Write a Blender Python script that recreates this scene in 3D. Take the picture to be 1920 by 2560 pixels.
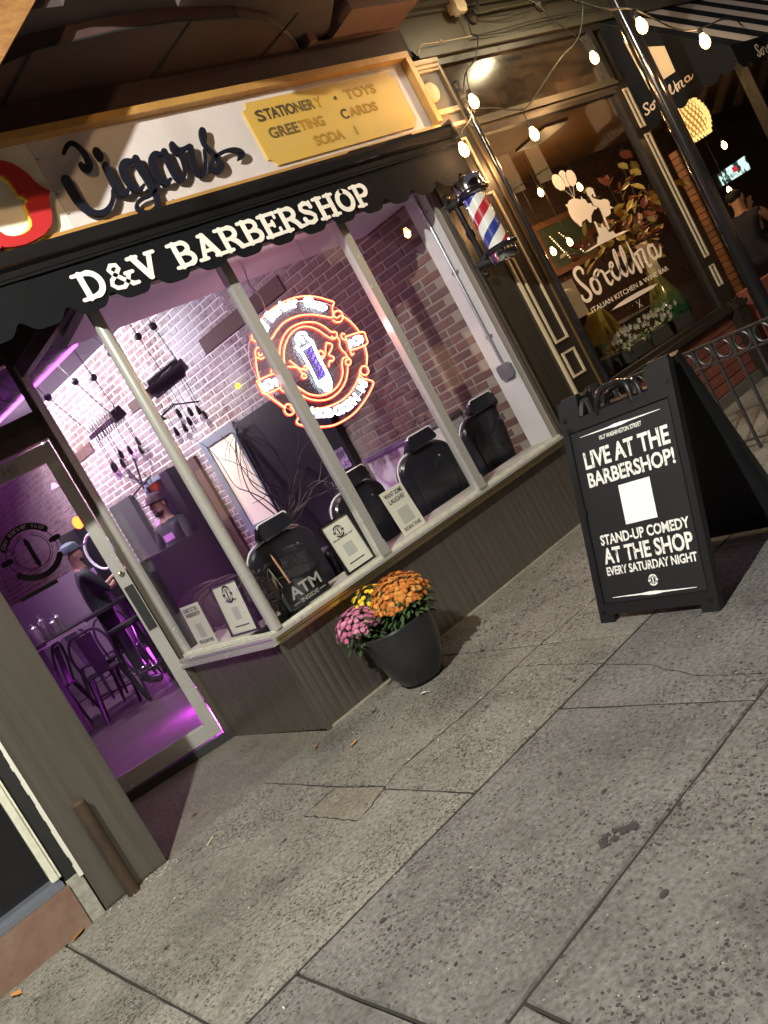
import bpy, bmesh, math, random
from mathutils import Vector as V, Matrix
R = math.radians
rnd = random.Random(7)
for o in list(bpy.data.objects): bpy.data.objects.remove(o)
scene = bpy.context.scene
C = scene.collection

# ------------------------------------------------------------------ camera, sky, street lamp, exposure
cam_d = bpy.data.cameras.new('camera'); cam = bpy.data.objects.new('camera', cam_d); C.objects.link(cam)
scene.camera = cam
H_, T_, R_ = R(33.35), R(5.80), R(-29.07)
fw = V((math.sin(H_)*math.cos(T_), math.cos(H_)*math.cos(T_), -math.sin(T_)))
rt = V((math.cos(H_), -math.sin(H_), 0)); up = rt.cross(fw)
r2 = rt*math.cos(R_)+up*math.sin(R_); u2 = -rt*math.sin(R_)+up*math.cos(R_)
M = Matrix((r2, u2, -fw)).transposed().to_4x4(); M.translation = V((0, -3.956, 1.31))
cam.matrix_world = M
cam_d.sensor_fit = 'VERTICAL'; cam_d.sensor_height = 24; cam_d.sensor_width = 18
cam_d.lens = 24*2000/2560; cam_d.clip_start = .05; cam_d.clip_end = 500

w = bpy.data.worlds.new('World'); scene.world = w; w.use_nodes = True
nt = w.node_tree; nt.nodes.clear()
sky = nt.nodes.new('ShaderNodeTexSky'); sky.sky_type = 'NISHITA'; sky.sun_disc = False
sky.sun_elevation = R(-3); sky.sun_rotation = R(200)
mulc = nt.nodes.new('ShaderNodeMix'); mulc.data_type = 'RGBA'; mulc.blend_type = 'MIX'; mulc.inputs[0].default_value = .8
mulc.inputs[7].default_value = (.40, .33, .40, 1)          # the sodium and neon glow of a town on the night sky
bg = nt.nodes.new('ShaderNodeBackground'); bg.inputs[1].default_value = .15
outw = nt.nodes.new('ShaderNodeOutputWorld')
nt.links.new(sky.outputs[0], mulc.inputs[6]); nt.links.new(mulc.outputs[2], bg.inputs[0]); nt.links.new(bg.outputs[0], outw.inputs[0])

vs = scene.view_settings
vs.view_transform = 'Standard'; vs.look = 'None'; vs.gamma = 1; vs.exposure = 1.05; vs.use_curve_mapping = False
scene.render.resolution_x, scene.render.resolution_y = 768, 1024
scene.render.engine = 'CYCLES'
scene.cycles.max_bounces = 6; scene.cycles.transparent_max_bounces = 24
scene.cycles.sample_clamp_indirect = 4

STREET_LAMP = (-1.1, -3.1, 4.3); STREET_W = 760
INTERIOR_W = 82

# ------------------------------------------------------------------ materials
def mat(name, col, rough=.6, metal=0., noise=None, bump=None, emit=None, spec=.5, coat=0., var=None):
    m = bpy.data.materials.new(name); m.use_nodes = True
    t = m.node_tree; b = t.nodes['Principled BSDF']
    b.inputs['Base Color'].default_value = (*col, 1); b.inputs['Roughness'].default_value = rough
    b.inputs['Metallic'].default_value = metal; b.inputs['Specular IOR Level'].default_value = spec
    if coat: b.inputs['Coat Weight'].default_value = coat
    if emit: b.inputs['Emission Color'].default_value = (*emit[0], 1); b.inputs['Emission Strength'].default_value = emit[1]
    g = t.nodes.new('ShaderNodeNewGeometry')
    if noise:                       # noise = (scale, other colour, contrast[, stretch])
        sc, c2, con = noise[:3]
        mp = t.nodes.new('ShaderNodeMapping'); st = noise[3] if len(noise) > 3 else (1, 1, 1)
        mp.inputs['Scale'].default_value = st; t.links.new(g.outputs['Position'], mp.inputs[0])
        n = t.nodes.new('ShaderNodeTexNoise'); n.inputs['Scale'].default_value = sc; n.inputs['Detail'].default_value = 6
        n.inputs['Roughness'].default_value = .65
        t.links.new(mp.outputs[0], n.inputs['Vector'])
        r = t.nodes.new('ShaderNodeValToRGB'); r.color_ramp.elements[0].position = .5-con; r.color_ramp.elements[1].position = .5+con
        r.color_ramp.elements[0].color = (*col, 1); r.color_ramp.elements[1].color = (*c2, 1)
        t.links.new(n.outputs[0], r.inputs[0]); src = r.outputs[0]
        if var:
            src = vary(t, src, var)
        t.links.new(src, b.inputs['Base Color'])
        rr = t.nodes.new('ShaderNodeMapRange'); rr.inputs[3].default_value = max(rough-.05, .04); rr.inputs[4].default_value = min(rough+.05, 1)
        t.links.new(n.outputs[0], rr.inputs[0]); t.links.new(rr.outputs[0], b.inputs['Roughness'])
    elif var:
        rgb = t.nodes.new('ShaderNodeRGB'); rgb.outputs[0].default_value = (*col, 1)
        t.links.new(vary(t, rgb.outputs[0], var), b.inputs['Base Color'])
    if bump:                        # bump = (scale, strength, distance)
        n2 = t.nodes.new('ShaderNodeTexNoise'); n2.inputs['Scale'].default_value = bump[0]; n2.inputs['Detail'].default_value = 5
        t.links.new(g.outputs['Position'], n2.inputs['Vector'])
        bp = t.nodes.new('ShaderNodeBump'); bp.inputs['Strength'].default_value = bump[1]; bp.inputs['Distance'].default_value = bump[2]
        t.links.new(n2.outputs[0], bp.inputs['Height']); t.links.new(bp.outputs[0], b.inputs['Normal'])
    return m

def vary(t, src, amount):
    oi = t.nodes.new('ShaderNodeObjectInfo'); hs = t.nodes.new('ShaderNodeHueSaturation')
    mr = t.nodes.new('ShaderNodeMapRange'); mr.inputs[3].default_value = 1-amount; mr.inputs[4].default_value = 1+amount
    t.links.new(oi.outputs['Random'], mr.inputs[0]); t.links.new(mr.outputs[0], hs.inputs['Value'])
    t.links.new(src, hs.inputs['Color']); return hs.outputs[0]

def emis(name, col, s):
    m = bpy.data.materials.new(name); m.use_nodes = True; t = m.node_tree; t.nodes.clear()
    e = t.nodes.new('ShaderNodeEmission'); e.inputs[0].default_value = (*col, 1); e.inputs[1].default_value = s
    o = t.nodes.new('ShaderNodeOutputMaterial'); t.links.new(e.outputs[0], o.inputs[0]); return m

def glassmat(name, tint=(1, 1, 1), ior=1.5, rough=0.0, haze=0.0):
    m = bpy.data.materials.new(name); m.use_nodes = True; t = m.node_tree; t.nodes.clear()
    tr = t.nodes.new('ShaderNodeBsdfTransparent'); tr.inputs[0].default_value = (*tint, 1)
    gl = t.nodes.new('ShaderNodeBsdfGlossy'); gl.inputs['Roughness'].default_value = rough
    lw_ = t.nodes.new('ShaderNodeLayerWeight'); lw_.inputs[0].default_value = .5
    pw_ = t.nodes.new('ShaderNodeMath'); pw_.operation = 'POWER'; pw_.inputs[1].default_value = 4.5; t.links.new(lw_.outputs['Facing'], pw_.inputs[0])
    f0 = ((ior-1)/(ior+1))**2; fr = t.nodes.new('ShaderNodeMath'); fr.operation = 'MULTIPLY_ADD'; fr.inputs[1].default_value = 1-f0; fr.inputs[2].default_value = f0; t.links.new(pw_.outputs[0], fr.inputs[0])
    mx = t.nodes.new('ShaderNodeMixShader'); o = t.nodes.new('ShaderNodeOutputMaterial')
    t.links.new(fr.outputs[0], mx.inputs[0]); t.links.new(tr.outputs[0], mx.inputs[1]); t.links.new(gl.outputs[0], mx.inputs[2])
    last = mx.outputs[0]
    if haze:
        df = t.nodes.new('ShaderNodeBsdfDiffuse'); df.inputs[0].default_value = (.5, .5, .5, 1)
        m2 = t.nodes.new('ShaderNodeMixShader'); m2.inputs[0].default_value = haze
        t.links.new(last, m2.inputs[1]); t.links.new(df.outputs[0], m2.inputs[2]); last = m2.outputs[0]
    t.links.new(last, o.inputs[0]); return m

def bulbmat(name, col, s):
    m = bpy.data.materials.new(name); m.use_nodes = True; t = m.node_tree; t.nodes.clear()
    tr = t.nodes.new('ShaderNodeBsdfTransparent'); e = t.nodes.new('ShaderNodeEmission')
    e.inputs[0].default_value = (*col, 1); e.inputs[1].default_value = s
    if s > 5:                       # hot filament in the middle, amber glass towards the rim
        lw_ = t.nodes.new('ShaderNodeLayerWeight'); pw_ = t.nodes.new('ShaderNodeMapRange'); pw_.inputs[1].default_value = .12; pw_.inputs[2].default_value = .72
        pw_.inputs[3].default_value = s; pw_.inputs[4].default_value = 1.3; t.links.new(lw_.outputs['Facing'], pw_.inputs[0]); t.links.new(pw_.outputs[0], e.inputs[1])
    a = t.nodes.new('ShaderNodeAddShader'); o = t.nodes.new('ShaderNodeOutputMaterial')
    t.links.new(tr.outputs[0], a.inputs[0]); t.links.new(e.outputs[0], a.inputs[1]); t.links.new(a.outputs[0], o.inputs[0]); return m

# ------------------------------------------------------------------ mesh builder
class MB:
    def __init__(s): s.v = []; s.f = []; s.m = []; s.sm = []; s.mi = 0
    def add(s, vs, fs, smooth=False):
        k = len(s.v); s.v += [tuple(x) for x in vs]
        for f in fs: s.f.append([k+i for i in f]); s.m.append(s.mi); s.sm.append(smooth)
        return s
    def box(s, a, b):
        x0, y0, z0 = (min(a[i], b[i]) for i in range(3)); x1, y1, z1 = (max(a[i], b[i]) for i in range(3))
        return s.add([(x0,y0,z0),(x1,y0,z0),(x1,y1,z0),(x0,y1,z0),(x0,y0,z1),(x1,y0,z1),(x1,y1,z1),(x0,y1,z1)],
                     [(0,3,2,1),(4,5,6,7),(0,1,5,4),(1,2,6,5),(2,3,7,6),(3,0,4,7)])
    def obox(s, o, ux, uy, uz):      # corner and three edge vectors
        o, ux, uy, uz = V(o), V(ux), V(uy), V(uz)
        p = [o, o+ux, o+ux+uy, o+uy]; p += [q+uz for q in p]
        fs = [(0,3,2,1),(4,5,6,7),(0,1,5,4),(1,2,6,5),(2,3,7,6),(3,0,4,7)]
        if ux.cross(uy).dot(uz) < 0: fs = [f[::-1] for f in fs]
        return s.add(p, fs)
    def bar(s, a, b, w, h, upv=(0, 0, 1)):   # rectangular bar from a to b
        a, b = V(a), V(b); d = (b-a).normalized(); sd = d.cross(V(upv))
        if sd.length < 1e-4: sd = d.cross(V((1, 0, 0)))
        sd.normalize(); u = sd.cross(d).normalized()
        return s.obox(a-sd*w/2-u*h/2, sd*w, b-a, u*h)
    def quad(s, a, b, c, d): return s.add([a, b, c, d], [(0, 1, 2, 3)])
    def tube(s, pts, r, n=8, cap=True, smooth=True):
        pts = [V(p) for p in pts]; rs = r if isinstance(r, (list, tuple)) else [r]*len(pts)
        k = len(s.v); prev = None; vs = []
        for i, p in enumerate(pts):
            d = (pts[min(i+1, len(pts)-1)]-pts[max(i-1, 0)])
            d = d.normalized() if d.length > 1e-9 else V((0, 0, 1))
            if prev is None:
                a = d.cross(V((0, 0, 1)));  a = a if a.length > .05 else d.cross(V((1, 0, 0)))
            else: a = prev-d*prev.dot(d)
            if a.length < 1e-6: a = d.cross(V((0, 1, 0)))
            a.normalize(); prev = a; b = d.cross(a)
            for j in range(n):
                t = 2*math.pi*j/n; vs.append(p+(a*math.cos(t)+b*math.sin(t))*rs[i])
        fs = []
        for i in range(len(pts)-1):
            for j in range(n):
                q = i*n+j; q2 = i*n+(j+1) % n; fs.append((q, q2, q2+n, q+n))
        if cap: fs.append(tuple(range(n))[::-1]); fs.append(tuple(range((len(pts)-1)*n, len(pts)*n)))
        return s.add(vs, fs, smooth)
    def lathe(s, prof, c=(0, 0, 0), n=24, cap=True, ax='z', sx=1, sy=1):
        c = V(c); vs = []
        for (r, z) in prof:
            for j in range(n):
                t = 2*math.pi*j/n; x, y = r*math.cos(t)*sx, r*math.sin(t)*sy
                vs.append(c+(V((x, y, z)) if ax == 'z' else V((x, -z, y)) if ax == 'y' else V((z, x, y))))
        fs = []
        for i in range(len(prof)-1):
            for j in range(n):
                q = i*n+j; q2 = i*n+(j+1) % n; fs.append((q, q2, q2+n, q+n))
        if cap:
            fs.append(tuple(range(n))[::-1]); fs.append(tuple(range((len(prof)-1)*n, len(prof)*n)))
        return s.add(vs, fs, True)
    def sphere(s, c, r, n=10, sc=(1, 1, 1)):
        c = V(c); vs = []; fs = []; m = max(n//2+1, 4)
        for i in range(m+1):
            ph = math.pi*i/m
            for j in range(n):
                t = 2*math.pi*j/n
                vs.append(c+V((r*sc[0]*math.sin(ph)*math.cos(t), r*sc[1]*math.sin(ph)*math.sin(t), r*sc[2]*math.cos(ph))))
        for i in range(m):
            for j in range(n):
                q = i*n+j; q2 = i*n+(j+1) % n; fs.append((q, q+n, q2+n, q2))
        return s.add(vs, fs, True)
    def prism(s, poly, o, ux, uy, d):    # flat polygon (u,v) thickened by vector d
        o, ux, uy, d = V(o), V(ux), V(uy), V(d); n = len(poly)
        a = [o+ux*p[0]+uy*p[1] for p in poly]; b = [q+d for q in a]
        return s.add(a+b, [tuple(range(n))[::-1], tuple(range(n, 2*n))]+[(i, (i+1) % n, n+(i+1) % n, n+i) for i in range(n)])
    def build(s, name, m, parent=None, local=False, origin=None, sharp=35):
        if not s.v: return None
        me = bpy.data.meshes.new(name)
        if local: off = V((0, 0, 0))
        elif parent is not None:
            off = V((0, 0, 0)); p = parent
            while p is not None: off += p.location; p = p.parent
        else:
            if origin is None:
                xs = [v[0] for v in s.v]; ys = [v[1] for v in s.v]; zs = [v[2] for v in s.v]
                origin = ((min(xs)+max(xs))/2, (min(ys)+max(ys))/2, min(zs))
            off = V(origin)
        me.from_pydata([tuple(V(v)-off) for v in s.v], [], s.f)
        me.polygons.foreach_set('material_index', s.m)
        me.polygons.foreach_set('use_smooth', s.sm)
        for q in (m if isinstance(m, (list, tuple)) else [m]): me.materials.append(q)
        bm = bmesh.new(); bm.from_mesh(me); bmesh.ops.recalc_face_normals(bm, faces=bm.faces); bm.to_mesh(me); bm.free()
        me.update()
        if any(s.sm): me.set_sharp_from_angle(angle=R(sharp))
        o = bpy.data.objects.new(name, me); C.objects.link(o)
        if parent is not None: o.parent = parent
        elif not local: o.location = off
        return o

def tag(o, label=None, cat=None, group=None, kind=None):
    if label: o['label'] = label
    if cat: o['category'] = cat
    if group: o['group'] = group
    if kind: o['kind'] = kind
    return o
def thing(name, label, cat, loc=(0, 0, 0), group=None, kind=None, rz=0):
    o = bpy.data.objects.new(name, None); o.empty_display_size = .1; o.location = loc; o.rotation_euler = (0, 0, rz)
    C.objects.link(o); return tag(o, label, cat, group, kind)
def dup(root, loc=None, rz=None, label=None, group=None):
    def rec(o, par):
        c = o.copy(); C.objects.link(c); c.parent = par
        for ch in [x for x in kids[o.name]]: rec(ch, c)
        return c
    kids = {}
    for o in bpy.data.objects: kids.setdefault(o.name, []); 
    for o in bpy.data.objects:
        if o.parent: kids[o.parent.name].append(o)
    r = rec(root, None)
    if loc is not None: r.location = loc
    if rz is not None: r.rotation_euler = (0, 0, rz)
    if label: r['label'] = label
    if group: r['group'] = group
    return r

def smooth(pts, k=6):
    if len(pts) < 3: return [tuple(p) for p in pts]
    P = [pts[0]]+list(pts)+[pts[-1]]; out = []
    for i in range(1, len(P)-2):
        for j in range(k):
            t = j/k; out.append(tuple(.5*((2*P[i][a])+(-P[i-1][a]+P[i+1][a])*t+(2*P[i-1][a]-5*P[i][a]+4*P[i+1][a]-P[i+2][a])*t*t
                +(-P[i-1][a]+3*P[i][a]-3*P[i+1][a]+P[i+2][a])*t**3) for a in range(len(P[i]))))
    out.append(tuple(pts[-1])); return out

def ribbons(strokes, o, ux, uy, nn, depth, k=5, wk=1.0, mb=None, base=0.0):
    """brush strokes (u, v, width) as solid raised strips; each strip stands 0.3 mm prouder than the last"""
    mb = mb or MB(); o, ux, uy, nn = V(o), V(ux), V(uy), V(nn)
    for si, s in enumerate(strokes):
        P = smooth(s, k); n = len(P); L = []; Rr = []
        ctr = [V((p[0], p[1])) for p in P]; W = [max(p[2], .002)*wk/2 for p in P]
        for i in range(n):
            d = ctr[min(i+1, n-1)]-ctr[max(i-1, 0)]; d = d.normalized() if d.length > 1e-9 else V((1, 0))
            q = V((-d.y, d.x)); L.append(ctr[i]+q*W[i]); Rr.append(ctr[i]-q*W[i])
        d0 = (ctr[0]-ctr[1]).normalized(); d1 = (ctr[-1]-ctr[-2]).normalized()
        def cap(c, d, w):
            q = V((-d.y, d.x)); return [c+(d*math.cos(a)+q*math.sin(a))*w for a in (R(-54), R(-18), R(18), R(54))]
        top = depth+si*.0003
        vs = []; fs = []
        def P3(p, h): return o+ux*p.x+uy*p.y+nn*h
        for i in range(n): vs += [P3(L[i], top), P3(Rr[i], top), P3(L[i], base), P3(Rr[i], base)]
        for i in range(n-1):
            a = 4*i; b = a+4; fs += [(a, a+1, b+1, b), (a, b, b+2, a+2), (a+1, a+3, b+3, b+1)]
        for (idx, c, d, w) in ((0, ctr[0], d0, W[0]), (n-1, ctr[-1], d1, W[-1])):
            k0 = len(vs); cp = cap(c, d, w)
            for p in cp: vs += [P3(p, top), P3(p, base)]
            a = 4*idx
            first, last = (a, a+1) if idx == 0 else (a+1, a)
            # fan order from the -q side to the +q side
            ringt = [k0+2*j for j in range(4)]; st, en = ((a, a+1) if idx == 0 else (a+1, a))
            fs.append((st, *ringt, en))
            fl = [st]+ringt+[en]
            lowof = {a: a+2, a+1: a+3}; 
            for j in range(5):
                p, q = fl[j], fl[j+1]
                pl = lowof[p] if p in lowof else p+1; ql = lowof[q] if q in lowof else q+1
                fs.append((p, q, ql, pl))
        mb.add(vs, fs)
    return mb

def fontmesh(text, W=None, Hh=None, offset=0.0, ext=.0, res=3, shear=0, space=1.0):
    """letters from the built-in font fitted to a box W x Hh; returns verts and faces in (u, v, depth)"""
    cu = bpy.data.curves.new('t', 'FONT'); cu.body = text; cu.size = 1; cu.offset = offset; cu.extrude = .5 if ext else 0
    cu.resolution_u = res; cu.shear = shear; cu.space_character = space; cu.fill_mode = 'BOTH' if ext else 'FRONT'
    ob = bpy.data.objects.new('t', cu); C.objects.link(ob)
    dg = bpy.context.evaluated_depsgraph_get(); me = bpy.data.meshes.new_from_object(ob.evaluated_get(dg))
    vs = [tuple(v.co) for v in me.vertices]; fs = [tuple(p.vertices) for p in me.polygons]
    bpy.data.objects.remove(ob); bpy.data.meshes.remove(me); bpy.data.curves.remove(cu)
    x0 = min(v[0] for v in vs); x1 = max(v[0] for v in vs); y0 = min(v[1] for v in vs); y1 = max(v[1] for v in vs)
    sx = (W/(x1-x0)) if W else None; sy = (Hh/(y1-y0)) if Hh else None
    sx = sx or sy; sy = sy or sx
    return [((v[0]-x0)*sx, (v[1]-y0)*sy, (v[2]+.5)*ext if ext else 0) for v in vs], fs
def put_text(mb, text, o, ux, uy, nn, W=None, Hh=None, ext=.001, arc=None, **k):
    vs, fs = fontmesh(text, W, Hh, ext=ext, **k); o, ux, uy, nn = V(o), V(ux), V(uy), V(nn)
    mb.add([o+ux*a+uy*b+nn*(c+.0006) for a, b, c in vs], fs); return mb

def shape2d(polys, ext):
    cu = bpy.data.curves.new('s', 'CURVE'); cu.dimensions = '2D'; cu.fill_mode = 'BOTH'; cu.extrude = .5
    for p in polys:
        sp = cu.splines.new('POLY'); sp.points.add(len(p)-1); sp.use_cyclic_u = True
        for i, q in enumerate(p): sp.points[i].co = (q[0], q[1], 0, 1)
    ob = bpy.data.objects.new('s', cu); C.objects.link(ob)
    dg = bpy.context.evaluated_depsgraph_get(); me = bpy.data.meshes.new_from_object(ob.evaluated_get(dg))
    vs = [tuple(v.co) for v in me.vertices]; fs = [tuple(p.vertices) for p in me.polygons]
    bpy.data.objects.remove(ob); bpy.data.meshes.remove(me); bpy.data.curves.remove(cu)
    return [(v[0], v[1], (v[2]+.5)*ext) for v in vs], fs
def put_shape(mb, polys, o, ux, uy, nn, ext=.001):
    vs, fs = shape2d(polys, ext); o, ux, uy, nn = V(o), V(ux), V(uy), V(nn)
    mb.add([o+ux*a+uy*b+nn*(c+.0005) for a, b, c in vs], fs); return mb

X, Y, Z = V((1, 0, 0)), V((0, 1, 0)), V((0, 0, 1))
NF = V((0, -1, 0))

# ---- lettering strokes (x, z, width) in metres on the facade plane
CIG=[
 [(1.903,3.266,0.020),(1.930,3.291,0.021),(1.963,3.304,0.019),(1.985,3.286,0.020),(1.998,3.247,0.026),(1.998,3.202,0.030),(1.989,3.168,0.033),(1.970,3.153,0.033),(1.958,3.166,0.035),(1.951,3.187,0.024)],
 [(2.067,3.235,0.040),(2.067,3.209,0.044),(2.065,3.196,0.034)],
 [(1.837,3.131,0.045),(1.835,3.080,0.047),(1.837,3.016,0.044),(1.852,2.963,0.040),(1.885,2.930,0.033),(1.926,2.922,0.031),(1.973,2.940,0.027),(2.017,2.981,0.022),(2.040,3.021,0.019)],
 [(2.072,3.151,0.037),(2.067,3.107,0.037),(2.063,3.048,0.038),(2.066,3.001,0.037),(2.083,2.984,0.029),(2.111,2.996,0.021),(2.138,3.030,0.012)],
 [(2.225,3.143,0.018),(2.184,3.145,0.034),(2.152,3.119,0.038),(2.140,3.069,0.038),(2.147,3.010,0.038),(2.173,2.984,0.027),(2.213,3.004,0.015)],
 [(2.250,3.150,0.038),(2.246,3.083,0.038),(2.249,3.028,0.037),(2.249,2.967,0.036),(2.246,2.921,0.031),(2.222,2.880,0.028),(2.171,2.860,0.021),(2.126,2.869,0.021),(2.111,2.896,0.021),(2.126,2.922,0.019),(2.167,2.938,0.017),(2.229,2.946,0.014),(2.283,2.976,0.014),(2.308,3.000,0.014)],
 [(2.399,3.141,0.018),(2.370,3.147,0.034),(2.334,3.123,0.037),(2.315,3.066,0.038),(2.318,3.011,0.037),(2.337,2.982,0.029),(2.376,2.997,0.018)],
 [(2.427,3.150,0.036),(2.420,3.089,0.038),(2.417,3.028,0.038),(2.419,2.983,0.030),(2.447,2.986,0.024),(2.482,3.019,0.019),(2.502,3.077,0.015),(2.508,3.117,0.017)],
 [(2.494,3.176,0.035),(2.495,3.151,0.048),(2.507,3.128,0.038),(2.551,3.139,0.023),(2.591,3.147,0.023)],
 [(2.594,3.140,0.028),(2.567,3.083,0.037),(2.550,3.024,0.038),(2.554,2.980,0.032),(2.593,2.992,0.026),(2.631,3.039,0.017),(2.668,3.109,0.017)],
 [(2.716,3.212,0.040),(2.700,3.180,0.043),(2.684,3.141,0.026),(2.692,3.103,0.022),(2.708,3.064,0.026),(2.716,3.012,0.034),(2.704,2.987,0.033),(2.665,2.976,0.030),(2.645,2.994,0.026),(2.664,3.025,0.022),(2.704,3.051,0.020),(2.749,3.066,0.017),(2.801,3.072,0.016),(2.852,3.062,0.030),(2.880,3.039,0.040),(2.870,3.023,0.033),(2.840,3.009,0.011)],
]
SOR=[
 [(5.275,1.545,0.024),(5.281,1.577,0.028),(5.251,1.600,0.029),(5.196,1.589,0.030),(5.175,1.552,0.033),(5.191,1.493,0.034),(5.229,1.433,0.035),(5.245,1.380,0.033),(5.213,1.347,0.030),(5.163,1.345,0.028),(5.139,1.369,0.027),(5.142,1.395,0.024)],
 [(5.385,1.474,0.025),(5.326,1.469,0.031),(5.300,1.429,0.033),(5.306,1.373,0.033),(5.347,1.356,0.031),(5.382,1.381,0.028),(5.393,1.433,0.025),(5.376,1.480,0.021),(5.407,1.511,0.018),(5.449,1.521,0.019),(5.454,1.499,0.019),(5.418,1.476,0.016)],
 [(5.454,1.506,0.021),(5.496,1.489,0.026),(5.500,1.446,0.031),(5.504,1.396,0.034),(5.527,1.369,0.025),(5.567,1.389,0.016)],
 [(5.524,1.462,0.016),(5.595,1.471,0.018),(5.654,1.494,0.019),(5.652,1.520,0.019),(5.622,1.512,0.024),(5.604,1.468,0.032),(5.603,1.413,0.034),(5.636,1.376,0.029),(5.681,1.394,0.019)],
 [(5.681,1.394,0.018),(5.723,1.458,0.018),(5.752,1.548,0.018),(5.754,1.600,0.019),(5.728,1.569,0.025),(5.714,1.490,0.033),(5.718,1.411,0.036),(5.751,1.372,0.029),(5.788,1.395,0.018)],
 [(5.788,1.395,0.018),(5.831,1.467,0.018),(5.855,1.552,0.018),(5.851,1.603,0.019),(5.827,1.568,0.026),(5.812,1.487,0.033),(5.817,1.400,0.036),(5.850,1.368,0.026),(5.902,1.423,0.017)],
 [(5.948,1.613,0.013),(5.949,1.588,0.014),(5.951,1.558,0.017),(5.946,1.503,0.032),(5.941,1.447,0.043),(5.946,1.395,0.043),(5.948,1.347,0.039)],
 [(5.960,1.484,0.026),(6.038,1.503,0.017),(6.092,1.501,0.022),(6.087,1.459,0.033),(6.073,1.398,0.034),(6.083,1.351,0.030),(6.122,1.353,0.022)],
 [(6.014,1.475,0.033),(6.004,1.420,0.033),(6.004,1.369,0.026)],
 [(6.253,1.489,0.025),(6.202,1.497,0.030),(6.172,1.470,0.033),(6.167,1.420,0.034),(6.197,1.381,0.029),(6.253,1.393,0.020)],
 [(6.258,1.495,0.023),(6.263,1.442,0.029),(6.258,1.392,0.031),(6.289,1.383,0.023),(6.330,1.422,0.019),(6.345,1.462,0.009)],
]
BAL=[
 [(5.460,2.301),(5.487,2.321),(5.525,2.317),(5.558,2.297),(5.573,2.256),(5.568,2.210),(5.534,2.181),(5.484,2.190),(5.449,2.226),(5.445,2.268)],
 [(5.553,2.312),(5.595,2.331),(5.628,2.325),(5.640,2.304),(5.623,2.274),(5.615,2.232),(5.617,2.197),(5.591,2.191),(5.568,2.203),(5.580,2.251),(5.569,2.291)],
 [(5.643,2.300),(5.679,2.315),(5.723,2.303),(5.741,2.269),(5.734,2.226),(5.694,2.191),(5.647,2.179),(5.622,2.203),(5.622,2.251)],
]
BSTR=[
 [(5.538,2.176,0.003),(5.599,2.092,0.003)],
 [(5.603,2.188,0.003),(5.594,2.094,0.003)],
 [(5.651,2.178,0.003),(5.599,2.092,0.003)],
]
PIG=[
 [(5.459,2.076),(5.487,2.071),(5.523,2.092),(5.580,2.096),(5.640,2.076),(5.666,2.064),(5.689,2.090),(5.690,2.063),(5.712,2.056),(5.723,2.015),(5.763,2.008),(5.758,1.985),(5.781,1.975),(5.814,1.959),(5.781,1.947),(5.765,1.955),(5.689,1.917),(5.656,1.870),(5.631,1.874),(5.622,1.911),(5.591,1.906),(5.557,1.905),(5.535,1.891),(5.528,1.869),(5.505,1.875),(5.490,1.903),(5.468,1.930),(5.455,1.968),(5.456,2.008),(5.472,2.045)],
]
WAI=[
 [(5.777,2.115),(5.805,2.129),(5.842,2.126),(5.866,2.106),(5.861,2.066),(5.859,2.042),(5.835,2.041),(5.833,2.073),(5.805,2.059),(5.812,2.040),(5.859,2.014),(5.893,2.000),(5.939,1.999),(5.980,1.978),(5.985,1.948),(5.965,1.932),(6.004,1.900),(5.956,1.906),(5.932,1.870),(5.882,1.859),(5.851,1.865),(5.837,1.854),(5.837,1.805),(5.825,1.763),(5.809,1.764),(5.809,1.813),(5.823,1.886),(5.832,1.940),(5.816,1.962),(5.777,1.983),(5.781,2.010),(5.779,2.049),(5.768,2.076)],
]
TAB=[
 [(5.391,1.680),(5.506,1.693),(5.594,1.698),(5.633,1.738),(5.665,1.750),(5.674,1.789),(5.684,1.842),(5.681,1.867),(5.708,1.864),(5.706,1.814),(5.739,1.798),(5.757,1.828),(5.778,1.825),(5.771,1.796),(5.795,1.789),(5.799,1.774),(5.799,1.738),(5.851,1.738),(5.870,1.704),(5.973,1.699),(6.072,1.687),(5.958,1.682),(5.806,1.684),(5.587,1.682),(5.471,1.676)],
]
SWO=[
 [(5.383,1.189),(5.489,1.206),(5.611,1.213),(5.802,1.212),(5.967,1.204),(6.078,1.192),(5.994,1.176),(5.869,1.175),(5.699,1.176),(5.536,1.179)],
]
FORK=[
 [(5.703,1.153,0.004),(5.764,1.089,0.004)],
 [(5.759,1.155,0.004),(5.719,1.094,0.004)],
 [(5.731,1.122,0.005),(5.714,1.092,0.005)],
]
OO=[
 [(1.582,3.293),(1.602,3.285),(1.628,3.266),(1.650,3.240),(1.670,3.204),(1.684,3.156),(1.703,3.118),(1.729,3.091),(1.711,3.071),(1.696,3.041),(1.681,2.998),(1.662,2.953),(1.633,2.922),(1.588,2.896),(1.535,2.883),(1.482,2.875),(1.425,2.878),(1.387,2.887),(1.364,2.897)],
 [(1.552,3.238),(1.565,3.222),(1.577,3.196),(1.582,3.156),(1.583,3.115),(1.593,3.115),(1.607,3.103),(1.610,3.082),(1.599,3.069),(1.584,3.063),(1.580,3.025),(1.572,2.983),(1.557,2.954),(1.529,2.934),(1.492,2.924),(1.449,2.926),(1.417,2.941),(1.401,2.966)],
]
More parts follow.
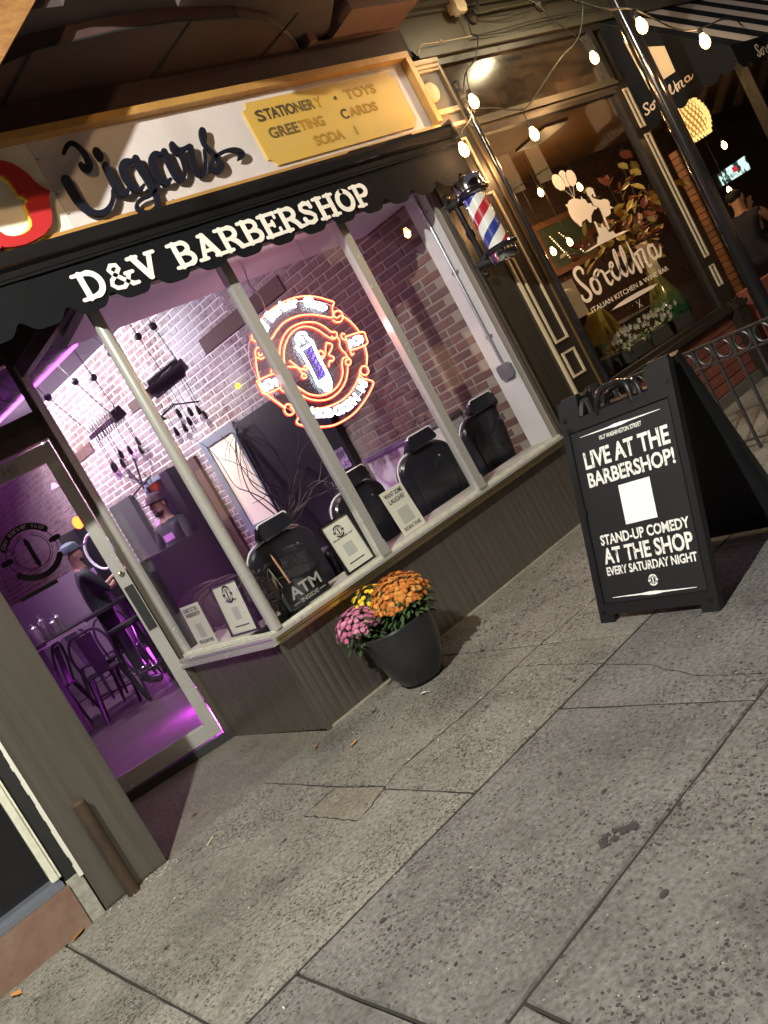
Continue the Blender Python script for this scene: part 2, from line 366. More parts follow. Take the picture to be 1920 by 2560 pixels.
NEON_RED=[
 [(2.583,2.167),(2.653,2.194),(2.748,2.215),(2.856,2.222),(2.953,2.208),(3.038,2.174),(3.095,2.136),(3.136,2.102),(3.106,2.078),(3.071,2.021),(3.006,2.053),(2.929,2.090),(2.837,2.111),(2.737,2.108),(2.662,2.081),(2.583,2.045),(2.570,2.093)],
 [(3.062,2.007),(3.078,1.984),(3.115,1.977),(3.146,2.001),(3.147,2.035),(3.113,2.047),(3.086,2.028),(3.099,2.006),(3.131,2.011)],
 [(3.137,2.009),(3.167,1.970),(3.191,1.920),(3.201,1.869)],
 [(3.185,1.770),(3.167,1.718),(3.127,1.663)],
 [(3.121,1.654),(3.116,1.621),(3.089,1.608),(3.061,1.620),(3.062,1.648),(3.092,1.666),(3.121,1.654)],
 [(3.063,1.654),(3.035,1.624),(2.982,1.588),(2.910,1.554),(2.829,1.537),(2.753,1.536),(2.668,1.550),(2.583,1.581)],
 [(3.041,1.622),(3.051,1.595),(3.107,1.548),(3.047,1.503),(2.962,1.463),(2.871,1.433),(2.779,1.422),(2.680,1.426),(2.582,1.459)],
 [(2.504,1.500),(2.466,1.539),(2.501,1.573),(2.496,1.625),(2.480,1.659),(2.455,1.659),(2.433,1.636),(2.439,1.606),(2.471,1.597),(2.490,1.616),(2.479,1.638)],
 [(2.446,1.646),(2.417,1.697),(2.394,1.739),(2.379,1.773),(2.377,1.828),(2.393,1.881),(2.410,1.927),(2.435,1.977),(2.460,2.021),(2.488,2.032),(2.505,2.009),(2.491,1.988),(2.466,1.986),(2.472,2.006)],
 [(2.446,1.984),(2.465,1.965),(2.500,1.968)],
 [(2.477,2.095),(2.498,2.115),(2.500,2.060),(2.474,2.091)],
 [(2.580,1.893),(2.590,1.938),(2.623,1.985),(2.672,2.027),(2.737,2.058),(2.807,2.066),(2.880,2.056),(2.942,2.028),(2.982,1.985),(3.008,1.941),(3.036,1.931),(3.035,1.908),(3.006,1.896),(2.993,1.918)],
 [(2.589,1.878),(2.615,1.928),(2.648,1.970),(2.700,2.011),(2.763,2.038),(2.830,2.041),(2.884,2.021),(2.926,1.983),(2.960,1.931),(2.988,1.900),(3.011,1.894)],
 [(3.029,1.899),(3.030,1.870),(3.015,1.847),(3.013,1.813),(3.023,1.786),(3.025,1.756),(3.032,1.730),(3.011,1.710),(2.989,1.724),(2.998,1.744),(3.018,1.742)],
 [(3.019,1.758),(2.991,1.764),(2.961,1.735),(2.936,1.688),(2.898,1.651),(2.844,1.622),(2.776,1.611),(2.708,1.620),(2.645,1.655),(2.606,1.705),(2.580,1.755)],
 [(2.994,1.711),(2.961,1.666),(2.917,1.627),(2.854,1.595),(2.782,1.580),(2.718,1.585),(2.655,1.611),(2.608,1.649),(2.580,1.696)],
 [(3.085,1.878),(3.224,1.861),(3.228,1.824),(3.206,1.780),(3.075,1.789),(3.076,1.823),(3.085,1.878)],
 [(3.091,1.893),(3.075,1.905),(3.056,1.883),(3.072,1.859)],
 [(3.066,1.786),(3.062,1.759),(3.082,1.763)],
 [(2.367,1.859),(2.498,1.854),(2.501,1.809),(2.501,1.771),(2.372,1.771),(2.365,1.817),(2.367,1.859)],
 [(2.479,1.867),(2.497,1.890)],
 [(2.478,1.764),(2.492,1.736),(2.502,1.743)],
 [(2.634,1.888),(2.679,1.808),(2.714,1.822),(2.717,1.802),(2.698,1.798),(2.682,1.813)],
 [(2.602,1.859),(2.655,1.832),(2.668,1.791),(2.680,1.780),(2.682,1.757),(2.659,1.758),(2.659,1.778),(2.675,1.782)],
 [(2.936,1.894),(2.965,1.866),(2.933,1.838),(2.907,1.820),(2.930,1.793),(2.905,1.775),(2.891,1.786),(2.865,1.756)],
 [(2.936,1.894),(2.906,1.860),(2.877,1.826),(2.832,1.809)],
 [(2.877,1.826),(2.841,1.834),(2.848,1.859),(2.873,1.861),(2.880,1.830)],
]
NEON_WHITE=[
 [(2.810,2.009),(2.777,2.010),(2.749,1.982),(2.748,1.954),(2.726,1.940),(2.737,1.897),(2.739,1.829),(2.735,1.752),(2.731,1.686),(2.749,1.662),(2.758,1.636),(2.786,1.627),(2.810,1.648),(2.826,1.687),(2.829,1.754),(2.831,1.838),(2.840,1.913),(2.844,1.940),(2.824,1.970),(2.828,1.997),(2.810,2.009)],
 [(2.743,1.917),(2.841,1.925)],
 [(2.737,1.695),(2.832,1.707)],
 [(2.779,1.993),(2.785,1.951),(2.792,1.982)],
 [(2.774,1.691),(2.783,1.653),(2.793,1.689)],
 [(2.587,2.119),(2.635,2.146),(2.611,2.099),(2.620,2.074),(2.585,2.087)],
 [(2.649,2.129),(2.706,2.169),(2.693,2.119),(2.651,2.112)],
 [(2.729,2.145),(2.792,2.194),(2.813,2.176),(2.777,2.160),(2.787,2.135),(2.741,2.135)],
 [(2.803,2.140),(2.834,2.168),(2.835,2.140),(2.864,2.163),(2.857,2.132)],
 [(2.859,2.126),(2.880,2.158),(2.904,2.155),(2.883,2.123),(2.926,2.147),(2.908,2.120)],
 [(2.919,2.116),(2.977,2.175),(3.013,2.168),(3.006,2.136),(2.964,2.134),(2.985,2.104),(2.956,2.091)],
 [(2.990,2.091),(3.032,2.144),(3.027,2.106),(3.014,2.076)],
 [(3.026,2.072),(3.055,2.096),(3.071,2.079),(3.039,2.062),(3.017,2.018)],
 [(3.061,2.042),(3.097,2.076)],
 [(3.106,1.847),(3.078,1.805)],
 [(3.135,1.847),(3.170,1.846),(3.151,1.806),(3.114,1.815),(3.123,1.840)],
 [(3.197,1.842),(3.186,1.805)],
 [(2.380,1.832),(2.380,1.784)],
 [(2.410,1.831),(2.447,1.831),(2.442,1.795),(2.405,1.795),(2.407,1.826)],
 [(2.477,1.830),(2.472,1.783)],
 [(2.599,1.546),(2.578,1.494),(2.606,1.516),(2.632,1.526),(2.609,1.480)],
 [(2.653,1.517),(2.682,1.510),(2.651,1.473),(2.633,1.487),(2.653,1.517)],
 [(2.708,1.510),(2.690,1.461),(2.725,1.474),(2.702,1.490)],
 [(2.753,1.496),(2.780,1.495),(2.762,1.458),(2.738,1.463),(2.753,1.496)],
 [(2.802,1.497),(2.795,1.455)],
 [(2.841,1.492),(2.799,1.482),(2.825,1.459)],
 [(2.863,1.505),(2.863,1.454),(2.907,1.498),(2.911,1.462)],
 [(2.946,1.534),(2.974,1.533),(2.972,1.499),(2.935,1.486),(2.937,1.532)],
]
NEON_BLUE=[
 [(2.813,1.913),(2.771,1.878)],
 [(2.811,1.880),(2.769,1.845)],
 [(2.807,1.842),(2.764,1.808)],
 [(2.810,1.807),(2.765,1.768)],
 [(2.817,1.776),(2.760,1.725)],
 [(2.812,1.744),(2.775,1.708)],
]

# ------------------------------------------------------------------ shared materials
def concrete(name, base, light, stone, amount, tint=0.0):
    m = bpy.data.materials.new(name); m.use_nodes = True; t = m.node_tree; N = t.nodes; Lk = t.links.new
    b = N['Principled BSDF']; b.inputs['Roughness'].default_value = .82; b.inputs['Specular IOR Level'].default_value = .3
    g = N.new('ShaderNodeNewGeometry')
    big = N.new('ShaderNodeTexNoise'); big.inputs['Scale'].default_value = 1.6; big.inputs['Detail'].default_value = 7; big.inputs['Roughness'].default_value = .7
    Lk(g.outputs['Position'], big.inputs['Vector'])
    fine = N.new('ShaderNodeTexNoise'); fine.inputs['Scale'].default_value = 55; fine.inputs['Detail'].default_value = 6
    Lk(g.outputs['Position'], fine.inputs['Vector'])
    r1 = N.new('ShaderNodeValToRGB'); r1.color_ramp.elements[0].position = .32; r1.color_ramp.elements[1].position = .7
    r1.color_ramp.elements[0].color = (*base, 1); r1.color_ramp.elements[1].color = (*light, 1); Lk(big.outputs[0], r1.inputs[0])
    mf = N.new('ShaderNodeMix'); mf.data_type = 'RGBA'; mf.blend_type = 'OVERLAY'; mf.inputs[0].default_value = .85
    Lk(r1.outputs[0], mf.inputs[6]); Lk(fine.outputs[0], mf.inputs[7])
    # exposed stones
    warp = N.new('ShaderNodeMix'); warp.data_type = 'RGBA'; warp.blend_type = 'LINEAR_LIGHT'; warp.inputs[0].default_value = .012
    Lk(g.outputs['Position'], warp.inputs[6]); Lk(fine.outputs['Color'], warp.inputs[7])
    vo = N.new('ShaderNodeTexVoronoi'); vo.inputs['Scale'].default_value = 88; vo.inputs['Randomness'].default_value = 1; Lk(warp.outputs[2], vo.inputs['Vector'])
    sep = N.new('ShaderNodeSeparateColor'); Lk(vo.outputs['Color'], sep.inputs[0])
    area = N.new('ShaderNodeTexNoise'); area.inputs['Scale'].default_value = 2.3; area.inputs['Detail'].default_value = 4
    mp = N.new('ShaderNodeMapping'); mp.inputs['Location'].default_value = (3.1, 5.2, 0); Lk(g.outputs['Position'], mp.inputs[0]); Lk(mp.outputs[0], area.inputs['Vector'])
    am = N.new('ShaderNodeMapRange'); am.inputs[1].default_value = .42; am.inputs[2].default_value = .68; am.inputs[3].default_value = amount*.15; am.inputs[4].default_value = min(amount*1.35, .95)
    Lk(area.outputs[0], am.inputs[0])
    lt = N.new('ShaderNodeMath'); lt.operation = 'LESS_THAN'; Lk(sep.outputs[0], lt.inputs[0]); Lk(am.outputs[0], lt.inputs[1])
    dd = N.new('ShaderNodeMath'); dd.operation = 'LESS_THAN'; Lk(vo.outputs['Distance'], dd.inputs[0])
    szr = N.new('ShaderNodeMapRange'); szr.inputs[3].default_value = .25; szr.inputs[4].default_value = .56; Lk(sep.outputs[1], szr.inputs[0]); Lk(szr.outputs[0], dd.inputs[1])
    mm = N.new('ShaderNodeMath'); mm.operation = 'MULTIPLY'; Lk(lt.outputs[0], mm.inputs[0]); Lk(dd.outputs[0], mm.inputs[1])
    mx = N.new('ShaderNodeMix'); mx.data_type = 'RGBA'; Lk(mm.outputs[0], mx.inputs[0]); Lk(mf.outputs[2], mx.inputs[6])
    sc = N.new('ShaderNodeValToRGB'); e = sc.color_ramp.elements; e[0].position = 0; e[0].color = (*stone, 1); e[1].position = 1; e[1].color = (stone[0]*2.6, stone[1]*2.5, stone[2]*2.5, 1)
    Lk(sep.outputs[2], sc.inputs[0]); Lk(sc.outputs[0], mx.inputs[7])
    # a second, finer bed of stones
    v3 = N.new('ShaderNodeTexVoronoi'); v3.inputs['Scale'].default_value = 165; Lk(warp.outputs[2], v3.inputs['Vector'])
    s3 = N.new('ShaderNodeSeparateColor'); Lk(v3.outputs['Color'], s3.inputs[0])
    a3 = N.new('ShaderNodeMath'); a3.operation = 'MULTIPLY'; a3.inputs[1].default_value = .75; Lk(am.outputs[0], a3.inputs[0])
    t3 = N.new('ShaderNodeMath'); t3.operation = 'LESS_THAN'; Lk(s3.outputs[0], t3.inputs[0]); Lk(a3.outputs[0], t3.inputs[1])
    u3 = N.new('ShaderNodeMath'); u3.operation = 'LESS_THAN'; u3.inputs[1].default_value = .42; Lk(v3.outputs['Distance'], u3.inputs[0])
    w3 = N.new('ShaderNodeMath'); w3.operation = 'MULTIPLY'; Lk(t3.outputs[0], w3.inputs[0]); Lk(u3.outputs[0], w3.inputs[1])
    w4 = N.new('ShaderNodeMath'); w4.operation = 'MULTIPLY'; w4.inputs[1].default_value = .7; Lk(w3.outputs[0], w4.inputs[0])
    mx3 = N.new('ShaderNodeMix'); mx3.data_type = 'RGBA'; mx3.inputs[7].default_value = (stone[0]*2, stone[1]*2, stone[2]*1.9, 1); Lk(w4.outputs[0], mx3.inputs[0]); Lk(mx.outputs[2], mx3.inputs[6]); mx = mx3
    # tiny pale chips
    v2 = N.new('ShaderNodeTexVoronoi'); v2.inputs['Scale'].default_value = 130; Lk(g.outputs['Position'], v2.inputs['Vector'])
    s2 = N.new('ShaderNodeSeparateColor'); Lk(v2.outputs['Color'], s2.inputs[0])
    l2 = N.new('ShaderNodeMath'); l2.operation = 'LESS_THAN'; l2.inputs[1].default_value = .007; Lk(s2.outputs[0], l2.inputs[0])
    l3 = N.new('ShaderNodeMath'); l3.operation = 'LESS_THAN'; l3.inputs[1].default_value = .3; Lk(v2.outputs['Distance'], l3.inputs[0])
    l4 = N.new('ShaderNodeMath'); l4.operation = 'MULTIPLY'; Lk(l2.outputs[0], l4.inputs[0]); Lk(l3.outputs[0], l4.inputs[1])
    mw = N.new('ShaderNodeMix'); mw.data_type = 'RGBA'; mw.inputs[7].default_value = (.42, .41, .38, 1); Lk(l4.outputs[0], mw.inputs[0]); Lk(mx.outputs[2], mw.inputs[6])
    # dark stains
    stn = N.new('ShaderNodeTexNoise'); stn.inputs['Scale'].default_value = 1.9; stn.inputs['Detail'].default_value = 8; stn.inputs['Roughness'].default_value = .75
    mp2 = N.new('ShaderNodeMapping'); mp2.inputs['Location'].default_value = (9, 2, 4); Lk(g.outputs['Position'], mp2.inputs[0]); Lk(mp2.outputs[0], stn.inputs['Vector'])
    sr = N.new('ShaderNodeMapRange'); sr.inputs[1].default_value = .50; sr.inputs[2].default_value = .72; sr.inputs[3].default_value = 0; sr.inputs[4].default_value = .65; Lk(stn.outputs[0], sr.inputs[0])
    ms = N.new('ShaderNodeMix'); ms.data_type = 'RGBA'; ms.inputs[7].default_value = (base[0]*.45, base[1]*.45, base[2]*.45, 1); Lk(sr.outputs[0], ms.inputs[0]); Lk(mw.outputs[2], ms.inputs[6])
    Lk(vary(t, ms.outputs[2], .10), b.inputs['Base Color'])
    sub = N.new('ShaderNodeMath'); sub.operation = 'SUBTRACT'; Lk(fine.outputs[0], sub.inputs[0]); Lk(mm.outputs[0], sub.inputs[1])
    bp = N.new('ShaderNodeBump'); bp.inputs['Strength'].default_value = .85; bp.inputs['Distance'].default_value = .006
    Lk(sub.outputs[0], bp.inputs['Height']); Lk(bp.outputs[0], b.inputs['Normal'])
    return m

M_walkA = concrete('pavement_by_the_wall', (.138, .134, .118), (.232, .225, .198), (.032, .030, .029), .80)
M_walkB = concrete('pavement_outer', (.108, .105, .100), (.172, .167, .160), (.030, .028, .029), .46)
M_recess = concrete('recess_floor', (.12, .108, .092), (.18, .165, .145), (.05, .045, .04), .10)
M_patch = concrete('mortar_patch', (.155, .142, .112), (.235, .218, .175), (.06, .05, .045), .2)
M_joint = mat('joint_dirt', (.02, .019, .017), .95)
M_metal = mat('brown_cladding', (.150, .136, .118), .31, .72, noise=(3, (.235, .215, .19), .3, (9, 9, .35)), bump=(14, .12, .004))
M_alu = mat('worn_aluminium', (.56, .56, .54), .26, .45, noise=(9, (.50, .50, .48), .3, (1, 1, 1)))
M_dalu = mat('dark_bronze_frame', (.085, .075, .062), .30, .5, noise=(9, (.14, .12, .09), .3, (1, 1, .3)))
M_sill = mat('sill_stone', (.46, .45, .38), .45, 0, noise=(25, (.66, .66, .56), .2), bump=(40, .2, .002))
M_brass = mat('sill_brass_bead', (.62, .50, .28), .22, .95, noise=(14, (.42, .34, .22), .3))
M_glass = glassmat('shop_glass', (.94, .95, .95), 1.38, .004)
M_glass2 = glassmat('restaurant_glass', (.86, .87, .86), 1.48, .004)
M_black = mat('black_plastic', (.009, .0095, .011), .42, 0, bump=(160, .15, .001))
M_blackm = mat('black_gloss_metal', (.012, .012, .013), .16, 0, coat=.6)
M_rubber = mat('black_rubber', (.012, .012, .012), .7)
M_white = mat('white_print', (.90, .90, .89), .5)
M_creamw = mat('cream_paint', (.62, .50, .33), .5, noise=(12, (.52, .42, .28), .25))
M_chrome = mat('chrome', (.72, .72, .74), .09, 1)
M_fabric = mat('black_awning_cloth', (.007, .008, .010), .85, 0, spec=.05, noise=(30, (.010, .011, .013), .3), bump=(300, .2, .001))
M_cream = mat('letter_cream', (.86, .84, .78), .55)
M_gold = mat('gilded_frame', (.50, .29, .085), .45, .1, noise=(14, (.40, .21, .06), .22, (1, 1, 1)))
M_signA = mat('sign_board_shade_tone', (.55, .50, .50), .6, 0, noise=(5, (.63, .58, .58), .3))  # darker grey-pink: shade on the sign's right part painted into its colour
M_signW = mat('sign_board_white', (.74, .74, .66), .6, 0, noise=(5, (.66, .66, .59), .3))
M_navy = mat('navy_letter', (.006, .007, .016), .7, spec=.2)
M_red = mat('red_letter', (.40, .018, .022), .5)
M_yel = mat('yellow_letter_edge', (.80, .62, .07), .5)
M_plq = mat('mustard_plaque', (.62, .38, .04), .5, 0, noise=(7, (.52, .36, .13), .35), bump=(30, .15, .002))
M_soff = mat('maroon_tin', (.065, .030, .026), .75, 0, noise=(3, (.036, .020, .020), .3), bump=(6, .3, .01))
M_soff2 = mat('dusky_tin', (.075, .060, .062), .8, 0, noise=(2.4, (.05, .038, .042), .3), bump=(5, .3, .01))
M_soff3 = mat('tin_warm_light_tint', (.20, .11, .085), .75, 0, noise=(4, (.13, .07, .055), .3), bump=(9, .3, .008))  # pinker and lighter than the other tin: warm light painted into the colour
M_olive = mat('olive_trim_paint', (.060, .052, .032), .50, 0, noise=(5, (.042, .037, .024), .3), bump=(14, .2, .003))
M_dkwood = mat('dark_wood_frame', (.024, .018, .013), .40, 0, noise=(7, (.016, .012, .009), .3, (6, 6, .5)), bump=(20, .2, .002))
M_gray = mat('grey_paint', (.11, .105, .095), .6, 0, noise=(8, (.085, .08, .072), .3))
M_steel = mat('galvanised', (.42, .43, .45), .35, .8)

# ------------------------------------------------------------------ ground: sub-base sheet, pavement slabs
sub = MB(); sub.quad((-40, -60, -.03), (60, -60, -.03), (60, 14, -.03), (-40, 14, -.03)); g0 = sub.build('ground', M_joint); tag(g0, kind='structure')
walk = thing('pavement', None, None, kind='structure')
def slab(poly, m, z=0., name='slab', jit=.003, parent=None, gap=.0045, th=.055):
    P = [];
    cx = sum(p[0] for p in poly)/len(poly); cy = sum(p[1] for p in poly)/len(poly)
    n = len(poly)
    for i in range(n):
        a, b = V(poly[i]), V(poly[(i+1) % n]); L = (b-a).length; k = max(1, min(22, int(L/.09)))
        for j in range(k):
            p = a.lerp(b, j/k); d = V((cx, cy))-p
            d = V((math.copysign(1, d.x), math.copysign(1, d.y)))*gap
            q = rnd.uniform(-jit, jit); P.append(p+d+V((q, rnd.uniform(-jit, jit))))
    mb = MB(); c = V((cx, cy)); N = len(P)
    ins = []
    for p in P:
        d = c-p; d = V((math.copysign(1, d.x), math.copysign(1, d.y)))*.0055; ins.append(p+d)
    vs = [(p.x, p.y, z-.006-rnd.uniform(0, .003)) for p in P]+[(p.x, p.y, z) for p in ins]+[(p.x, p.y, z-th) for p in P]
    fs = [tuple(range(N, 2*N))]
    for i in range(N):
        j = (i+1) % N; fs += [(i, j, N+j, N+i), (2*N+i, 2*N+j, j, i)]
    mb.add(vs, fs); return mb.build(name, m, parent=parent or walk)
J1, J2, J3, J4 = -1.572, -2.385, -3.27, -4.2
rowA = [(-6, -6), (-4, -3.95), (-1.95, -1.85), (.07, .26), (1.17, 1.33), (2.30, 2.385), (4.62, 4.66), (6.8, 6.8), (9, 9), (11.2, 11.2), (14, 14)]
for i in range(len(rowA)-1):
    (a0, a1), (b0, b1) = rowA[i], rowA[i+1]
    slab([(a0, .02), (a1, J1), (b1, J1), (b0, .02)], M_walkA)
rowB = [(-6, -6), (-3.4, -3.4), (-1.1, -1.05), (.495, .585), (1.84, 1.9), (3.12, 3.2), (4.4, 4.45), (5.8, 5.8), (7.2, 7.2), (9, 9), (11, 11)]
for (ya, yb, off) in ((J1, J2, 0), (J2, J3, .0), (J3, J4, .3), (J4, -5.4, .1), (-5.4, -7, .5)):
    for i in range(len(rowB)-1):
        (a0, a1), (b0, b1) = rowB[i], rowB[i+1]; s = 0 if ya == J1 else off+.13
        if ya != J1: a0, a1, b0, b1 = a1+s, a1+s, b1+s, b1+s
        slab([(a0, ya), (a1, yb), (b1, yb), (b0, ya)], M_walkB)
slab([(.60, .03), (1.62, .03), (1.50, 1.17), (1.47, 1.19), (.62, 1.47), (.60, 1.47)], M_recess, z=-.004, name='recess_slab')
slab([(1.045, -.69), (1.235, -.69), (1.285, -1.02), (1.085, -1.09)], M_patch, z=.003, name='mortar_patch', jit=.006, gap=.002, th=.004)
fil = MB()
for (x0_, y0_, x1_, y1_) in [(-6, J1, 14, J1), (-6, J2, 11, J2), (-6, J3, 11, J3), (-6, J4, 11, J4)]+[(p_, 0, q_, J1) for p_, q_ in rowA[1:-1]]+[(p_, J1, q_, J2) for p_, q_ in rowB[1:-1]]+[(q_+.13, J2, q_+.13, J3) for p_, q_ in rowB[1:-1]]:
    n_ = max(2, int(math.hypot(x1_-x0_, y1_-y0_)/.08)); pr_ = None
    dx_, dy_ = (x1_-x0_), (y1_-y0_); L_ = math.hypot(dx_, dy_); qx, qy = -dy_/L_, dx_/L_
    for i in range(n_+1):
        t_ = i/n_; w0 = .0072 if y0_ == y1_ == J1 else .0045; cxp, cyp = x0_+dx_*t_, y0_+dy_*t_; h_ = (-.0018 if y0_ == y1_ == J1 else -.0045)-rnd.uniform(0, .001)
        cu_ = ((cxp+qx*w0, cyp+qy*w0, h_), (cxp-qx*w0, cyp-qy*w0, h_))
        if pr_: fil.quad(pr_[0], pr_[1], cu_[1], cu_[0])
        pr_ = cu_
fil.build('joint_dirt', M_joint, walk)
# cracks: ragged dirt-filled lines standing in the slabs
def crack(pts, w, seed):
    r = random.Random(seed); P = []
    for i in range(len(pts)-1):
        a, b = V(pts[i]), V(pts[i+1]); k = max(2, int((b-a).length/.025))
        for j in range(k): P.append(a.lerp(b, j/k)+V((r.uniform(-.006, .006), r.uniform(-.006, .006))))
    P.append(V(pts[-1])); L = []; Rr = []
    for i, p in enumerate(P):
        d = (P[min(i+1, len(P)-1)]-P[max(i-1, 0)]).normalized(); q = V((-d.y, d.x))*w*r.uniform(.15, .6)*(.4 if i in (0, len(P)-1) else 1)
        L.append(p+q); Rr.append(p-q)
    mb = MB()
    for i in range(len(P)-1):
        mb.quad((*L[i], .0012), (*Rr[i], .0012), (*Rr[i+1], .0012), (*L[i+1], .0012))
    mb.build('crack', M_joint, parent=walk)
crack([(2.9, -1.07), (2.73, -1.05), (2.38, -1.02), (2.14, -1.02), (1.86, -1.03), (1.41, -.99)], .012, 1)
crack([(2.6, -1.05), (2.62, -1.25), (2.55, -1.4)], .005, 2)
crack([(2.16, -1.03), (2.16, -1.22), (2.15, -1.50), (2.12, -1.84), (2.04, -2.08), (2.04, -2.36)], .006, 3)
crack([(1.28, -1.02), (1.36, -1.0), (1.41, -.99)], .005, 4)
for p_ in ([(1.04, -.68), (1.085, -1.09)], [(1.085, -1.09), (1.19, -1.06), (1.285, -1.02)], [(1.04, -.68), (1.24, -.68)], [(1.235, -.69), (1.285, -1.02)]): crack(p_, .008, 9)
crack([(.52, -.25), (.75, -.34), (.83, -.48)], .004, 5)
crack([(3.6, -.55), (3.2, -.5), (3.0, -.62)], .004, 6)
# kerb and road beyond the pavement
kerb = MB().box((-30, -7.15, -.14), (40, -7.0, 0)).build('kerb', M_walkB); tag(kerb, kind='structure')
road = MB(); road.quad((-40, -40, -.0295), (60, -40, -.0295), (60, -7.15, -.0295), (-40, -7.15, -.0295))
tag(road.build('road', mat('asphalt', (.05, .05, .052), .85, noise=(40, (.035, .035, .037), .3), bump=(200, .4, .003))), kind='structure')

# ------------------------------------------------------------------ dead leaves and litter
M_leafy = mat('dry_leaf', (.36, .17, .05), .7, var=.4)
def leaf(x, y, s, rz, lab, m=M_leafy):
    mb = MB(); pr = [(-1, 0), (-.55, .42), (0, .30), (.5, .48), (1, 0), (.45, -.36), (0, -.5), (-.5, -.3)]
    c, sn = math.cos(rz), math.sin(rz)
    vs = [(x+s*(p[0]*c-p[1]*sn), y+s*(p[0]*sn+p[1]*c), .006+s*.35*abs(p[1])+s*.15*(p[0] > .5)) for p in pr]+[(x, y, .004)]
    mb.add(vs, [(i, (i+1) % 8, 8) for i in range(8)]); mb.add([(a, b, c_+.0015) for a, b, c_ in vs], [((i+1) % 8, i, 8) for i in range(8)])
    mb.tube([(x-s*c, y-s*sn, .006), (x-1.6*s*c, y-1.6*s*sn, .004)], .0012, 4)
    return tag(mb.build('fallen_leaf', m), lab, 'leaf')
leaf(.135, -.03, .036, .5, 'large tan dead leaf against the brown stone step')
leaf(-.16, -.12, .036, 2.1, 'crumpled tan leaf at the left edge of the photo below the step')
leaf(.86, .30, .02, .2, 'orange leaf lying out in front of the shop doorway')
leaf(1.46, -.10, .024, 1.0, 'curled pale leaf at the foot of the corner of the shop front')
leaf(1.52, -.42, .024, .3, 'small orange leaf on the pavement left of the planter')
leaf(1.94, -.52, .022, 2.2, 'pale scrap-like leaf on the pavement in front of the planter', mat('pale_scrap', (.6, .6, .56), .7))
gm = MB(); r7 = random.Random(77)
for i in range(120):
    if i < 55: x, y = r7.uniform(2.3, 3.6), r7.uniform(-.95, -.10)
    else: x, y = r7.uniform(-.3, 3.8), r7.uniform(-2.9, -.1)
    s = r7.uniform(.006, .017); a0 = r7.uniform(0, 3); k_ = 9; P_ = []
    for j in range(k_):
        t_ = 6.283*j/k_; q_ = s*r7.uniform(.7, 1.1); P_.append((x+q_*math.cos(t_+a0), y+q_*math.sin(t_+a0)*.75, .0016+i*.00001))
    gm.add(P_, [tuple(range(k_))])
for (bx, by, br) in ((1.24, -2.27, .032), (1.29, -2.30, .022), ):
    for i in range(16):
        x, y = bx+r7.gauss(0, br*.6), by+r7.gauss(0, br*.5); s = r7.uniform(.006, .022); P_ = []
        for j in range(8): t_ = 6.283*j/8; q_ = s*r7.uniform(.4, 1.2); P_.append((x+q_*math.cos(t_), y+q_*math.sin(t_)*.6, .0030+i*.00002))
        gm.add(P_, [tuple(range(8))])
go_ = gm.build('gum_spots', mat('trodden_gum', (.035, .032, .034), .6), walk); tag(go_, kind='stuff')
lit = MB(); r5 = random.Random(5)
for i in range(46):
    x = r5.uniform(.26, .62); y = -r5.uniform(0, .10)-(.02 if r5.random() < .5 else .0); a = r5.uniform(0, 3.1); s = r5.uniform(.004, .016)
    lit.bar((x, y, .003), (x+s*math.cos(a), y+s*math.sin(a), .005), .0025, .002)
for i in range(26):
    x = r5.uniform(.3, 3.0); y = r5.uniform(-2.2, -.1); a = r5.uniform(0, 3.1); s = r5.uniform(.004, .012)
    lit.bar((x, y, .003), (x+s*math.cos(a), y+s*math.sin(a), .005), .004, .002)
tag(lit.build('litter_bits', mat('litter', (.55, .53, .45), .8)), 'crumbs of dry plant and paper litter along the pavement', 'litter', kind='stuff')
butt = MB().tube([(.74, -.20, .005), (.79, -.155, .005)], .0038, 8); butt.build
tag(butt.build('cigarette_end', mat('butt', (.62, .52, .33), .8)), 'pale cigarette end lying before the brown pillar', 'cigarette end')

# ------------------------------------------------------------------ neighbour on the left: stone step, frame, dark pane
nb = thing('neighbour_shopfront', 'dark shop window in a peeling white frame over a brown stone step', 'shopfront', (-.6, 0, 0))
M_bstone = mat('brownstone', (.17, .085, .06), .85, 0, noise=(9, (.24, .17, .13), .25), bump=(30, .5, .006))
st = MB().box((-3, -.015, 0), (.20, .25, .205)); st.build('stone_step', M_bstone, nb)
MB().box((.20, .0, 0), (.268, .25, .215)).build('mortar_end', mat('pale_mortar', (.42, .42, .36), .9, noise=(30, (.2, .19, .16), .3), bump=(40, .6, .01)), nb)
MB().box((-3, -.012, .207), (.19, .12, .235)).box((-3, .0, .236), (.185, .1, .25)).build('window_sill', mat('blue_grey_metal', (.30, .33, .40), .35, .7), nb)
MB().box((.155, .0, .252), (.198, .10, 3.2)).box((.162, -.010, .252), (.185, -.001, 3.2)).build('window_frame', mat('peeling_white', (.74, .74, .62), .6, noise=(24, (.60, .60, .48), .12), bump=(30, .4, .004)), nb)
MB().box((.20, .02, .22), (.262, .1, 3.2)).build('black_gap_strip', M_rubber, nb)
edge = MB(); r6 = random.Random(6); z = .2
while z < 3.2:
    h = r6.uniform(.02, .07); edge.box((.262-r6.uniform(0, .008), -.006, z), (.275, .01, z+h)); z += h
edge.build('flaking_edge', M_signW, nb)
MB().box((-3, .07, .25), (.156, .08, 3.2)).build('pane', mat('black_pane', (.008, .008, .010), .12), nb)
MB().box((-3, .3, 0), (.27, .4, 3.4)).build('backing_wall', M_rubber, nb)

# ------------------------------------------------------------------ the barbershop shell
bs = thing('barbershop', 'barbershop storefront in brown metal and glass with a recessed door', 'shop building', (2.4, .6, 0))
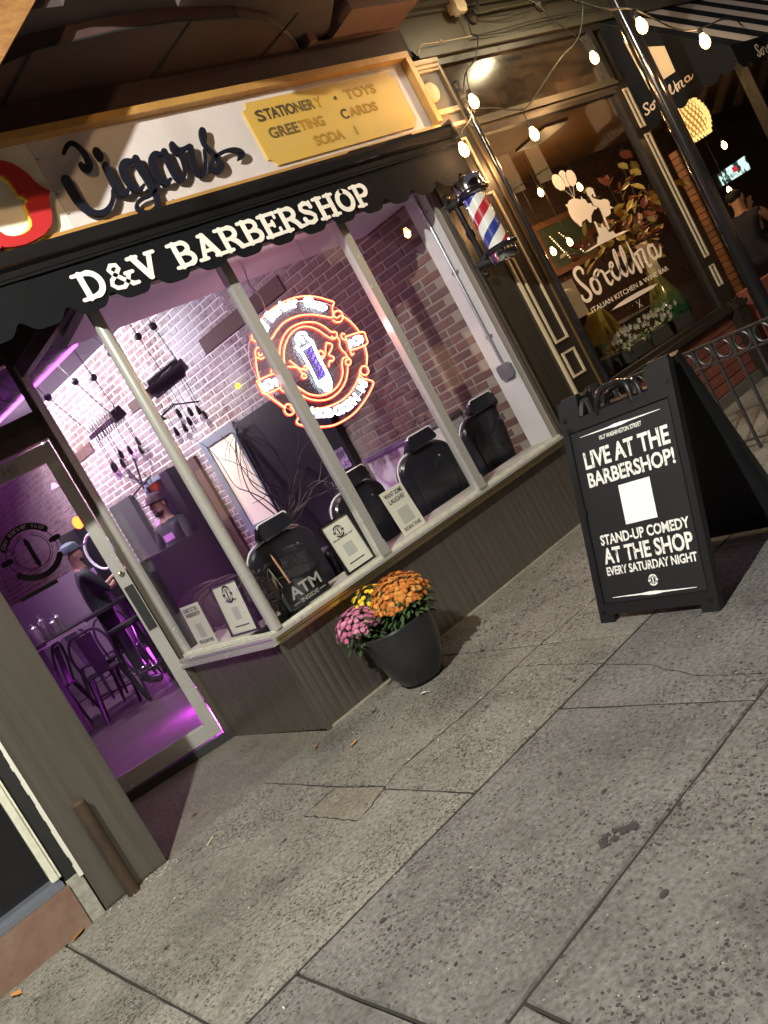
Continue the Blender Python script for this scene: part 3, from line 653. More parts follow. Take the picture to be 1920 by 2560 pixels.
# pillar left of the door
pl = MB().box((.276, -.0, .0), (.592, .30, 3.45)); pl.build('pillar', M_metal, bs)
MB().box((.279, -.004, .012), (.589, -.0005, 1.9)).build('pillar_face_sheet', M_metal, bs)
MB().box((.60-.05, .30, 0), (.60, 1.46, 3.0)).build('recess_side_wall', M_metal, bs)
# kneewall: tongue and groove metal boards, front and return
def rib(o, dr, nn, w_, z0, z1, bulge):      # narrow board with a shallow rounded face
    o, dr, nn = V(o), V(dr), V(nn); prof_ = [(0, -.03), (0, 0), (w_*.12, bulge*.7), (w_*.5, bulge), (w_*.88, bulge*.7), (w_, 0), (w_, -.03)]
    vs_ = [o+dr*p[0]+nn*p[1]+Z*z0 for p in prof_]+[o+dr*p[0]+nn*p[1]+Z*z1 for p in prof_]
    return MB().add(vs_, [(i, i+1, 8+i, 7+i) for i in range(6)]+[tuple(range(7, 14))], True)
for i in range(48):
    rib((1.634+i*.0543+.0008, -.003-rnd.uniform(0, .0012), 0), X, NF, .0525, .012, .545, .0013).build('panel', M_metal, bs, sharp=60)
MB().box((1.62, .0, 0), (4.62, .10, .54)).build('kneewall_core', M_rubber, bs)
MB().box((1.62, -.006, 0), (4.3, .0, .012)).build('base_grout', mat('grout', (.38, .33, .26), .9, bump=(60, .6, .006)), bs)
RD = V((-.1188, .9929, 0)); RN = V((-.9929, -.1188, 0)); RO = V((1.628, .0, 0))    # return wall: direction, outward normal, origin
MB().obox(RO, RD*1.17, -RN*.10, Z*.54).build('kneewall_core', M_rubber, bs)
for i in range(25):
    rib(RO+RD*(.004+i*.0462)+RN*(.003+rnd.uniform(0, .001)), RD, RN, .0448, 0, .545, .0030).build('panel', M_metal, bs, sharp=60)
# corner trim and right pillar
MB().box((1.606, -.012, 0), (1.634, .012, .545)).build('corner_trim', M_metal, bs)
RP = mat('right_pillar_cladding', (.050, .044, .036), .25, .5, noise=(3, (.065, .058, .046), .3, (8, 8, .5)), bump=(14, .1, .004))
for (a, b) in ((4.245, 4.40), (4.403, 4.545)):
    MB().box((a, -.008, 0), (b, .1, 2.86)).build('panel', RP, bs)
MB().box((4.545, -.03, 0), (4.565, .05, 2.86)).build('corner_bead', M_creamw, bs)
# sill: brass bead, aluminium nose, pale stone board
def sillrun(o, d, n, L):
    MB().obox(o+n*.058+Z*.546, d*L, -n*.03, Z*.020).build('sill_bead', M_brass if n == NF else M_alu, bs)
    MB().obox(o+n*.045+Z*.568, d*L, -n*.03, Z*.018).build('sill_nose', M_alu if n != NF else M_brass, bs)
    MB().obox(o+n*.052+Z*.587, d*L, -n*.04, Z*.016).build('sill_bead', M_alu, bs)
    MB().obox(o+n*.016+Z*.604, d*L, -n*.30, Z*.018).build('sill_board', M_sill, bs)
sillrun(V((1.60, 0, 0)), X, NF, 2.70)
sillrun(RO+RD*-.02, RD, RN, 1.19)
# mullions: round corner tube and three flat posts
MB().tube([(1.645, .0, .615), (1.645, .0, 2.86)], .034, 20).build('corner_mullion', M_alu, bs)
for a, b in ((2.425, 2.485), (3.312, 3.376)):
    mu = MB().box((a, -.030, .622), (b, .034, 2.86)).build('mullion', M_alu, bs)
    MB().box((a-.004, -.034, .62), (b+.004, -.031, .70)).build('mullion_foot', M_alu, mu)
MB().box((4.205, -.03, .60), (4.243, .035, 2.86)).box((4.222, -.045, .60), (4.232, -.031, 2.86)).build('window_jamb', M_dalu, bs)
MB().box((1.62, -.02, 2.54), (4.24, .04, 2.86)).build('window_head', M_dalu, bs)
MB().obox(RO+Z*2.60, RD*1.17, -RN*.05, Z*.10).obox(RO+RN*.012+Z*2.68, RD*1.17, -RN*.06, Z*.3).build('return_window_head', M_dalu, bs)
MB().obox(RO+RD*1.12+RN*.01+Z*.60, RD*.05, -RN*.05, Z*2.1).build('return_window_jamb', M_alu, bs)
for a, b in ((1.68, 2.425), (2.485, 3.312), (3.376, 4.205)):
    MB().box((a, .004, .622), (b, .010, 2.54)).build('window_pane', M_glass, bs)
MB().obox(RO+RD*.035-RN*.018+Z*.622, RD*1.085, -RN*.006, Z*1.98).build('window_pane', M_glass, bs)
MB().box((.6, .0, 2.98), (1.62, 1.6, 3.02)).build('recess_ceiling', mat('recess_ceiling', (.05, .045, .05), .8), bs)

# door, set at a slant at the back of the recess
DO = V((1.456, 1.175, 0)); DU = V((-.9497, .3131, 0)); DN = V((-.3131, -.9497, 0))
def dbox(mb, u0, u1, z0, z1, n0, n1): return mb.obox(DO+DU*u0+DN*n0+Z*z0, DU*(u1-u0), DN*(n1-n0), Z*(z1-z0))
fr = dbox(MB(), -.055, -.005, 0, 2.98, -.05, .03); dbox(fr, .93, .99, 0, 2.98, -.05, .03); dbox(fr, -.005, .93, 2.215, 2.31, -.05, .028); dbox(fr, -.005, .93, 2.311, 2.40, -.045, .012); dbox(fr, -.005, .93, 2.72, 2.98, -.05, .03)
fr.build('door_surround', M_dalu, bs)
dbox(MB(), -.005, .93, 2.40, 2.72, -.02, -.014).build('transom_pane', M_glass, bs)
dbox(MB(), -.05, .99, 0, .055, -.06, .05).build('threshold', mat('threshold_dark', (.03, .03, .032), .5), bs)
door = thing('door', None, None, (0, 0, 0)); door.parent = bs; door.location = V((1.0, 1.3, 0))-bs.location
dl = dbox(MB(), .004, .072, .062, 2.195, -.02, .022); dbox(dl, .85, .925, .062, 2.195, -.02, .022)
dbox(dl, .072, .85, 2.085, 2.195, -.02, .022); dbox(dl, .072, .85, .062, .155, -.02, .022)
dbox(dl, .072, .082, .155, 2.085, -.012, .014); dbox(dl, .072, .85, .155, .165, -.012, .014)
dl.build('door_frame', M_alu, door)
dbox(MB(), .082, .85, .165, 2.085, -.004, .002).build('door_pane', M_glass, door)
dbox(MB(), .010, .068, .86, 1.175, .0225, .026).build('push_plate', M_rubber, door)
MB().lathe([(.019, 0), (.019, .008), (.012, .012), (.006, .012)], DO+DU*.036+DN*.023+Z*1.262, 14, ax='y').build('lock', M_brass, door)
mk = MB(); put_text(mk, '/  HS', DO+DU*.40+DN*.0228+Z*2.112, -DU, Z, DN, Hh=.055, ext=.0004); mk.build('scrawled_letters', mat('scrawl', (.18, .16, .13), .7), door)
dbox(MB(), .38, .62, 1.405, 1.43, .003, .0045).build('black_strip_decal', M_rubber, door)
# round shop emblem printed on the door glass: ring, banners and pole
em = MB(); ec = DO+DU*.42+DN*.003+Z*1.645
def arcpts(r, a0, a1, n=18, wd=.006): return [(r*math.cos(R(a0+(a1-a0)*i/n)), r*math.sin(R(a0+(a1-a0)*i/n)), wd) for i in range(n+1)]
ribbons([arcpts(.105, 95, 425, 26, .005), arcpts(.118, 95, 425, 26, .003), arcpts(.150, 150, 205, 10, .005), arcpts(.150, -25, 30, 10, .005),
         arcpts(.160, 35, 145, 20, .042), arcpts(.160, 215, 325, 20, .036),
         [(-.135, .010, .034), (-.175, .010, .034)], [(.135, .010, .034), (.175, .010, .034)],
         [(0, -.07, .026), (0, .055, .026)], [(0, .06, .034), (0, .085, .016)], [(0, -.075, .034), (0, -.09, .02)]], ec, -DU, Z, DN, .0005, k=1, mb=em)
em.build('door_emblem', M_rubber, door)
eml = MB()
for ch, a in zip('D&V Barber Shop', [142-i*7.4 for i in range(15)]):
    if ch == ' ': continue
    ca, sa = math.cos(R(a)), math.sin(R(a)); uu = -DU*sa+Z*-ca; 
    ux_ = (-DU)*sa+Z*(-ca); uy_ = (-DU)*ca+Z*sa
    put_text(eml, ch, ec+uy_*.150-ux_*.006+DN*.006, ux_, uy_, DN, Hh=.022, ext=.0004)
eml.build('door_emblem_letters', mat('emblem_letter', (.55, .5, .5), .6), door)

# rusty bollard pipe against the pillar
pb = MB().tube([(.402, -.045, 0), (.402, -.045, .475)], .030, 18).lathe([(.030, 0), (.030, .006), (.018, .016), (.004, .018)], (.402, -.045, .475), 18)
M_rust = mat('rust', (.050, .034, .026), .6, .3, noise=(10, (.10, .070, .040), .2, (1, 1, .4)), bump=(50, .5, .004))
tag(pb.build('bollard_pipe', M_rust), 'rusty capped steel pipe standing against the brown pillar', 'pipe')

# ------------------------------------------------------------------ black scalloped awning with white slab lettering
aw = thing('shop_awning', 'black awning with a scalloped valance lettered D&V BARBERSHOP', 'awning', (2.4, -.1, 2.46), )
cs = MB(); 
prof = [(0, 2.86), (-.10, 2.862), (-.165, 2.845), (-.185, 2.815), (-.178, 2.775), (-.150, 2.755), (-.150, 2.745), (-.06, 2.745), (0, 2.75)]
cs.prism([(a, b) for a, b in prof], (-.6, 0, 0), Y, Z, X*5.08); cs.build('awning_cassette', M_blackm, aw)
bar = MB().box((-.6, -.168, 2.700), (4.485, -.150, 2.744)).box((-.6, -.172, 2.716), (4.485, -.168, 2.726)); bar.build('awning_front_bar', M_blackm, aw)
MB().box((3.62, -.10, 2.8625), (4.2, -.05, 2.88)).box((4.483, -.19, 2.74), (4.505, .0, 2.868)).build('awning_end_cap', M_blackm, aw)
vb = MB(); N = 600; x0, x1 = -.6, 4.49; vs_, fs_ = [], []
for i in range(N+1):
    x = x0+(x1-x0)*i/N; t = ((x-1.60)/.2415) % 1.0; bz = 2.455+.058*math.exp(-((t-.5)/.17)**2)
    wy = -.155+.0015*math.sin(x*9)+.0012*math.sin(x*23)
    for k, z in enumerate((2.700, 2.60, bz)):
        vs_.append((x, wy-.001*k, z))
for i in range(N):
    for k in range(2): a = 3*i+k; fs_.append((a, a+3, a+4, a+1))
vb.add(vs_, fs_, True); n0 = len(vs_)
vb.add([(x, y+.003, z) for x, y, z in vs_], [f[::-1] for f in fs_], True)
vb.add([vs_[3*i+2] for i in range(N+1)]+[(vs_[3*i+2][0], vs_[3*i+2][1]+.003, vs_[3*i+2][2]) for i in range(N+1)], [(i, i+1, N+2+i, N+1+i) for i in range(N)])
vb.build('valance', M_fabric, aw)

# slab-serif letters, each its own part
def S(*p, w=.17): return [(a, b, w) for a, b in p]
def arc(cx, cy, rx, ry, a0, a1, n=12, w=.17): return [(cx+rx*math.cos(R(a0+(a1-a0)*i/n)), cy+ry*math.sin(R(a0+(a1-a0)*i/n)), w) for i in range(n+1)]
def ser(x, y, L=.34): return [(x-L/2, y, .11), (x+L/2, y, .11)]
st_, sb_ = .945, .055
G = {
 'D': (.86, [S((.20, .05), (.20, .95)), ser(.16, sb_), ser(.16, st_), [(.2, .93, .13), (.36, .93, .13)]+arc(.38, .5, .34, .43, 80, -80, 12, .17)+[(.36, .07, .13), (.2, .07, .13)]]),
 '&': (.92, [S((.80, .06), (.62, .20), (.30, .62), (.24, .78), (.36, .92), (.52, .88), (.55, .74), (.40, .58), (.18, .40), (.12, .24), (.22, .09), (.44, .05), (.62, .20), (.76, .46), w=.125), ser(.82, .06, .2), ser(.78, .49, .24)]),
 'V': (.90, [S((.18, .93), (.46, .10), w=.19), S((.74, .93), (.46, .10), w=.15), ser(.16, st_, .30), ser(.76, st_, .28)]),
 'B': (.82, [S((.20, .05), (.20, .95)), ser(.15, sb_, .28), ser(.15, st_, .28), [(.2, .93, .12), (.42, .93, .12)]+arc(.44, .73, .20, .20, 80, -80, 8, .15)+[(.42, .52, .11), (.2, .52, .11)], [(.2, .51, .11), (.46, .51, .11)]+arc(.48, .29, .22, .22, 80, -80, 8, .16)+[(.44, .07, .12), (.2, .07, .12)]]),
 'A': (.96, [S((.20, .07), (.47, .93), w=.14), S((.76, .07), (.47, .93), w=.19), ser(.17, sb_, .28), ser(.79, sb_, .30), S((.30, .33), (.66, .33), w=.11), ser(.42, .945, .18)]),
 'R': (.90, [S((.20, .05), (.20, .95)), ser(.18, sb_, .34), ser(.15, st_, .28), [(.2, .93, .12), (.44, .93, .12)]+arc(.46, .71, .22, .22, 80, -80, 8, .16)+[(.44, .49, .12), (.2, .49, .12)], S((.48, .47), (.62, .30), (.72, .07)), ser(.78, sb_, .22)]),
 'E': (.78, [S((.20, .05), (.20, .95)), S((.04, .94), (.68, .94), w=.12), S((.04, .06), (.70, .06), w=.12), S((.2, .51), (.50, .51), w=.12), S((.66, .74), (.66, .96), w=.10), S((.68, .04), (.68, .27), w=.10), S((.50, .40), (.50, .63), w=.09)]),
 'S': (.74, [S((.58, .72), (.54, .86), (.36, .93), (.18, .86), (.14, .71), (.24, .58), (.46, .46), (.58, .32), (.54, .14), (.36, .065), (.18, .12), (.12, .28), w=.16), S((.60, .70), (.60, .95), w=.08), S((.10, .05), (.10, .30), w=.08)]),
 'H': (.96, [S((.22, .05), (.22, .95)), S((.74, .05), (.74, .95)), ser(.22, sb_), ser(.22, st_), ser(.74, sb_), ser(.74, st_), S((.22, .51), (.74, .51), w=.12)]),
 'O': (.86, [arc(.43, .5, .32, .42, 90, 450, 24, .17)]),
 'P': (.80, [S((.20, .05), (.20, .95)), ser(.20, sb_, .36), ser(.15, st_, .28), [(.2, .93, .12), (.42, .93, .12)]+arc(.44, .70, .22, .23, 80, -80, 8, .16)+[(.42, .47, .12), (.2, .47, .12)]]),
}
text = 'D&V BARBERSHOP'; tot = sum(G[c][0] if c != ' ' else .50 for c in text); k = (3.56-1.575)/tot; xx = 1.575; hh = .140
for c in text:
    if c == ' ': xx += .50*k; continue
    ribbons([[(p[0]*k, p[1]*hh, p[2]*.178) for p in s] for s in G[c][1]], (xx, -.1600, 2.508), X, Z, NF, .003, k=1).build('letter', M_cream, aw)
    xx += G[c][0]*k

# ------------------------------------------------------------------ the old cigar sign
sg = thing('shop_sign', 'long old sign board reading Cigars with a mustard stationery plaque', 'sign', (2.4, -.05, 2.865))
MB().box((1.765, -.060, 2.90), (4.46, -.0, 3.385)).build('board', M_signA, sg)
MB().box((-.6, -.060, 2.90), (1.763, -.0, 3.385)).build('board', M_signW, sg)  # paler left panel: street light on this end put into the board colour
MB().box((-.6, -.12, 3.372), (4.515, .0, 3.415)).build('frame_top', M_gold, sg)
MB().box((-.6, -.078, 2.868), (4.515, .0, 2.898)).build('frame_bottom', M_gold, sg)
MB().box((4.470, -.12, 2.90), (4.515, .0, 3.370)).build('frame_side', M_gold, sg)
for (x, z) in ((1.775, 3.28), (1.775, 3.09), (1.775, 2.98), (2.35, 2.905), (3.0, 3.36)):
    MB().lathe([(.004, 0), (.004, .003)], (x, -.0605, z), 8, ax='y').build('screw', M_rubber, sg)
# CIGARS script
lets = {'C': (0, 2), 'i': (3, 1), 'g': (4, 5), 'a': (6, 7), 'r': (8, 9), 's': (10,)}
for idx in ((0, 2), (1, 3), (4, 5), (6, 7), (8, 9), (10,)):
    ribbons([CIG[i] for i in idx], (0, -.088, 0), X, Z, NF, .020, k=5, base=.0).build('script_letter', M_navy, sg)
    for i in idx[:1]:
        p = CIG[i][len(CIG[i])//2]; MB().box((p[0]-.004, -.09, p[1]-.004), (p[0]+.004, -.06, p[1]+.004)).build('standoff', M_rubber, sg)
# red O with a yellow edge, its left half out of the photo
ox = 1.372
outer = [p[:2] for p in OO[0]]; outer = outer+[(2*ox-p[0], p[1]) for p in outer[::-1]]; outer[0:0] = []
top = [(1.50, 3.312), (ox, 3.318)]; outer = [p[:2] for p in OO[0]][::-1]+top+[(2*ox-1.50, 3.312)]+[(2*ox-p[0], p[1]) for p in OO[0]]
inner = [p[:2] for p in OO[1]][::-1]; inner = inner+[(1.44, 3.245), (ox, 3.252), (2*ox-1.44, 3.245)]+[(2*ox-p[0], p[1]) for p in OO[1]]
mb = MB(); put_shape(mb, [outer, inner], (0, -.085, 0), X, Z, NF, .022); mb.build('red_letter', M_red, sg)
def grow(poly, d, c=(1.372, 3.09)):
    return [(c[0]+(p[0]-c[0])*(1+d/.3), c[1]+(p[1]-c[1])*(1+d/.2)) for p in poly]
mb = MB(); put_shape(mb, [grow(outer, .004), grow(inner, -.014)], (0, -.066, 0), X, Z, NF, .018); mb.build('yellow_edge', M_yel, sg)
# plaque with notched corners
px0, px1, pz0, pz1, q = 3.052, 4.325, 2.925, 3.325, .045
def notch():
    P = []
    for (cx, cz, a0) in ((px1, pz1, 270), (px0, pz1, 360), (px0, pz0, 90), (px1, pz0, 180)):
        for i in range(7): a = R(a0-90*i/6); P.append((cx+q*math.cos(a)*1.0, cz+q*math.sin(a)))
    return P
P = notch(); Pn = []
for (cx, cz) in ((px1, pz1), (px0, pz1), (px0, pz0), (px1, pz0)):
    sx = -1 if cx == px1 else 1; sz = -1 if cz == pz1 else 1
    seg = [(cx+sx*q*math.cos(R(a)), cz+sz*q*math.sin(R(a))) for a in (0, 15, 30, 45, 60, 75, 90)]
    if (cx, cz) in ((px1, pz1), (px0, pz0)): seg = seg[::-1]
    Pn += seg
mb = MB(); put_shape(mb, [Pn], (0, -.061, 0), X, Z, NF, .016); plq = mb.build('plaque', M_plq, sg)
def plaque_text(t, x, z, W, hgt, m):
    mb = MB(); put_text(mb, t, (x, -.078, z), X, Z, NF, W=W, Hh=hgt, ext=.003, offset=.022); return mb.build('plaque_letters', m, plq)
F1 = mat('faded_black', (.06, .045, .03), .6); F2 = mat('faded_ochre', (.14, .09, .03), .6); F3 = mat('faded_gold', (.36, .20, .025), .6)
plaque_text('S', 3.120, 3.195, .062, .072, F1); plaque_text('TATIO', 3.188, 3.197, .225, .070, F1); plaque_text('NER', 3.418, 3.199, .155, .066, F2); plaque_text('Y', 3.585, 3.199, .05, .066, F3)
plaque_text('\u2022', 3.745, 3.222, .024, .024, F1); plaque_text('TOYS', 3.845, 3.205, .27, .066, F3)
plaque_text('GREE', 3.145, 3.082, .225, .068, F2); plaque_text('TING', 3.382, 3.084, .20, .066, F3)
plaque_text('C', 3.735, 3.088, .055, .068, F1); plaque_text('ARDS', 3.805, 3.092, .25, .064, F3)
plaque_text('SODA', 3.435, 2.972, .24, .066, F3); plaque_text('I', 3.78, 2.975, .012, .06, F3)

# ------------------------------------------------------------------ bay window underside above the sign
by = thing('bay_window', 'dark maroon underside of a bowed bay window above the cigar sign', 'bay window', (2.6, -.3, 3.42))
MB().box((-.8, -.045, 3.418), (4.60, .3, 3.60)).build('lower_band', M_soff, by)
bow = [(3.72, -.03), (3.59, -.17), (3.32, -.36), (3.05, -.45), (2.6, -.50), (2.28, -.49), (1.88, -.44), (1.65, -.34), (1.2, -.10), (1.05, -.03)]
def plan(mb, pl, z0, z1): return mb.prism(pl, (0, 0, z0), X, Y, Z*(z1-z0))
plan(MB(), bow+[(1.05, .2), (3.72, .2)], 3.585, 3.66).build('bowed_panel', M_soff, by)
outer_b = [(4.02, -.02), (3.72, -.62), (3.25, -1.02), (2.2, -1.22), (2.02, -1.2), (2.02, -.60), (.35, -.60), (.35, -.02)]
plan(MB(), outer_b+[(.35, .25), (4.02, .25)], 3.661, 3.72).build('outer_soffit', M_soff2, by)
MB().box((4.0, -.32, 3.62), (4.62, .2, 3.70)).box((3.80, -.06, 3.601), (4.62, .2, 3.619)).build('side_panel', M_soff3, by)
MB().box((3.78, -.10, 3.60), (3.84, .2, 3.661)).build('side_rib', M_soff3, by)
seam = MB()
for (x, s) in ((1.75, 1), (2.62, 1), (3.38, 1)):
    yb = -.42 if x != 2.62 else -.50
    seam.bar((x, .0, 3.583), (x+.1, yb, 3.583), .012, .010)
seam.tube([(x, y, 3.584) for x, y in bow], .006, 6); seam.build('seam', M_rubber, by)
for (x, y, k2) in ((2.52, -.70, 0),):
    cb = MB(); cb.prism([(0, 0), (.10, .0), (.13, .10), (.16, .22), (.05, .22), (.02, .10)], (x, y, 3.52), Y*-1, Z, X*.07); cb.build('corbel', M_soff2, by)
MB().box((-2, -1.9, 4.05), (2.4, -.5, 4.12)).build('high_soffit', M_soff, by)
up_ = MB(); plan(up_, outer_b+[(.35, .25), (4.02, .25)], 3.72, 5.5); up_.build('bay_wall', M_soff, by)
MB().box((-4, .21, 3.42), (4.62, .5, 8)).build('upper_wall', mat('upper_brick', (.12, .06, .045), .8), bs)
# orange-lit strand board, end of a timber canopy at the top left of the photo
osb = MB().prism([(1.36, 3.228), (2.05, 3.812), (2.6, 5.3), (.0, 5.3), (.3, 3.3)], (0, -.625, 0), X, Z, Y*-.018)
m_osb = mat('strand_board', (.30, .16, .055), .7, 0, noise=(16, (.16, .07, .02), .22, (1, 1, 2.6)), bump=(24, .5, .005))
tag(osb.build('strand_board_panel', m_osb), 'orange strand board panel end high in the top left corner', 'board')

# ------------------------------------------------------------------ inside the barbershop
WO = V((4.203, 0, 0)); WD = V((-.2554, .9668, 0)); WI = V((-.9668, -.2554, 0))     # party wall: origin, direction inward, normal into the room
def wp(s, z, off=0.): return WO+WD*s+WI*off+Z*z
def wbox(mb, s0, s1, z0, z1, o0, o1): return mb.obox(wp(s0, z0, o0), WD*(s1-s0), WI*(o1-o0), Z*(z1-z0))
M_mort = mat('mortar_grey', (.27, .23, .20), .9, bump=(60, .5, .004))
def brickmat():
    m = bpy.data.materials.new('old_brick'); m.use_nodes = True; t = m.node_tree; N = t.nodes; Lk = t.links.new; b = N['Principled BSDF']
    b.inputs['Roughness'].default_value = .85
    oi = N.new('ShaderNodeObjectInfo'); g = N.new('ShaderNodeNewGeometry'); at = N.new('ShaderNodeAttribute'); at.attribute_name = 'brick_tone'
    r = N.new('ShaderNodeMath'); r.operation = 'ADD'; Lk(oi.outputs['Random'], r.inputs[0]); Lk(at.outputs['Fac'], r.inputs[1])
    fr = N.new('ShaderNodeMath'); fr.operation = 'FRACT'; Lk(r.outputs[0], fr.inputs[0])
    cr = N.new('ShaderNodeValToRGB'); e = cr.color_ramp.elements; e[0].color = (.10, .036, .030, 1); e[1].color = (.17, .075, .052, 1)
    x = e.new(.35); x.color = (.14, .050, .038, 1); x = e.new(.7); x.color = (.085, .042, .040, 1)
    Lk(fr.outputs[0], cr.inputs[0])
    n = N.new('ShaderNodeTexNoise'); n.inputs['Scale'].default_value = 22; n.inputs['Detail'].default_value = 7; n.inputs['Roughness'].default_value = .7; Lk(g.outputs['Position'], n.inputs['Vector'])
    sp = N.new('ShaderNodeSeparateXYZ'); Lk(g.outputs['Position'], sp.inputs[0])
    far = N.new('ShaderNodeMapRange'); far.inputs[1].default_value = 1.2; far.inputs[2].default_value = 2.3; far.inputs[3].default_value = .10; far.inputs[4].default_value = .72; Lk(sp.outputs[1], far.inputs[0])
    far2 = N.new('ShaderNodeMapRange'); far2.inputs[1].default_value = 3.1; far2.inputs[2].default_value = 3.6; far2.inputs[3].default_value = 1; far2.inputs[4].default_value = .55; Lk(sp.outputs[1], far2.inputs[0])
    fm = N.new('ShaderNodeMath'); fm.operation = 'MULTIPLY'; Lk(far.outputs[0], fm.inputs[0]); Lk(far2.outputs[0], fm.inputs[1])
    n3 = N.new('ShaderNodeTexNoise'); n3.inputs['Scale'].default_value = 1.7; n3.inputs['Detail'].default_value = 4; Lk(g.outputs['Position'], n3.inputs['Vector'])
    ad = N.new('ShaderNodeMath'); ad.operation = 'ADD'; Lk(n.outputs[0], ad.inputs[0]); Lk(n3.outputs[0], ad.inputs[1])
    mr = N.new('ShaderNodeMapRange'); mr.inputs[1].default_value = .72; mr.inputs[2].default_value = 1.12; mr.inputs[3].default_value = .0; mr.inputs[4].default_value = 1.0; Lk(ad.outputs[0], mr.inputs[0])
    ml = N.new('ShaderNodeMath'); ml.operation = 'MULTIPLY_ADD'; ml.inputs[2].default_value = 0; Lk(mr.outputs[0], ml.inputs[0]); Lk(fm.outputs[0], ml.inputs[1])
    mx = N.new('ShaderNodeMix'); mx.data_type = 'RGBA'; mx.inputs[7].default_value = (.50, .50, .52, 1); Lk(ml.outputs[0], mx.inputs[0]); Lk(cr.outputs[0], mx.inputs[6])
    Lk(mx.outputs[2], b.inputs['Base Color'])
    bp = N.new('ShaderNodeBump'); bp.inputs['Strength'].default_value = .6; bp.inputs['Distance'].default_value = .005; Lk(n.outputs[0], bp.inputs['Height']); Lk(bp.outputs[0], b.inputs['Normal'])
    return m
M_brick = brickmat()
M_mortw = mat('lime_mortar', (.66, .63, .62), .9, bump=(60, .4, .004))
pw = thing('brick_party_wall', None, None, (3.0, 4.0, 0), kind='structure')
wbox(MB(), .0, 2.25, 0, 3.6, -.30, .0).build('mortar', M_mort, pw); wbox(MB(), 2.25, 5.5, 0, 3.6, -.30, .0).build('mortar', M_mortw, pw); wbox(MB(), 5.5, 10, 0, 3.6, -.30, .0).build('mortar', M_mort, pw)
# brick meshes: three kinds, shared
bmeshes = []
for v_ in range(3):
    r_ = random.Random(v_); b_ = MB(); L_, H_b, D_ = .195, .054, .006
    j = lambda a: r_.uniform(-a, a)
    vs_ = [(0+j(.003), 0, 0+j(.002)), (L_+j(.003), 0, 0+j(.002)), (L_+j(.003), 0, H_b+j(.002)), (0+j(.003), 0, H_b+j(.002))]
    top_ = [(.004+j(.002), D_, .004+j(.001)), (L_-.004+j(.002), D_, .004), (L_-.004, D_+j(.002), H_b-.004), (.004, D_, H_b-.004)]
    me = bpy.data.meshes.new('brick'); me.from_pydata(vs_+top_, [], [(4, 5, 6, 7), (0, 1, 5, 4), (1, 2, 6, 5), (2, 3, 7, 6), (3, 0, 4, 7)]); me.materials.append(M_brick)
    bm_ = bmesh.new(); bm_.from_mesh(me); bmesh.ops.reverse_faces(bm_, faces=bm_.faces) if False else None; bm_.to_mesh(me); bm_.free(); bmeshes.append(me)
rest = MB(); tones = []
rows = 50; cand = []
for r_ in range(rows):
    z = .02+r_*.066
    if z > 3.3: break
    s = .20+(.105 if r_ % 2 else 0); header = (r_ % 6 == 5)
    while s < 9.7:
        L_ = .105 if header else .21
        y_ = s*.9668
        cand.append((s, z, header)); s += L_
def vis(s, z):      # big in the photo: seen through the front panes, near the glass
    return (.21 < s < 2.3 and .62 < z < 2.6)
near = [c for c in cand if vis(c[0], c[1])]
near.sort(key=lambda c: c[0]); nearset = set(near[:296])
rotm = Matrix((WD, WI, Z)).transposed()
for c in cand:
    s, z, header = c
    if s < .2 and z > .5: pass
    if c in nearset:
        o = bpy.data.objects.new('brick', rnd.choice(bmeshes)); C.objects.link(o); o.parent = pw
        mtx = rotm.to_4x4(); mtx.translation = wp(s, z, -.001)-pw.location; o.matrix_local = mtx
        o.scale = ((.5 if header else 1), 1+rnd.uniform(-.3, .3), 1)
    else:
        me = rnd.choice(bmeshes); k0 = len(rest.v); q = .5 if header else 1; dd = rnd.uniform(.7, 1.3)
        rest.v += [tuple(wp(s+v.co.x*q, z+v.co.z, -.001+v.co.y*dd)) for v in me.vertices]
        t_ = rnd.random()
        for p in me.polygons: rest.f.append([k0+i for i in p.vertices]); rest.m.append(0); rest.sm.append(False); tones.append(t_)
ro = rest.build('brickwork', M_brick, pw); tag(ro, kind='stuff')
at = ro.data.attributes.new('brick_tone', 'FLOAT', 'FACE'); at.data.foreach_set('value', tones)

M_lilac = mat('lilac_wall', (.46, .40, .44), .7, 0, noise=(3, (.38, .33, .37), .3))
M_plaster = mat('white_plaster', (.70, .67, .68), .6, 0, noise=(6, (.60, .58, .60), .3), bump=(20, .1, .002))
MB().box((-3, 9.45, 0), (3, 9.6, 3.4)).build('rear_wall', M_lilac, bs)
lw = MB().obox((.55, 1.62, 0), V((-.2554, .9668, 0))*8.2, V((-.1, 0, 0)), Z*3.4); lw.build('side_wall', M_lilac, bs)
fl_ = MB().add([(1.66, .12, .045), (4.2, .12, .045), (4.2, 9.5, .045), (-2.5, 9.5, .045), (-2.5, 3, .045), (.60, 1.55, .045), (1.46, 1.24, .045), (1.52, 1.2, .045)], [tuple(range(8))])
M_floor = mat('shop_floor', (.16, .11, .13), .34, 0, noise=(1.2, (.09, .065, .08), .3, (1, 2.5, 1)), bump=(20, .1, .002))
fo = fl_.build('shop_floor', M_floor); tag(fo, kind='structure')
ceil = MB().box((-3, .56, 3.33), (4.3, 9.6, 3.45)); co = ceil.build('shop_ceiling', mat('ceiling_grey', (.20, .19, .21), .8)); tag(co, kind='structure')
MB().box((1.66, .05, 2.545), (4.19, .60, 2.60)).box((1.66, .60, 2.545), (4.05, .62, 3.33)).build('window_soffit', M_plaster, bs)
wbox(MB(), .035, .215, .03, 2.60, .002, .018).build('plaster_pier', M_plaster, bs)
cd = MB().tube([wp(.10, 1.25, .036), wp(.10, 2.6, .036)], .011, 10)
for z in (1.45, 1.95, 2.4): wbox(cd, .075, .125, z, z+.018, .018, .040)
tag(cd.build('conduit', M_steel), 'thin steel conduit running down the white plaster pier inside the shop', 'conduit')
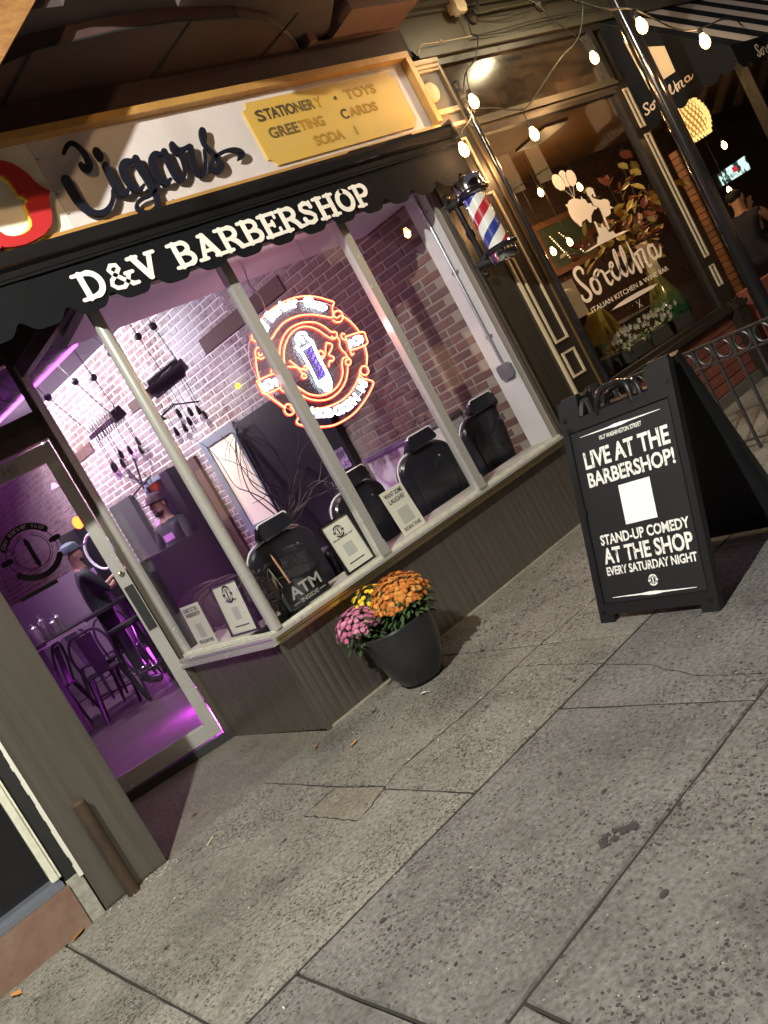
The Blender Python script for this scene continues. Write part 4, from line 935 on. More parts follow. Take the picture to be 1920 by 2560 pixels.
jb = thing('junction_box', 'grey square junction box at the foot of the conduit', 'junction box', tuple(wp(.10, 1.14, .03)))
jm = MB(); a_ = .055
jm.prism([(-a_, -a_*.6), (-a_*.6, -a_), (a_*.6, -a_), (a_, -a_*.6), (a_, a_*.6), (a_*.6, a_), (-a_*.6, a_), (-a_, a_*.6)], wp(.10, 1.19, .018), WD, Z, WI*.045); jm.build('box', mat('box_grey', (.34, .36, .42), .4, .5), jb)
jm = MB().prism([(-a_*.9, -a_*.9), (a_*.9, -a_*.9), (a_*.9, a_*.9), (-a_*.9, a_*.9)], wp(.10, 1.19, .063), WD, Z, WI*.004); jm.build('cover', M_steel, jb)
# window-ledge inside
MB().box((1.68, .10, .50), (4.1, .34, .604)).build('display_ledge', M_rubber, bs)

# exposed timber beams, recessed in the brick
M_beam = mat('old_beam', (.055, .028, .025), .8, 0, noise=(20, (.10, .05, .04), .3), bump=(30, .5, .006))
for (s0, s1, z0, z1) in ((1.55, 2.74, 2.60, 2.74), (3.52, 4.14, 2.60, 2.71), (5.1, 5.6, 2.55, 2.66)):
    tb = wbox(MB(), s0, s1, z0, z1, .001, .018); tb.build('timber_beam', M_beam, pw)

# mirror stations and dark panels on the party wall
def frame_rect(name, lab, s0, s1, z0, z1, th, mf, mp, depth=.04, cat='mirror'):
    t_ = thing(name, lab, cat, tuple(wp((s0+s1)/2, z0, .02)))
    f_ = MB(); wbox(f_, s0, s0+th, z0, z1, .013, depth); wbox(f_, s1-th, s1, z0, z1, .013, depth); wbox(f_, s0+th, s1-th, z1-th, z1, .013, depth); wbox(f_, s0+th, s1-th, z0, z0+th, .013, depth)
    f_.build('frame', mf, t_); wbox(MB(), s0+th, s1-th, z0+th, z1-th, .013, .022).build('panel', mp, t_); return t_
M_bluef = mat('blue_grey_frame', (.16, .19, .23), .5)
M_mirrorpaint = mat('mirror_reflection_paint', (.88, .80, .64), .7)  # flat cream painted in place of the lit wall reflected in the mirror
frame_rect('station_mirror', 'grey framed mirror painted cream for its reflection of the lit opposite wall', 2.87, 3.44, .95, 1.97, .075, M_bluef, M_mirrorpaint)
frame_rect('station_mirror', 'tall blue framed mirror behind the figure standing in for its reflection', 4.10, 4.62, .70, 1.95, .05, M_bluef, mat('dark_mirror', (.03, .02, .035), .12, .6))
tag(wbox(MB(), 1.72, 2.82, .02, 1.93, .013, .10).build('black_partition', mat('black_partition', (.006, .006, .009), .5)), 'tall black partition behind the bare branches on the brick wall', 'partition')
tag(wbox(MB(), 3.60, 3.82, .3, 1.90, .013, .05).build('dark_wall_panel', M_beam), 'narrow dark timber panel between the two mirrors', 'panel')
tag(wbox(MB(), 3.95, 4.09, .4, 1.93, .013, .16).build('black_cabinet', M_black), 'tall black cabinet edge beside the blue framed mirror', 'cabinet')
tag(wbox(MB(), 4.9, 5.35, .05, 1.93, .013, .07).build('grey_green_door', mat('greygreen', (.045, .05, .045), .6)), 'grey green panel door low on the brick wall behind the entrance jamb', 'door')
ck = thing('wall_clock', 'pale oval clock partly behind the neon sign', 'clock', tuple(wp(2.2, 1.84, .02)))
cm = MB(); cm.prism([(.075*math.cos(R(a)), .085*math.sin(R(a))) for a in range(0, 360, 20)], wp(2.24, 1.92, .014), WD, Z, WI*.02); cm.build('clock_face', mat('clock_face', (.62, .66, .58), .5), ck)
cm = MB(); cm.bar(wp(2.24, 1.92, .036), wp(2.21, 1.96, .036), .008, .004, WI); cm.bar(wp(2.24, 1.92, .036), wp(2.29, 1.93, .036), .006, .004, WI); cm.build('clock_hands', M_rubber, ck)
tag(MB().sphere(wp(2.55, 2.20, .05), .026, 10, (1, 1, 1)).build('yellow_lamp', emis('yellow_lamp', (1, .86, .05), 1.5)), 'small glowing yellow disc on the grey brick left of the neon sign', 'lamp')
ps = thing('small_flyer', 'small purple printed flyer on the dark partition below the neon sign', 'flyer', tuple(wp(1.80, 1.10, .11)))
wbox(MB(), 1.76, 1.88, 1.10, 1.28, .101, .104).build('paper', mat('flyer', (.42, .28, .50), .6, noise=(50, (.10, .06, .16), .08)), ps)
wbox(MB(), 1.775, 1.865, 1.20, 1.255, .1045, .1055).build('print', mat('flyer_print', (.08, .05, .12), .6), ps)
# white cabinet by the chairs
wc = thing('wash_cabinet', 'white cabinet with a grey top against the brick between the barber chairs', 'cabinet', tuple(wp(.95, 0, .15)))
wbox(MB(), .62, 1.40, .05, 1.08, .02, .33).build('body', M_plaster, wc); wbox(MB(), .60, 1.42, 1.081, 1.11, .02, .36).build('top', M_steel, wc)
hm = MB().lathe([(.035, 0), (.035, .004), (.022, .004)], wp(1.0, 1.0, .333), 14, ax='y'); hm.build('handle_hole', M_rubber, wc)

# ceiling duct with magenta light strip
M_duct = mat('spiral_duct', (.40, .40, .42), .35, .85, noise=(8, (.28, .28, .30), .3), bump=(40, .1, .002))
dct = thing('ceiling_duct', 'ribbed steel duct under the shop ceiling with a magenta light strip', 'duct', (2.1, 3, 3.0))
da, db = V((2.33, 2.30, 3.13)), V((.62, 8.2, 3.13)); dirD = (db-da).normalized(); off_ = V((-.07, 0, 0))
MB().tube([da+off_, db+off_], .14, 24).build('pipe', M_duct, dct)
rb = MB()
for i in range(30):
    p = da+off_+dirD*(.04+i*.2); rb.tube([p-dirD*.008, p+dirD*.008], .145, 24)
rb.build('ribs', M_duct, dct)
MB().tube([da+V((.015, 0, -.135)), db+V((.015, 0, -.135))], .014, 8).build('light_strip', emis('magenta_led', (.66, .05, .95), 7), dct)

# the two coil pendant lamps
M_wire = mat('black_wire', (.012, .012, .014), .5)
M_block = mat('lamp_timber', (.05, .035, .035), .7)
def pendant(a, b, zc, lab, coil, nb, rope):
    a, b = V(a), V(b); d = (b-a).normalized(); t_ = thing('pendant_lamp', lab, 'pendant lamp', tuple((a+b)/2+Z*-.02), 'coil pendant lamps hanging from the ceiling')
    d = (b-a).normalized()
    MB().bar(b-d*.11, b, .09, .10).build('timber_beam', M_block, t_); MB().bar(a, b-d*.112, .04 if coil == 1 else .075, .04 if coil == 1 else .075).build('inner_bar', M_plaster if coil == 1 else M_block, t_)
    cl = MB(); n = 11 if coil == 1 else 24; P = []
    L = (b-a).length*.80; s0 = a+d*.04
    for i in range(n*14+1):
        f = i/14; ang = 2*math.pi*f; P.append(s0+d*(L*f/n)+d.cross(Z).normalized()*math.cos(ang)*.085+Z*math.sin(ang)*.085)
    cl.tube(P, .0035 if coil == 1 else .006, 5).build('wire_coil', M_wire, t_)
    for i in range(nb):
        f = .15+.75*i/(nb-1); p = a+d*((b-a).length*f)+V((rnd.uniform(-.04, .04), rnd.uniform(-.04, .04), 0)); h = rnd.uniform(.22, .42)
        so = MB().tube([p, p-Z*h], .003, 5); so.build('flex', M_wire, t_)
        MB().tube([p-Z*h, p-Z*(h+.03), p-Z*(h+.07), p-Z*(h+.085)], [.010, .020, .020, .012], 10).build('lamp_socket', M_wire, t_)
        MB().sphere(p-Z*(h+.125), .026, 8, (1, 1, 1.5)).build('glass_bulb', glassmat('clear_bulb', (.8, .8, .82), 1.35, .05, .25), t_)
    for f, top in rope:
        p = a+d*((b-a).length*f); q = V(top); mid = (p*.45+q*.55)-Z*.03
        MB().tube(smooth([tuple(p), tuple(mid), tuple(q)], 6), .0045, 5).build('chain', M_wire, t_)
        MB().sphere(mid, .035, 8).build('chain_ball', M_wire, t_)
pendant((2.30, 3.05, 2.40), (2.66, 2.98, 2.50), 0, 'smaller coil lamp with thin wire rings and seven bare sockets near the jamb', 1, 7, ((.1, (2.05, 3.1, 3.30)), (.9, (2.52, 2.9, 3.20)), (.75, (2.38, 3.2, 3.33))))
pendant((2.80, 2.62, 2.48), (3.18, 2.50, 2.57), 0, 'larger coil lamp wound in thick black wire hanging right of the first mullion', 2, 7, ((.1, (2.60, 2.7, 3.33)), (.5, (2.9, 2.5, 3.33)), (.9, (3.02, 2.4, 3.33))))

# lights of the room: two ceiling panels
def ceiling_panel(lab, x, y, z, sx, sy, pw_, col, aim=(0, 0, -1)):
    t_ = thing('ceiling_light', lab, 'ceiling light', (x, y, z))
    MB().box((x-sx/2, y-sy/2, z), (x+sx/2, y+sy/2, z+.03)).build('housing', M_steel, t_)
    L = bpy.data.lights.new('ceiling_light_source', 'AREA'); L.shape = 'RECTANGLE'; L.size = sx*.9; L.size_y = sy*.9; L.energy = pw_; L.color = col; L.spread = R(150)
    o = bpy.data.objects.new('light_source', L); C.objects.link(o); o.parent = t_; o.location = (0, 0, -.01)
    o.rotation_euler = V(aim).to_track_quat('-Z', 'Y').to_euler(); return t_
ceiling_panel('white ceiling light panel between the duct and the coil lamps', 2.15, 3.25, 3.25, .35, .35, INTERIOR_W, (.95, .92, 1.0), (.55, .25, -.8))
ceiling_panel('white ceiling light panel farther back beside the duct', 1.75, 4.9, 3.25, .35, .35, INTERIOR_W*1.1, (1.0, .88, .97), (.7, -.1, -.7))
ceiling_panel('small pinkish ceiling light above the barber chairs', 2.7, 1.5, 3.25, .3, .3, 12, (1, .62, .90), (.3, 0, -.9))
mg = thing('magenta_flood', 'magenta floor light low by the far wall', 'lamp', (2.5, 4.9, .35))
MB().box((2.45, 4.85, .08), (2.55, 4.95, .34)).build('housing', M_black, mg)
L = bpy.data.lights.new('magenta_source', 'POINT'); L.energy = 17; L.color = (.85, .10, 1); L.shadow_soft_size = .06; o = bpy.data.objects.new('light_source', L); C.objects.link(o); o.parent = mg; o.location = (0, 0, .3)
mg2 = thing('magenta_flood', 'magenta lamp hung above the tables seen through the door', 'lamp', (1.4, 5.2, 2.6))
MB().tube([(1.4, 5.2, 2.62), (1.4, 5.2, 3.33)], .004, 5).lathe([(.03, .06), (.09, 0)], (1.4, 5.2, 2.6), 14, cap=False).build('shade', M_black, mg2)
L = bpy.data.lights.new('magenta_source', 'POINT'); L.energy = 20; L.color = (.78, .14, 1); L.shadow_soft_size = .08; o = bpy.data.objects.new('light_source', L); C.objects.link(o); o.parent = mg2; o.location = (0, 0, -.02)

lo = thing('floor_uplight', 'magenta uplight on the shop floor just inside the side window', 'lamp', (1.80, 2.3, .05))
MB().lathe([(.04, 0), (.05, .03)], (1.80, 2.3, .05), 16).build('housing', M_black, lo)
L = bpy.data.lights.new('magenta_source', 'POINT'); L.energy = 18; L.color = (.80, .06, 1); L.shadow_soft_size = .04; o = bpy.data.objects.new('light_source', L); C.objects.link(o); o.parent = lo; o.location = (0, 0, .16)
tag(wbox(MB(), 3.9, 4.85, .05, 1.24, .10, .75).build('low_workstation', M_black), 'black low workstation hiding the reflection stand-in figure below the waist', 'workstation')
stl = thing('added_station_lamp', 'small warm lamp arm added to brighten the grey framed mirror', 'lamp', tuple(wp(3.15, 2.25, .5)))  # unseen lamp added to brighten the cream mirror panel
MB().lathe([(.012, .06), (.05, 0)], tuple(wp(3.15, 2.25, .5)), 16, cap=False).tube([wp(3.15, 2.30, .5), wp(3.15, 2.36, .3), wp(3.15, 2.30, .02)], .008, 6).build('lamp_arm', M_black, stl)
L = bpy.data.lights.new('added_station_source', 'POINT'); L.energy = 7; L.color = (1, .86, .62); L.shadow_soft_size = .03; o = bpy.data.objects.new('light_source', L); C.objects.link(o); o.parent = stl; o.location = (0, 0, .0)
# neon sign
ns = thing('neon_sign', 'round red and white neon barbershop sign hanging inside the window', 'neon sign', (2.80, .15, 1.47))
M_nred = emis('neon_red', (1.0, .035, .025), 3.4); M_nhot = emis('neon_hot', (1.0, .22, .08), 4.5); M_ncore = emis('neon_core', (1, .38, .12), 14); M_nwhite = emis('neon_white', (.80, .92, 1.0), 9); M_nblue = emis('neon_blue', (.10, .03, .8), 1.4)
for p in NEON_RED:
    MB().tube([(q[0], .15, q[1]) for q in smooth(p, 5)], .0075, 6).build('red_tube', M_nred, ns); MB().tube([(q[0], .1425, q[1]) for q in smooth(p, 5)], .0038, 5).build('glowing_gas', M_nhot, ns)
for p in [q for q in NEON_WHITE if not ((2.5 < q[0][0] < 3.2 and q[0][1] > 2.03 and len(q) < 9) or (q[0][1] < 1.62 and q[0][0] > 2.5 and len(q) < 9 and not (2.80 < q[0][0] < 2.90 and q[0][1] > 1.60)))]:
    MB().tube([(q[0], .143, q[1]) for q in smooth(p, 5)], .0078, 6).build('white_tube', M_nwhite, ns)
for p in NEON_BLUE:
    MB().tube([(q[0], .14, q[1]) for q in smooth(p, 3)], .0055, 6).build('blue_tube', M_nblue, ns)
cx_, cz_ = 2.80, 1.845
def neon_text(t_, r_, a0, a1, h_, upside):
    n_ = len(t_)
    for i, ch_ in enumerate(t_):
        if ch_ == ' ': continue
        a = R(a0+(a1-a0)*i/(n_-1)); rad_ = V((math.cos(a), 0, math.sin(a)))
        ux_, uy_ = (V((math.sin(a), 0, -math.cos(a))), rad_) if not upside else (V((-math.sin(a), 0, math.cos(a))), -rad_)
        q_ = h_*(1.0 if ch_.isupper() or ch_ in '&bhk' else .72); mb = MB()
        put_text(mb, ch_, V((cx_, .1400, cz_))+rad_*r_-ux_*h_*.30, ux_, uy_, NF, Hh=q_, ext=.006, offset=.035); mb.build('white_letter', M_nwhite, ns)
neon_text('D&V Barber Shop', .322, 141, 44, .064, False)
neon_text('HOBOKEN NJ', .385, -124, -48, .058, True)
pts = [(cx_+(.405+.02*math.sin(3*a))*math.cos(a), .165, cz_+(.385+.02*math.cos(2*a))*math.sin(a)) for a in [2*math.pi*i/48 for i in range(48)]]
mb = MB(); mb.add(pts+[(p[0], .170, p[2]) for p in pts], [tuple(range(48)), tuple(range(96))[48:][::-1]]+[(i, (i+1) % 48, 48+(i+1) % 48, 48+i) for i in range(48)])
mb.build('acrylic_backing', glassmat('acrylic', (.95, .94, .97), 1.25, .02, .05), ns)
MB().tube(pts+[pts[0]], .0022, 5).build('backing_edge', mat('acrylic_edge', (.7, .7, .75), .2), ns)
for x, z in ((2.66, 2.215), (3.12, 2.12)):
    MB().tube([(x, .16, z), (x+(.012 if x < 3 else 0), .16, 2.545)], .0016, 5).build('hanging_wire', M_steel, ns)
MB().tube(smooth([(2.67, .17, 2.20), (2.69, .17, 2.3), (2.665, .17, 2.4), (2.69, .17, 2.5), (2.68, .17, 2.545)], 5), .004, 6).build('power_cord', M_plaster, ns)

# framed notices and cards on the ledge (machine readable codes left blank)
M_paper = mat('notice_paper', (.86, .84, .72), .6, 0, noise=(6, (.80, .77, .66), .3))
M_ink = mat('ink', (.02, .02, .022), .6); M_code = mat('faded_code_block', (.55, .55, .50), .6)
def emblem(mb, o, ux, uy, nn, r, k=1):
    def ar(rr, a0, a1, wd, n=9): return [(rr*math.cos(R(a0+(a1-a0)*i/n)), rr*math.sin(R(a0+(a1-a0)*i/n)), wd) for i in range(n+1)]
    ribbons([ar(r*.62, 95, 440, r*.09, 16), ar(r*.92, 40, 140, r*.24), ar(r*.92, 220, 320, r*.24), [(-r, 0, r*.25), (-r*.7, 0, r*.25)], [(r*.7, 0, r*.25), (r, 0, r*.25)],
             [(0, -r*.42, r*.2), (0, r*.42, r*.2)], ar(r*.92, 150, 200, r*.06), ar(r*.92, -20, 30, r*.06)], o, ux, uy, nn, .0006, k=1, mb=mb)
def notice(lab, o, ux, nn, W, Hh, lean, framed, lines, body):
    """o: lower left corner on the ledge; lean: top tilts back by this many radians"""
    uy = (Z*math.cos(lean)-V(nn)*math.sin(lean)); nr = (V(nn)*math.cos(lean)+Z*math.sin(lean)); ux = V(ux); o = V(o)
    t_ = thing('notice', lab, 'framed notice' if framed else 'card', tuple(o+ux*W/2))
    if framed:
        f_ = MB(); q = .012
        f_.obox(o, ux*W, uy*q, -nr*.02); f_.obox(o+uy*(Hh-q), ux*W, uy*q, -nr*.02); f_.obox(o+uy*q, ux*q, uy*(Hh-2*q), -nr*.02); f_.obox(o+ux*(W-q)+uy*q, ux*q, uy*(Hh-2*q), -nr*.02); f_.build('frame', M_blackm, t_)
        MB().obox(o+ux*q+uy*q-nr*.012, ux*(W-2*q), uy*(Hh-2*q), -nr*.004).build('paper', M_paper, t_); base = -.0119
    else:
        MB().obox(o, ux*W, uy*Hh, -nr*.002).build('paper', M_paper, t_); base = .0004
    ink = MB()
    if body == 'emblem': emblem(ink, o+ux*W*.48+uy*Hh*.76+nr*base, ux, uy, nr, W*.16)
    for (tx, cx, cy, tw, th) in lines: put_text(ink, tx, o+ux*(W*cx-tw/2)+uy*(Hh*cy)+nr*base, ux, uy, nr, W=tw, Hh=th, ext=.0004, offset=.02)
    if framed: ink.obox(o+ux*W*.24+uy*Hh*.14+nr*(base+.0002), ux*W*.52, uy*Hh*.022, nr*.0005)
    ink.build('print', M_ink, t_)
    cy0, ch = (.27, .30) if framed else (.20, .42)
    MB().obox(o+ux*(W*.5-Hh*ch*.38)+uy*Hh*cy0+nr*(base+.0003), ux*Hh*ch*.76, uy*Hh*ch*.8, nr*.0003).build('blank_code_square', M_code, t_)
    return t_
notice('framed notice leaning in the window just right of the second mullion foot', (2.215, .055, .624), (1, 0, 0), (0, -1, 0), .225, .325, .12, True, [('BOOK YOUR APPOINTMENT TODAY', .5, .62, .15, .010)], 'emblem')
notice('bare card asking WANT SOME LAUGHS? standing between the mullions', (2.690, .06, .624), (1, 0, 0), (0, -1, 0), .19, .30, .10, False, [('WANT SOME', .5, .83, .15, .030), ('LAUGHS?', .5, .69, .13, .030), ('SCAN THIS', .5, .07, .14, .024)], '')
a1_ = RO+RD*.58-RN*.055; notice('framed notice in the angled side window by the door', tuple(a1_+Z*.624), tuple(-RD), tuple(RN), .33, .325, .10, True, [('FOLLOW US HERE', .5, .62, .13, .011)], 'emblem')
a2_ = RO+RD*.98-RN*.035; notice('small card reading COMEDY at the left end of the side window', tuple(a2_+Z*.624), tuple(-RD), tuple(RN), .26, .275, .05, False, [('COMEDY AT THE', .45, .84, .20, .026), ('BARBERSHOP', .5, .72, .20, .026), ('YES SCAN THIS', .5, .06, .20, .024)], '')
atm = thing('window_placard', 'dark placard reading ATM INSIDE standing in the window corner', 'placard', (1.94, .05, .624))
MB().box((1.80, .05, .624), (2.075, .056, .775)).build('plate', mat('placard_black', (.012, .012, .013), .3), atm)
tx = MB(); put_text(tx, 'ATM', (1.83, .0495, .683), X, Z, NF, W=.215, Hh=.068, ext=.001, offset=.02); put_text(tx, 'INSIDE', (1.875, .0495, .645), X, Z, NF, W=.125, Hh=.024, ext=.001, offset=.015)
tx.box((1.825, .047, .654), (1.865, .0494, .659)).box((2.008, .047, .654), (2.05, .0494, .659)); tx.build('lettering', mat('placard_grey', (.42, .42, .40), .5), atm)
sp_ = MB().box((1.62, .10, .625), (1.69, .12, .628)); 

# barber chairs: black leatherette, white piping, chrome base
M_leather = mat('black_leatherette', (.016, .016, .024), .30, 0, coat=.25, bump=(200, .1, .001)); M_pipe = mat('white_piping', (.9, .9, .92), .35)
def rrect(w_, h_, r_, n=5, top=1.0):
    P = []
    for (cx, cy, a0) in ((w_/2-r_, h_-r_, 0), (-w_/2+r_, h_-r_, 90), (-w_/2+.02, .02, 180), (w_/2-.02, .02, 270)):
        rr = r_ if cy > .1 else .02
        for i in range(n+1): a = R(a0+90*i/n); P.append((cx+rr*math.cos(a), cy+rr*math.sin(a)))
    return P
def cushion(mb, poly, o, ux, uy, nn, d, bevel=.02):
    """padded slab: outline shrinks towards both faces"""
    o, ux, uy, nn = V(o), V(ux), V(uy), V(nn); n = len(poly); cx = sum(p[0] for p in poly)/n; cy = sum(p[1] for p in poly)/n
    rings = []
    for (sc, h) in ((1-bevel*3.0, 0), (1-bevel*.8, d*.12), (1, d*.4), (1, d*.6), (1-bevel*.8, d*.88), (1-bevel*3.0, d)):
        rings.append([o+ux*(cx+(p[0]-cx)*sc)+uy*(cy+(p[1]-cy)*sc)+nn*h for p in poly])
    vs = [q for r_ in rings for q in r_]; fs = [tuple(range(n))[::-1], tuple(range(5*n, 6*n))]
    for k in range(5):
        for i in range(n): fs.append((k*n+i, k*n+(i+1) % n, (k+1)*n+(i+1) % n, (k+1)*n+i))
    return mb.add(vs, fs, True)
def barber_chair(loc, rz, lab):
    """local frame: the backrest's rear face looks along -y"""
    t_ = thing('barber_chair', lab, 'barber chair', loc, 'black barber chairs standing with their backs to the window', rz=rz)
    bk = MB(); U = V((0, -.12, 1)).normalized(); Nn = U.cross(V((1, 0, 0))).normalized()*-1   # leans to the window
    cushion(bk, rrect(.47, .56, .13), (0, -.02, .42), X, U, Y, .11); bk.build('backrest', M_leather, t_, local=True)
    pn = MB(); wav = [(-.15, .02), (.15, .02), (.16, .30), (.13, .40), (.08, .42), (.03, .36), (-.04, .35), (-.10, .40), (-.15, .41), (-.17, .36)]
    cushion(pn, wav, (0, -.036, .45), X, U, Y, .02, .01); pn.build('rear_panel', M_leather, t_, local=True)
    MB().sphere((.10, -.075, .865), .008, 8).build('stud', M_chrome, t_, local=True)
    hr = MB(); cushion(hr, rrect(.26, .12, .045), (0, -.135, .985), X, U, Y, .075); hr.build('headrest', M_leather, t_, local=True)
    ol = rrect(.262, .122, .046); pp = MB().tube([V((0, -.128, .985))+X*p[0]+U*p[1]+V((0, .0, 0)) for p in ol[:12]], .0062, 5); pp.build('piping', M_pipe, t_, local=True)
    ol = rrect(.474, .565, .132); MB().tube([V((0, .035, .42))+X*p[0]+U*p[1] for p in ol[3:14]], .0055, 5).build('piping', M_pipe, t_, local=True)
    stx = MB().tube([(-.06, -.02, .96), (-.06, -.06, 1.03)], .008, 6).tube([(.06, -.02, .96), (.06, -.06, 1.03)], .008, 6); stx.build('headrest_post', M_chrome, t_, local=True)
    cushion(MB(), rrect(.52, .50, .08), (0, .06, .42), X, Y, Z, .13).build('seat', M_leather, t_, local=True)
    for sx in (-1, 1):
        a = MB(); a.tube(smooth([(sx*.29, .08, .45), (sx*.30, .06, .66), (sx*.30, .14, .70), (sx*.30, .42, .69), (sx*.29, .50, .62)], 4), .025, 8); a.build('armrest', M_leather, t_, local=True)
    b_ = MB().lathe([(.30, 0), (.30, .02), (.24, .05), (.06, .07), (.05, .40), (.12, .42)], (0, .25, 0), 24); b_.build('pedestal', M_chrome, t_, local=True)
    fr_ = MB().bar((0, .5, .35), (0, .75, .16), .06, .03).bar((-.17, .76, .16), (.17, .76, .16), .10, .02); fr_.build('footrest', M_chrome, t_, local=True)
    return t_
ch0 = barber_chair((4.00, .42, .045), R(-8), 'rightmost barber chair, standing against the brick by the plaster pier')
for (x, y, rz, lab) in ((3.37, .44, R(-6), 'second barber chair from the right, directly behind the third mullion'), (2.80, .55, R(4), 'barber chair behind the WANT SOME LAUGHS card with hair clippers glinting above'), (2.10, .46, R(-4), 'barber chair behind the ATM placard and the framed notice')):
    dup(ch0, (x, y, .045), rz, lab)

# ------------------------------------------------------------------ chairs, tables and people in the shop
M_dsteel = mat('dark_steel', (.05, .05, .055), .35, .7)
def cafe_chair(loc, rz, lab):
    t_ = thing('metal_chair', lab, 'chair', loc, 'metal cafe chairs at the tables', rz=rz)
    cushion(MB(), rrect(.36, .36, .05), (0, -.18, .44), X, Y, Z, .02).build('seat', M_dsteel, t_, local=True)
    MB().prism([(-.065, 0), (.065, 0), (.08, .40), (-.08, .40)], (0, -.17, .46), X, V((0, -.16, 1)), Y*.012).build('back_slat', M_dsteel, t_, local=True)
    MB().tube(smooth([(-.17, -.15, .46), (-.19, -.20, .70), (-.13, -.235, .86), (0, -.245, .885), (.13, -.235, .86), (.19, -.20, .70), (.17, -.15, .46)], 5), .014, 8).build('back_frame', M_dsteel, t_, local=True)
    for sx in (-1, 1):
        for sy in (-1, 1):
            MB().tube([(sx*.15, sy*.15, .44), (sx*.185, sy*.19, .20), (sx*.21, sy*.225, 0)], [.030, .022, .013], 6).build('leg', M_dsteel, t_, local=True)
    MB().tube([(-.18, -.18, .22), (.18, .18, .22)], .006, 5).tube([(.18, -.18, .22), (-.18, .18, .22)], .006, 5).build('brace', M_dsteel, t_, local=True)
    return t_
cf = cafe_chair((1.66, 4.30, .045), R(-14), 'nearest metal chair seen through the door glass, its slatted back towards the street')
cfs = [(2.05, 4.95, R(160), 'metal chair behind the nearest one, tucked under the table on the right'), (1.30, 5.05, R(60), 'metal chair at the left end of the white edged table'), (1.95, 5.75, R(200), 'metal chair on the far side of the tables')]
for x, y, rz, lab in cfs: dup(cf, (x, y, .045), rz, lab)
def folding_chair(loc, rz, lab):
    t_ = thing('folding_chair', lab, 'chair', loc, 'brown folding chairs stood behind the side window', rz=rz)
    fm = mat('folding_frame', (.10, .07, .075), .4, .5) if 'folding_frame' not in bpy.data.materials else bpy.data.materials['folding_frame']
    MB().tube(smooth([(-.21, .12, 0), (-.20, -.05, .45), (-.20, -.12, .72), (-.12, -.15, .82), (.12, -.15, .82), (.20, -.12, .72), (.20, -.05, .45), (.21, .12, 0)], 4), .011, 6).build('frame', fm, t_, local=True)
    cushion(MB(), rrect(.36, .22, .07), (0, -.14, .58), X, V((0, -.12, 1)), Y, .015).build('backrest', fm, t_, local=True)
    cushion(MB(), rrect(.38, .38, .05), (0, -.10, .43), X, Y, Z, .02).build('seat', fm, t_, local=True)
    MB().tube([(-.18, .28, .43), (-.2, -.22, 0)], .010, 6).build('leg', fm, t_, local=True); MB().tube([(.18, .28, .43), (.2, -.22, 0)], .010, 6).build('leg', fm, t_, local=True)
    return t_
fc = folding_chair((2.02, 1.35, .045), R(-20), 'folding chair closest to the side window behind its framed notice')
for x, y, rz, lab in ((2.10, 1.75, R(-14), 'middle folding chair, its rounded back above the framed notice'), (2.16, 2.20, R(-24), 'rearmost folding chair behind the side window')): dup(fc, (x, y, .045), rz, lab)

tb = thing('high_table', 'dark high table with a white front edge seen through the door glass', 'table', (1.75, 4.7, .045))
MB().box((1.22, 4.36, .985), (2.40, 5.0, 1.02)).build('tabletop', M_black, tb)
MB().obox((1.215, 4.42, .97), (.50, -.23, 0), (.006, .012, 0), (0, 0, .035)).build('white_edge', M_plaster, tb)
for x, y in ((1.28, 4.45), (2.33, 4.42), (1.28, 4.94), (2.33, 4.94)): MB().box((x-.025, y-.025, .045), (x+.025, y+.025, .985)).build('leg', M_black, tb)
kt = thing('worktop_bottles', 'cluster of grey flasks on the dark high table', 'flasks', (1.45, 4.6, 1.02))
for i, (x, y, h, r_) in enumerate(((1.34, 4.55, .22, .045), (1.44, 4.6, .26, .04), (1.52, 4.52, .17, .04), (1.60, 4.66, .20, .035))):
    MB().lathe([(r_, 0), (r_, h*.75), (r_*.5, h*.85), (r_*.5, h)], (x, y, 1.021), 14).build('flask', M_steel, kt)
sp2 = thing('bar_stool', 'tall dark bar stool by the right of the door view', 'stool', (1.98, 4.0, .045))
for sx, sy in ((-1, -1), (1, -1), (-1, 1), (1, 1)): MB().tube([(1.98+sx*.12, 4.05+sy*.12, .76), (1.98+sx*.19, 4.05+sy*.19, .045)], .016, 6).build('leg', M_black, sp2)
MB().lathe([(.17, 0), (.18, .02), (.17, .05)], (1.98, 4.05, .76), 20).build('seat', M_black, sp2)
MB().tube([(1.98+.16*math.cos(a), 4.05+.16*math.sin(a), .32) for a in [2*math.pi*i/16 for i in range(17)]], .008, 6).build('foot_ring', M_chrome, sp2)
glow = thing('light_box', 'glowing magenta light box on the floor among the chairs', 'light', (2.6, 5.9, .1))
MB().box((2.42, 5.6, .06), (2.70, 6.0, .36)).build('case', M_black, glow); MB().box((2.40, 5.62, .12), (2.419, 5.98, .32)).box((2.44, 5.58, .12), (2.68, 5.599, .32)).build('lit_face', emis('magenta_face', (.75, .04, 1.0), 4), glow)
rl = thing('ring_light', 'white ring of a ring light on a dark stand behind the seated man', 'ring light', (2.40, 5.0, .045))
MB().tube([(2.40+.17*math.cos(a)*.6, 5.0-.17*math.cos(a)*.8, 1.56+.17*math.sin(a)*1.25) for a in [2*math.pi*i/28 for i in range(29)]], .016, 8).build('ring', mat('ring_white', (.55, .55, .60), .4), rl)
MB().tube([(2.40, 5.0, 1.34), (2.40, 5.0, .05)], .012, 8).build('stand', M_black, rl)
tag(MB().box((2.5, 5.35, .05), (2.53, 5.9, 1.95)).box((2.30, 5.86, .05), (2.55, 5.9, 1.95)).build('black_screen', M_black), 'black folding screen behind the ring light', 'screen')
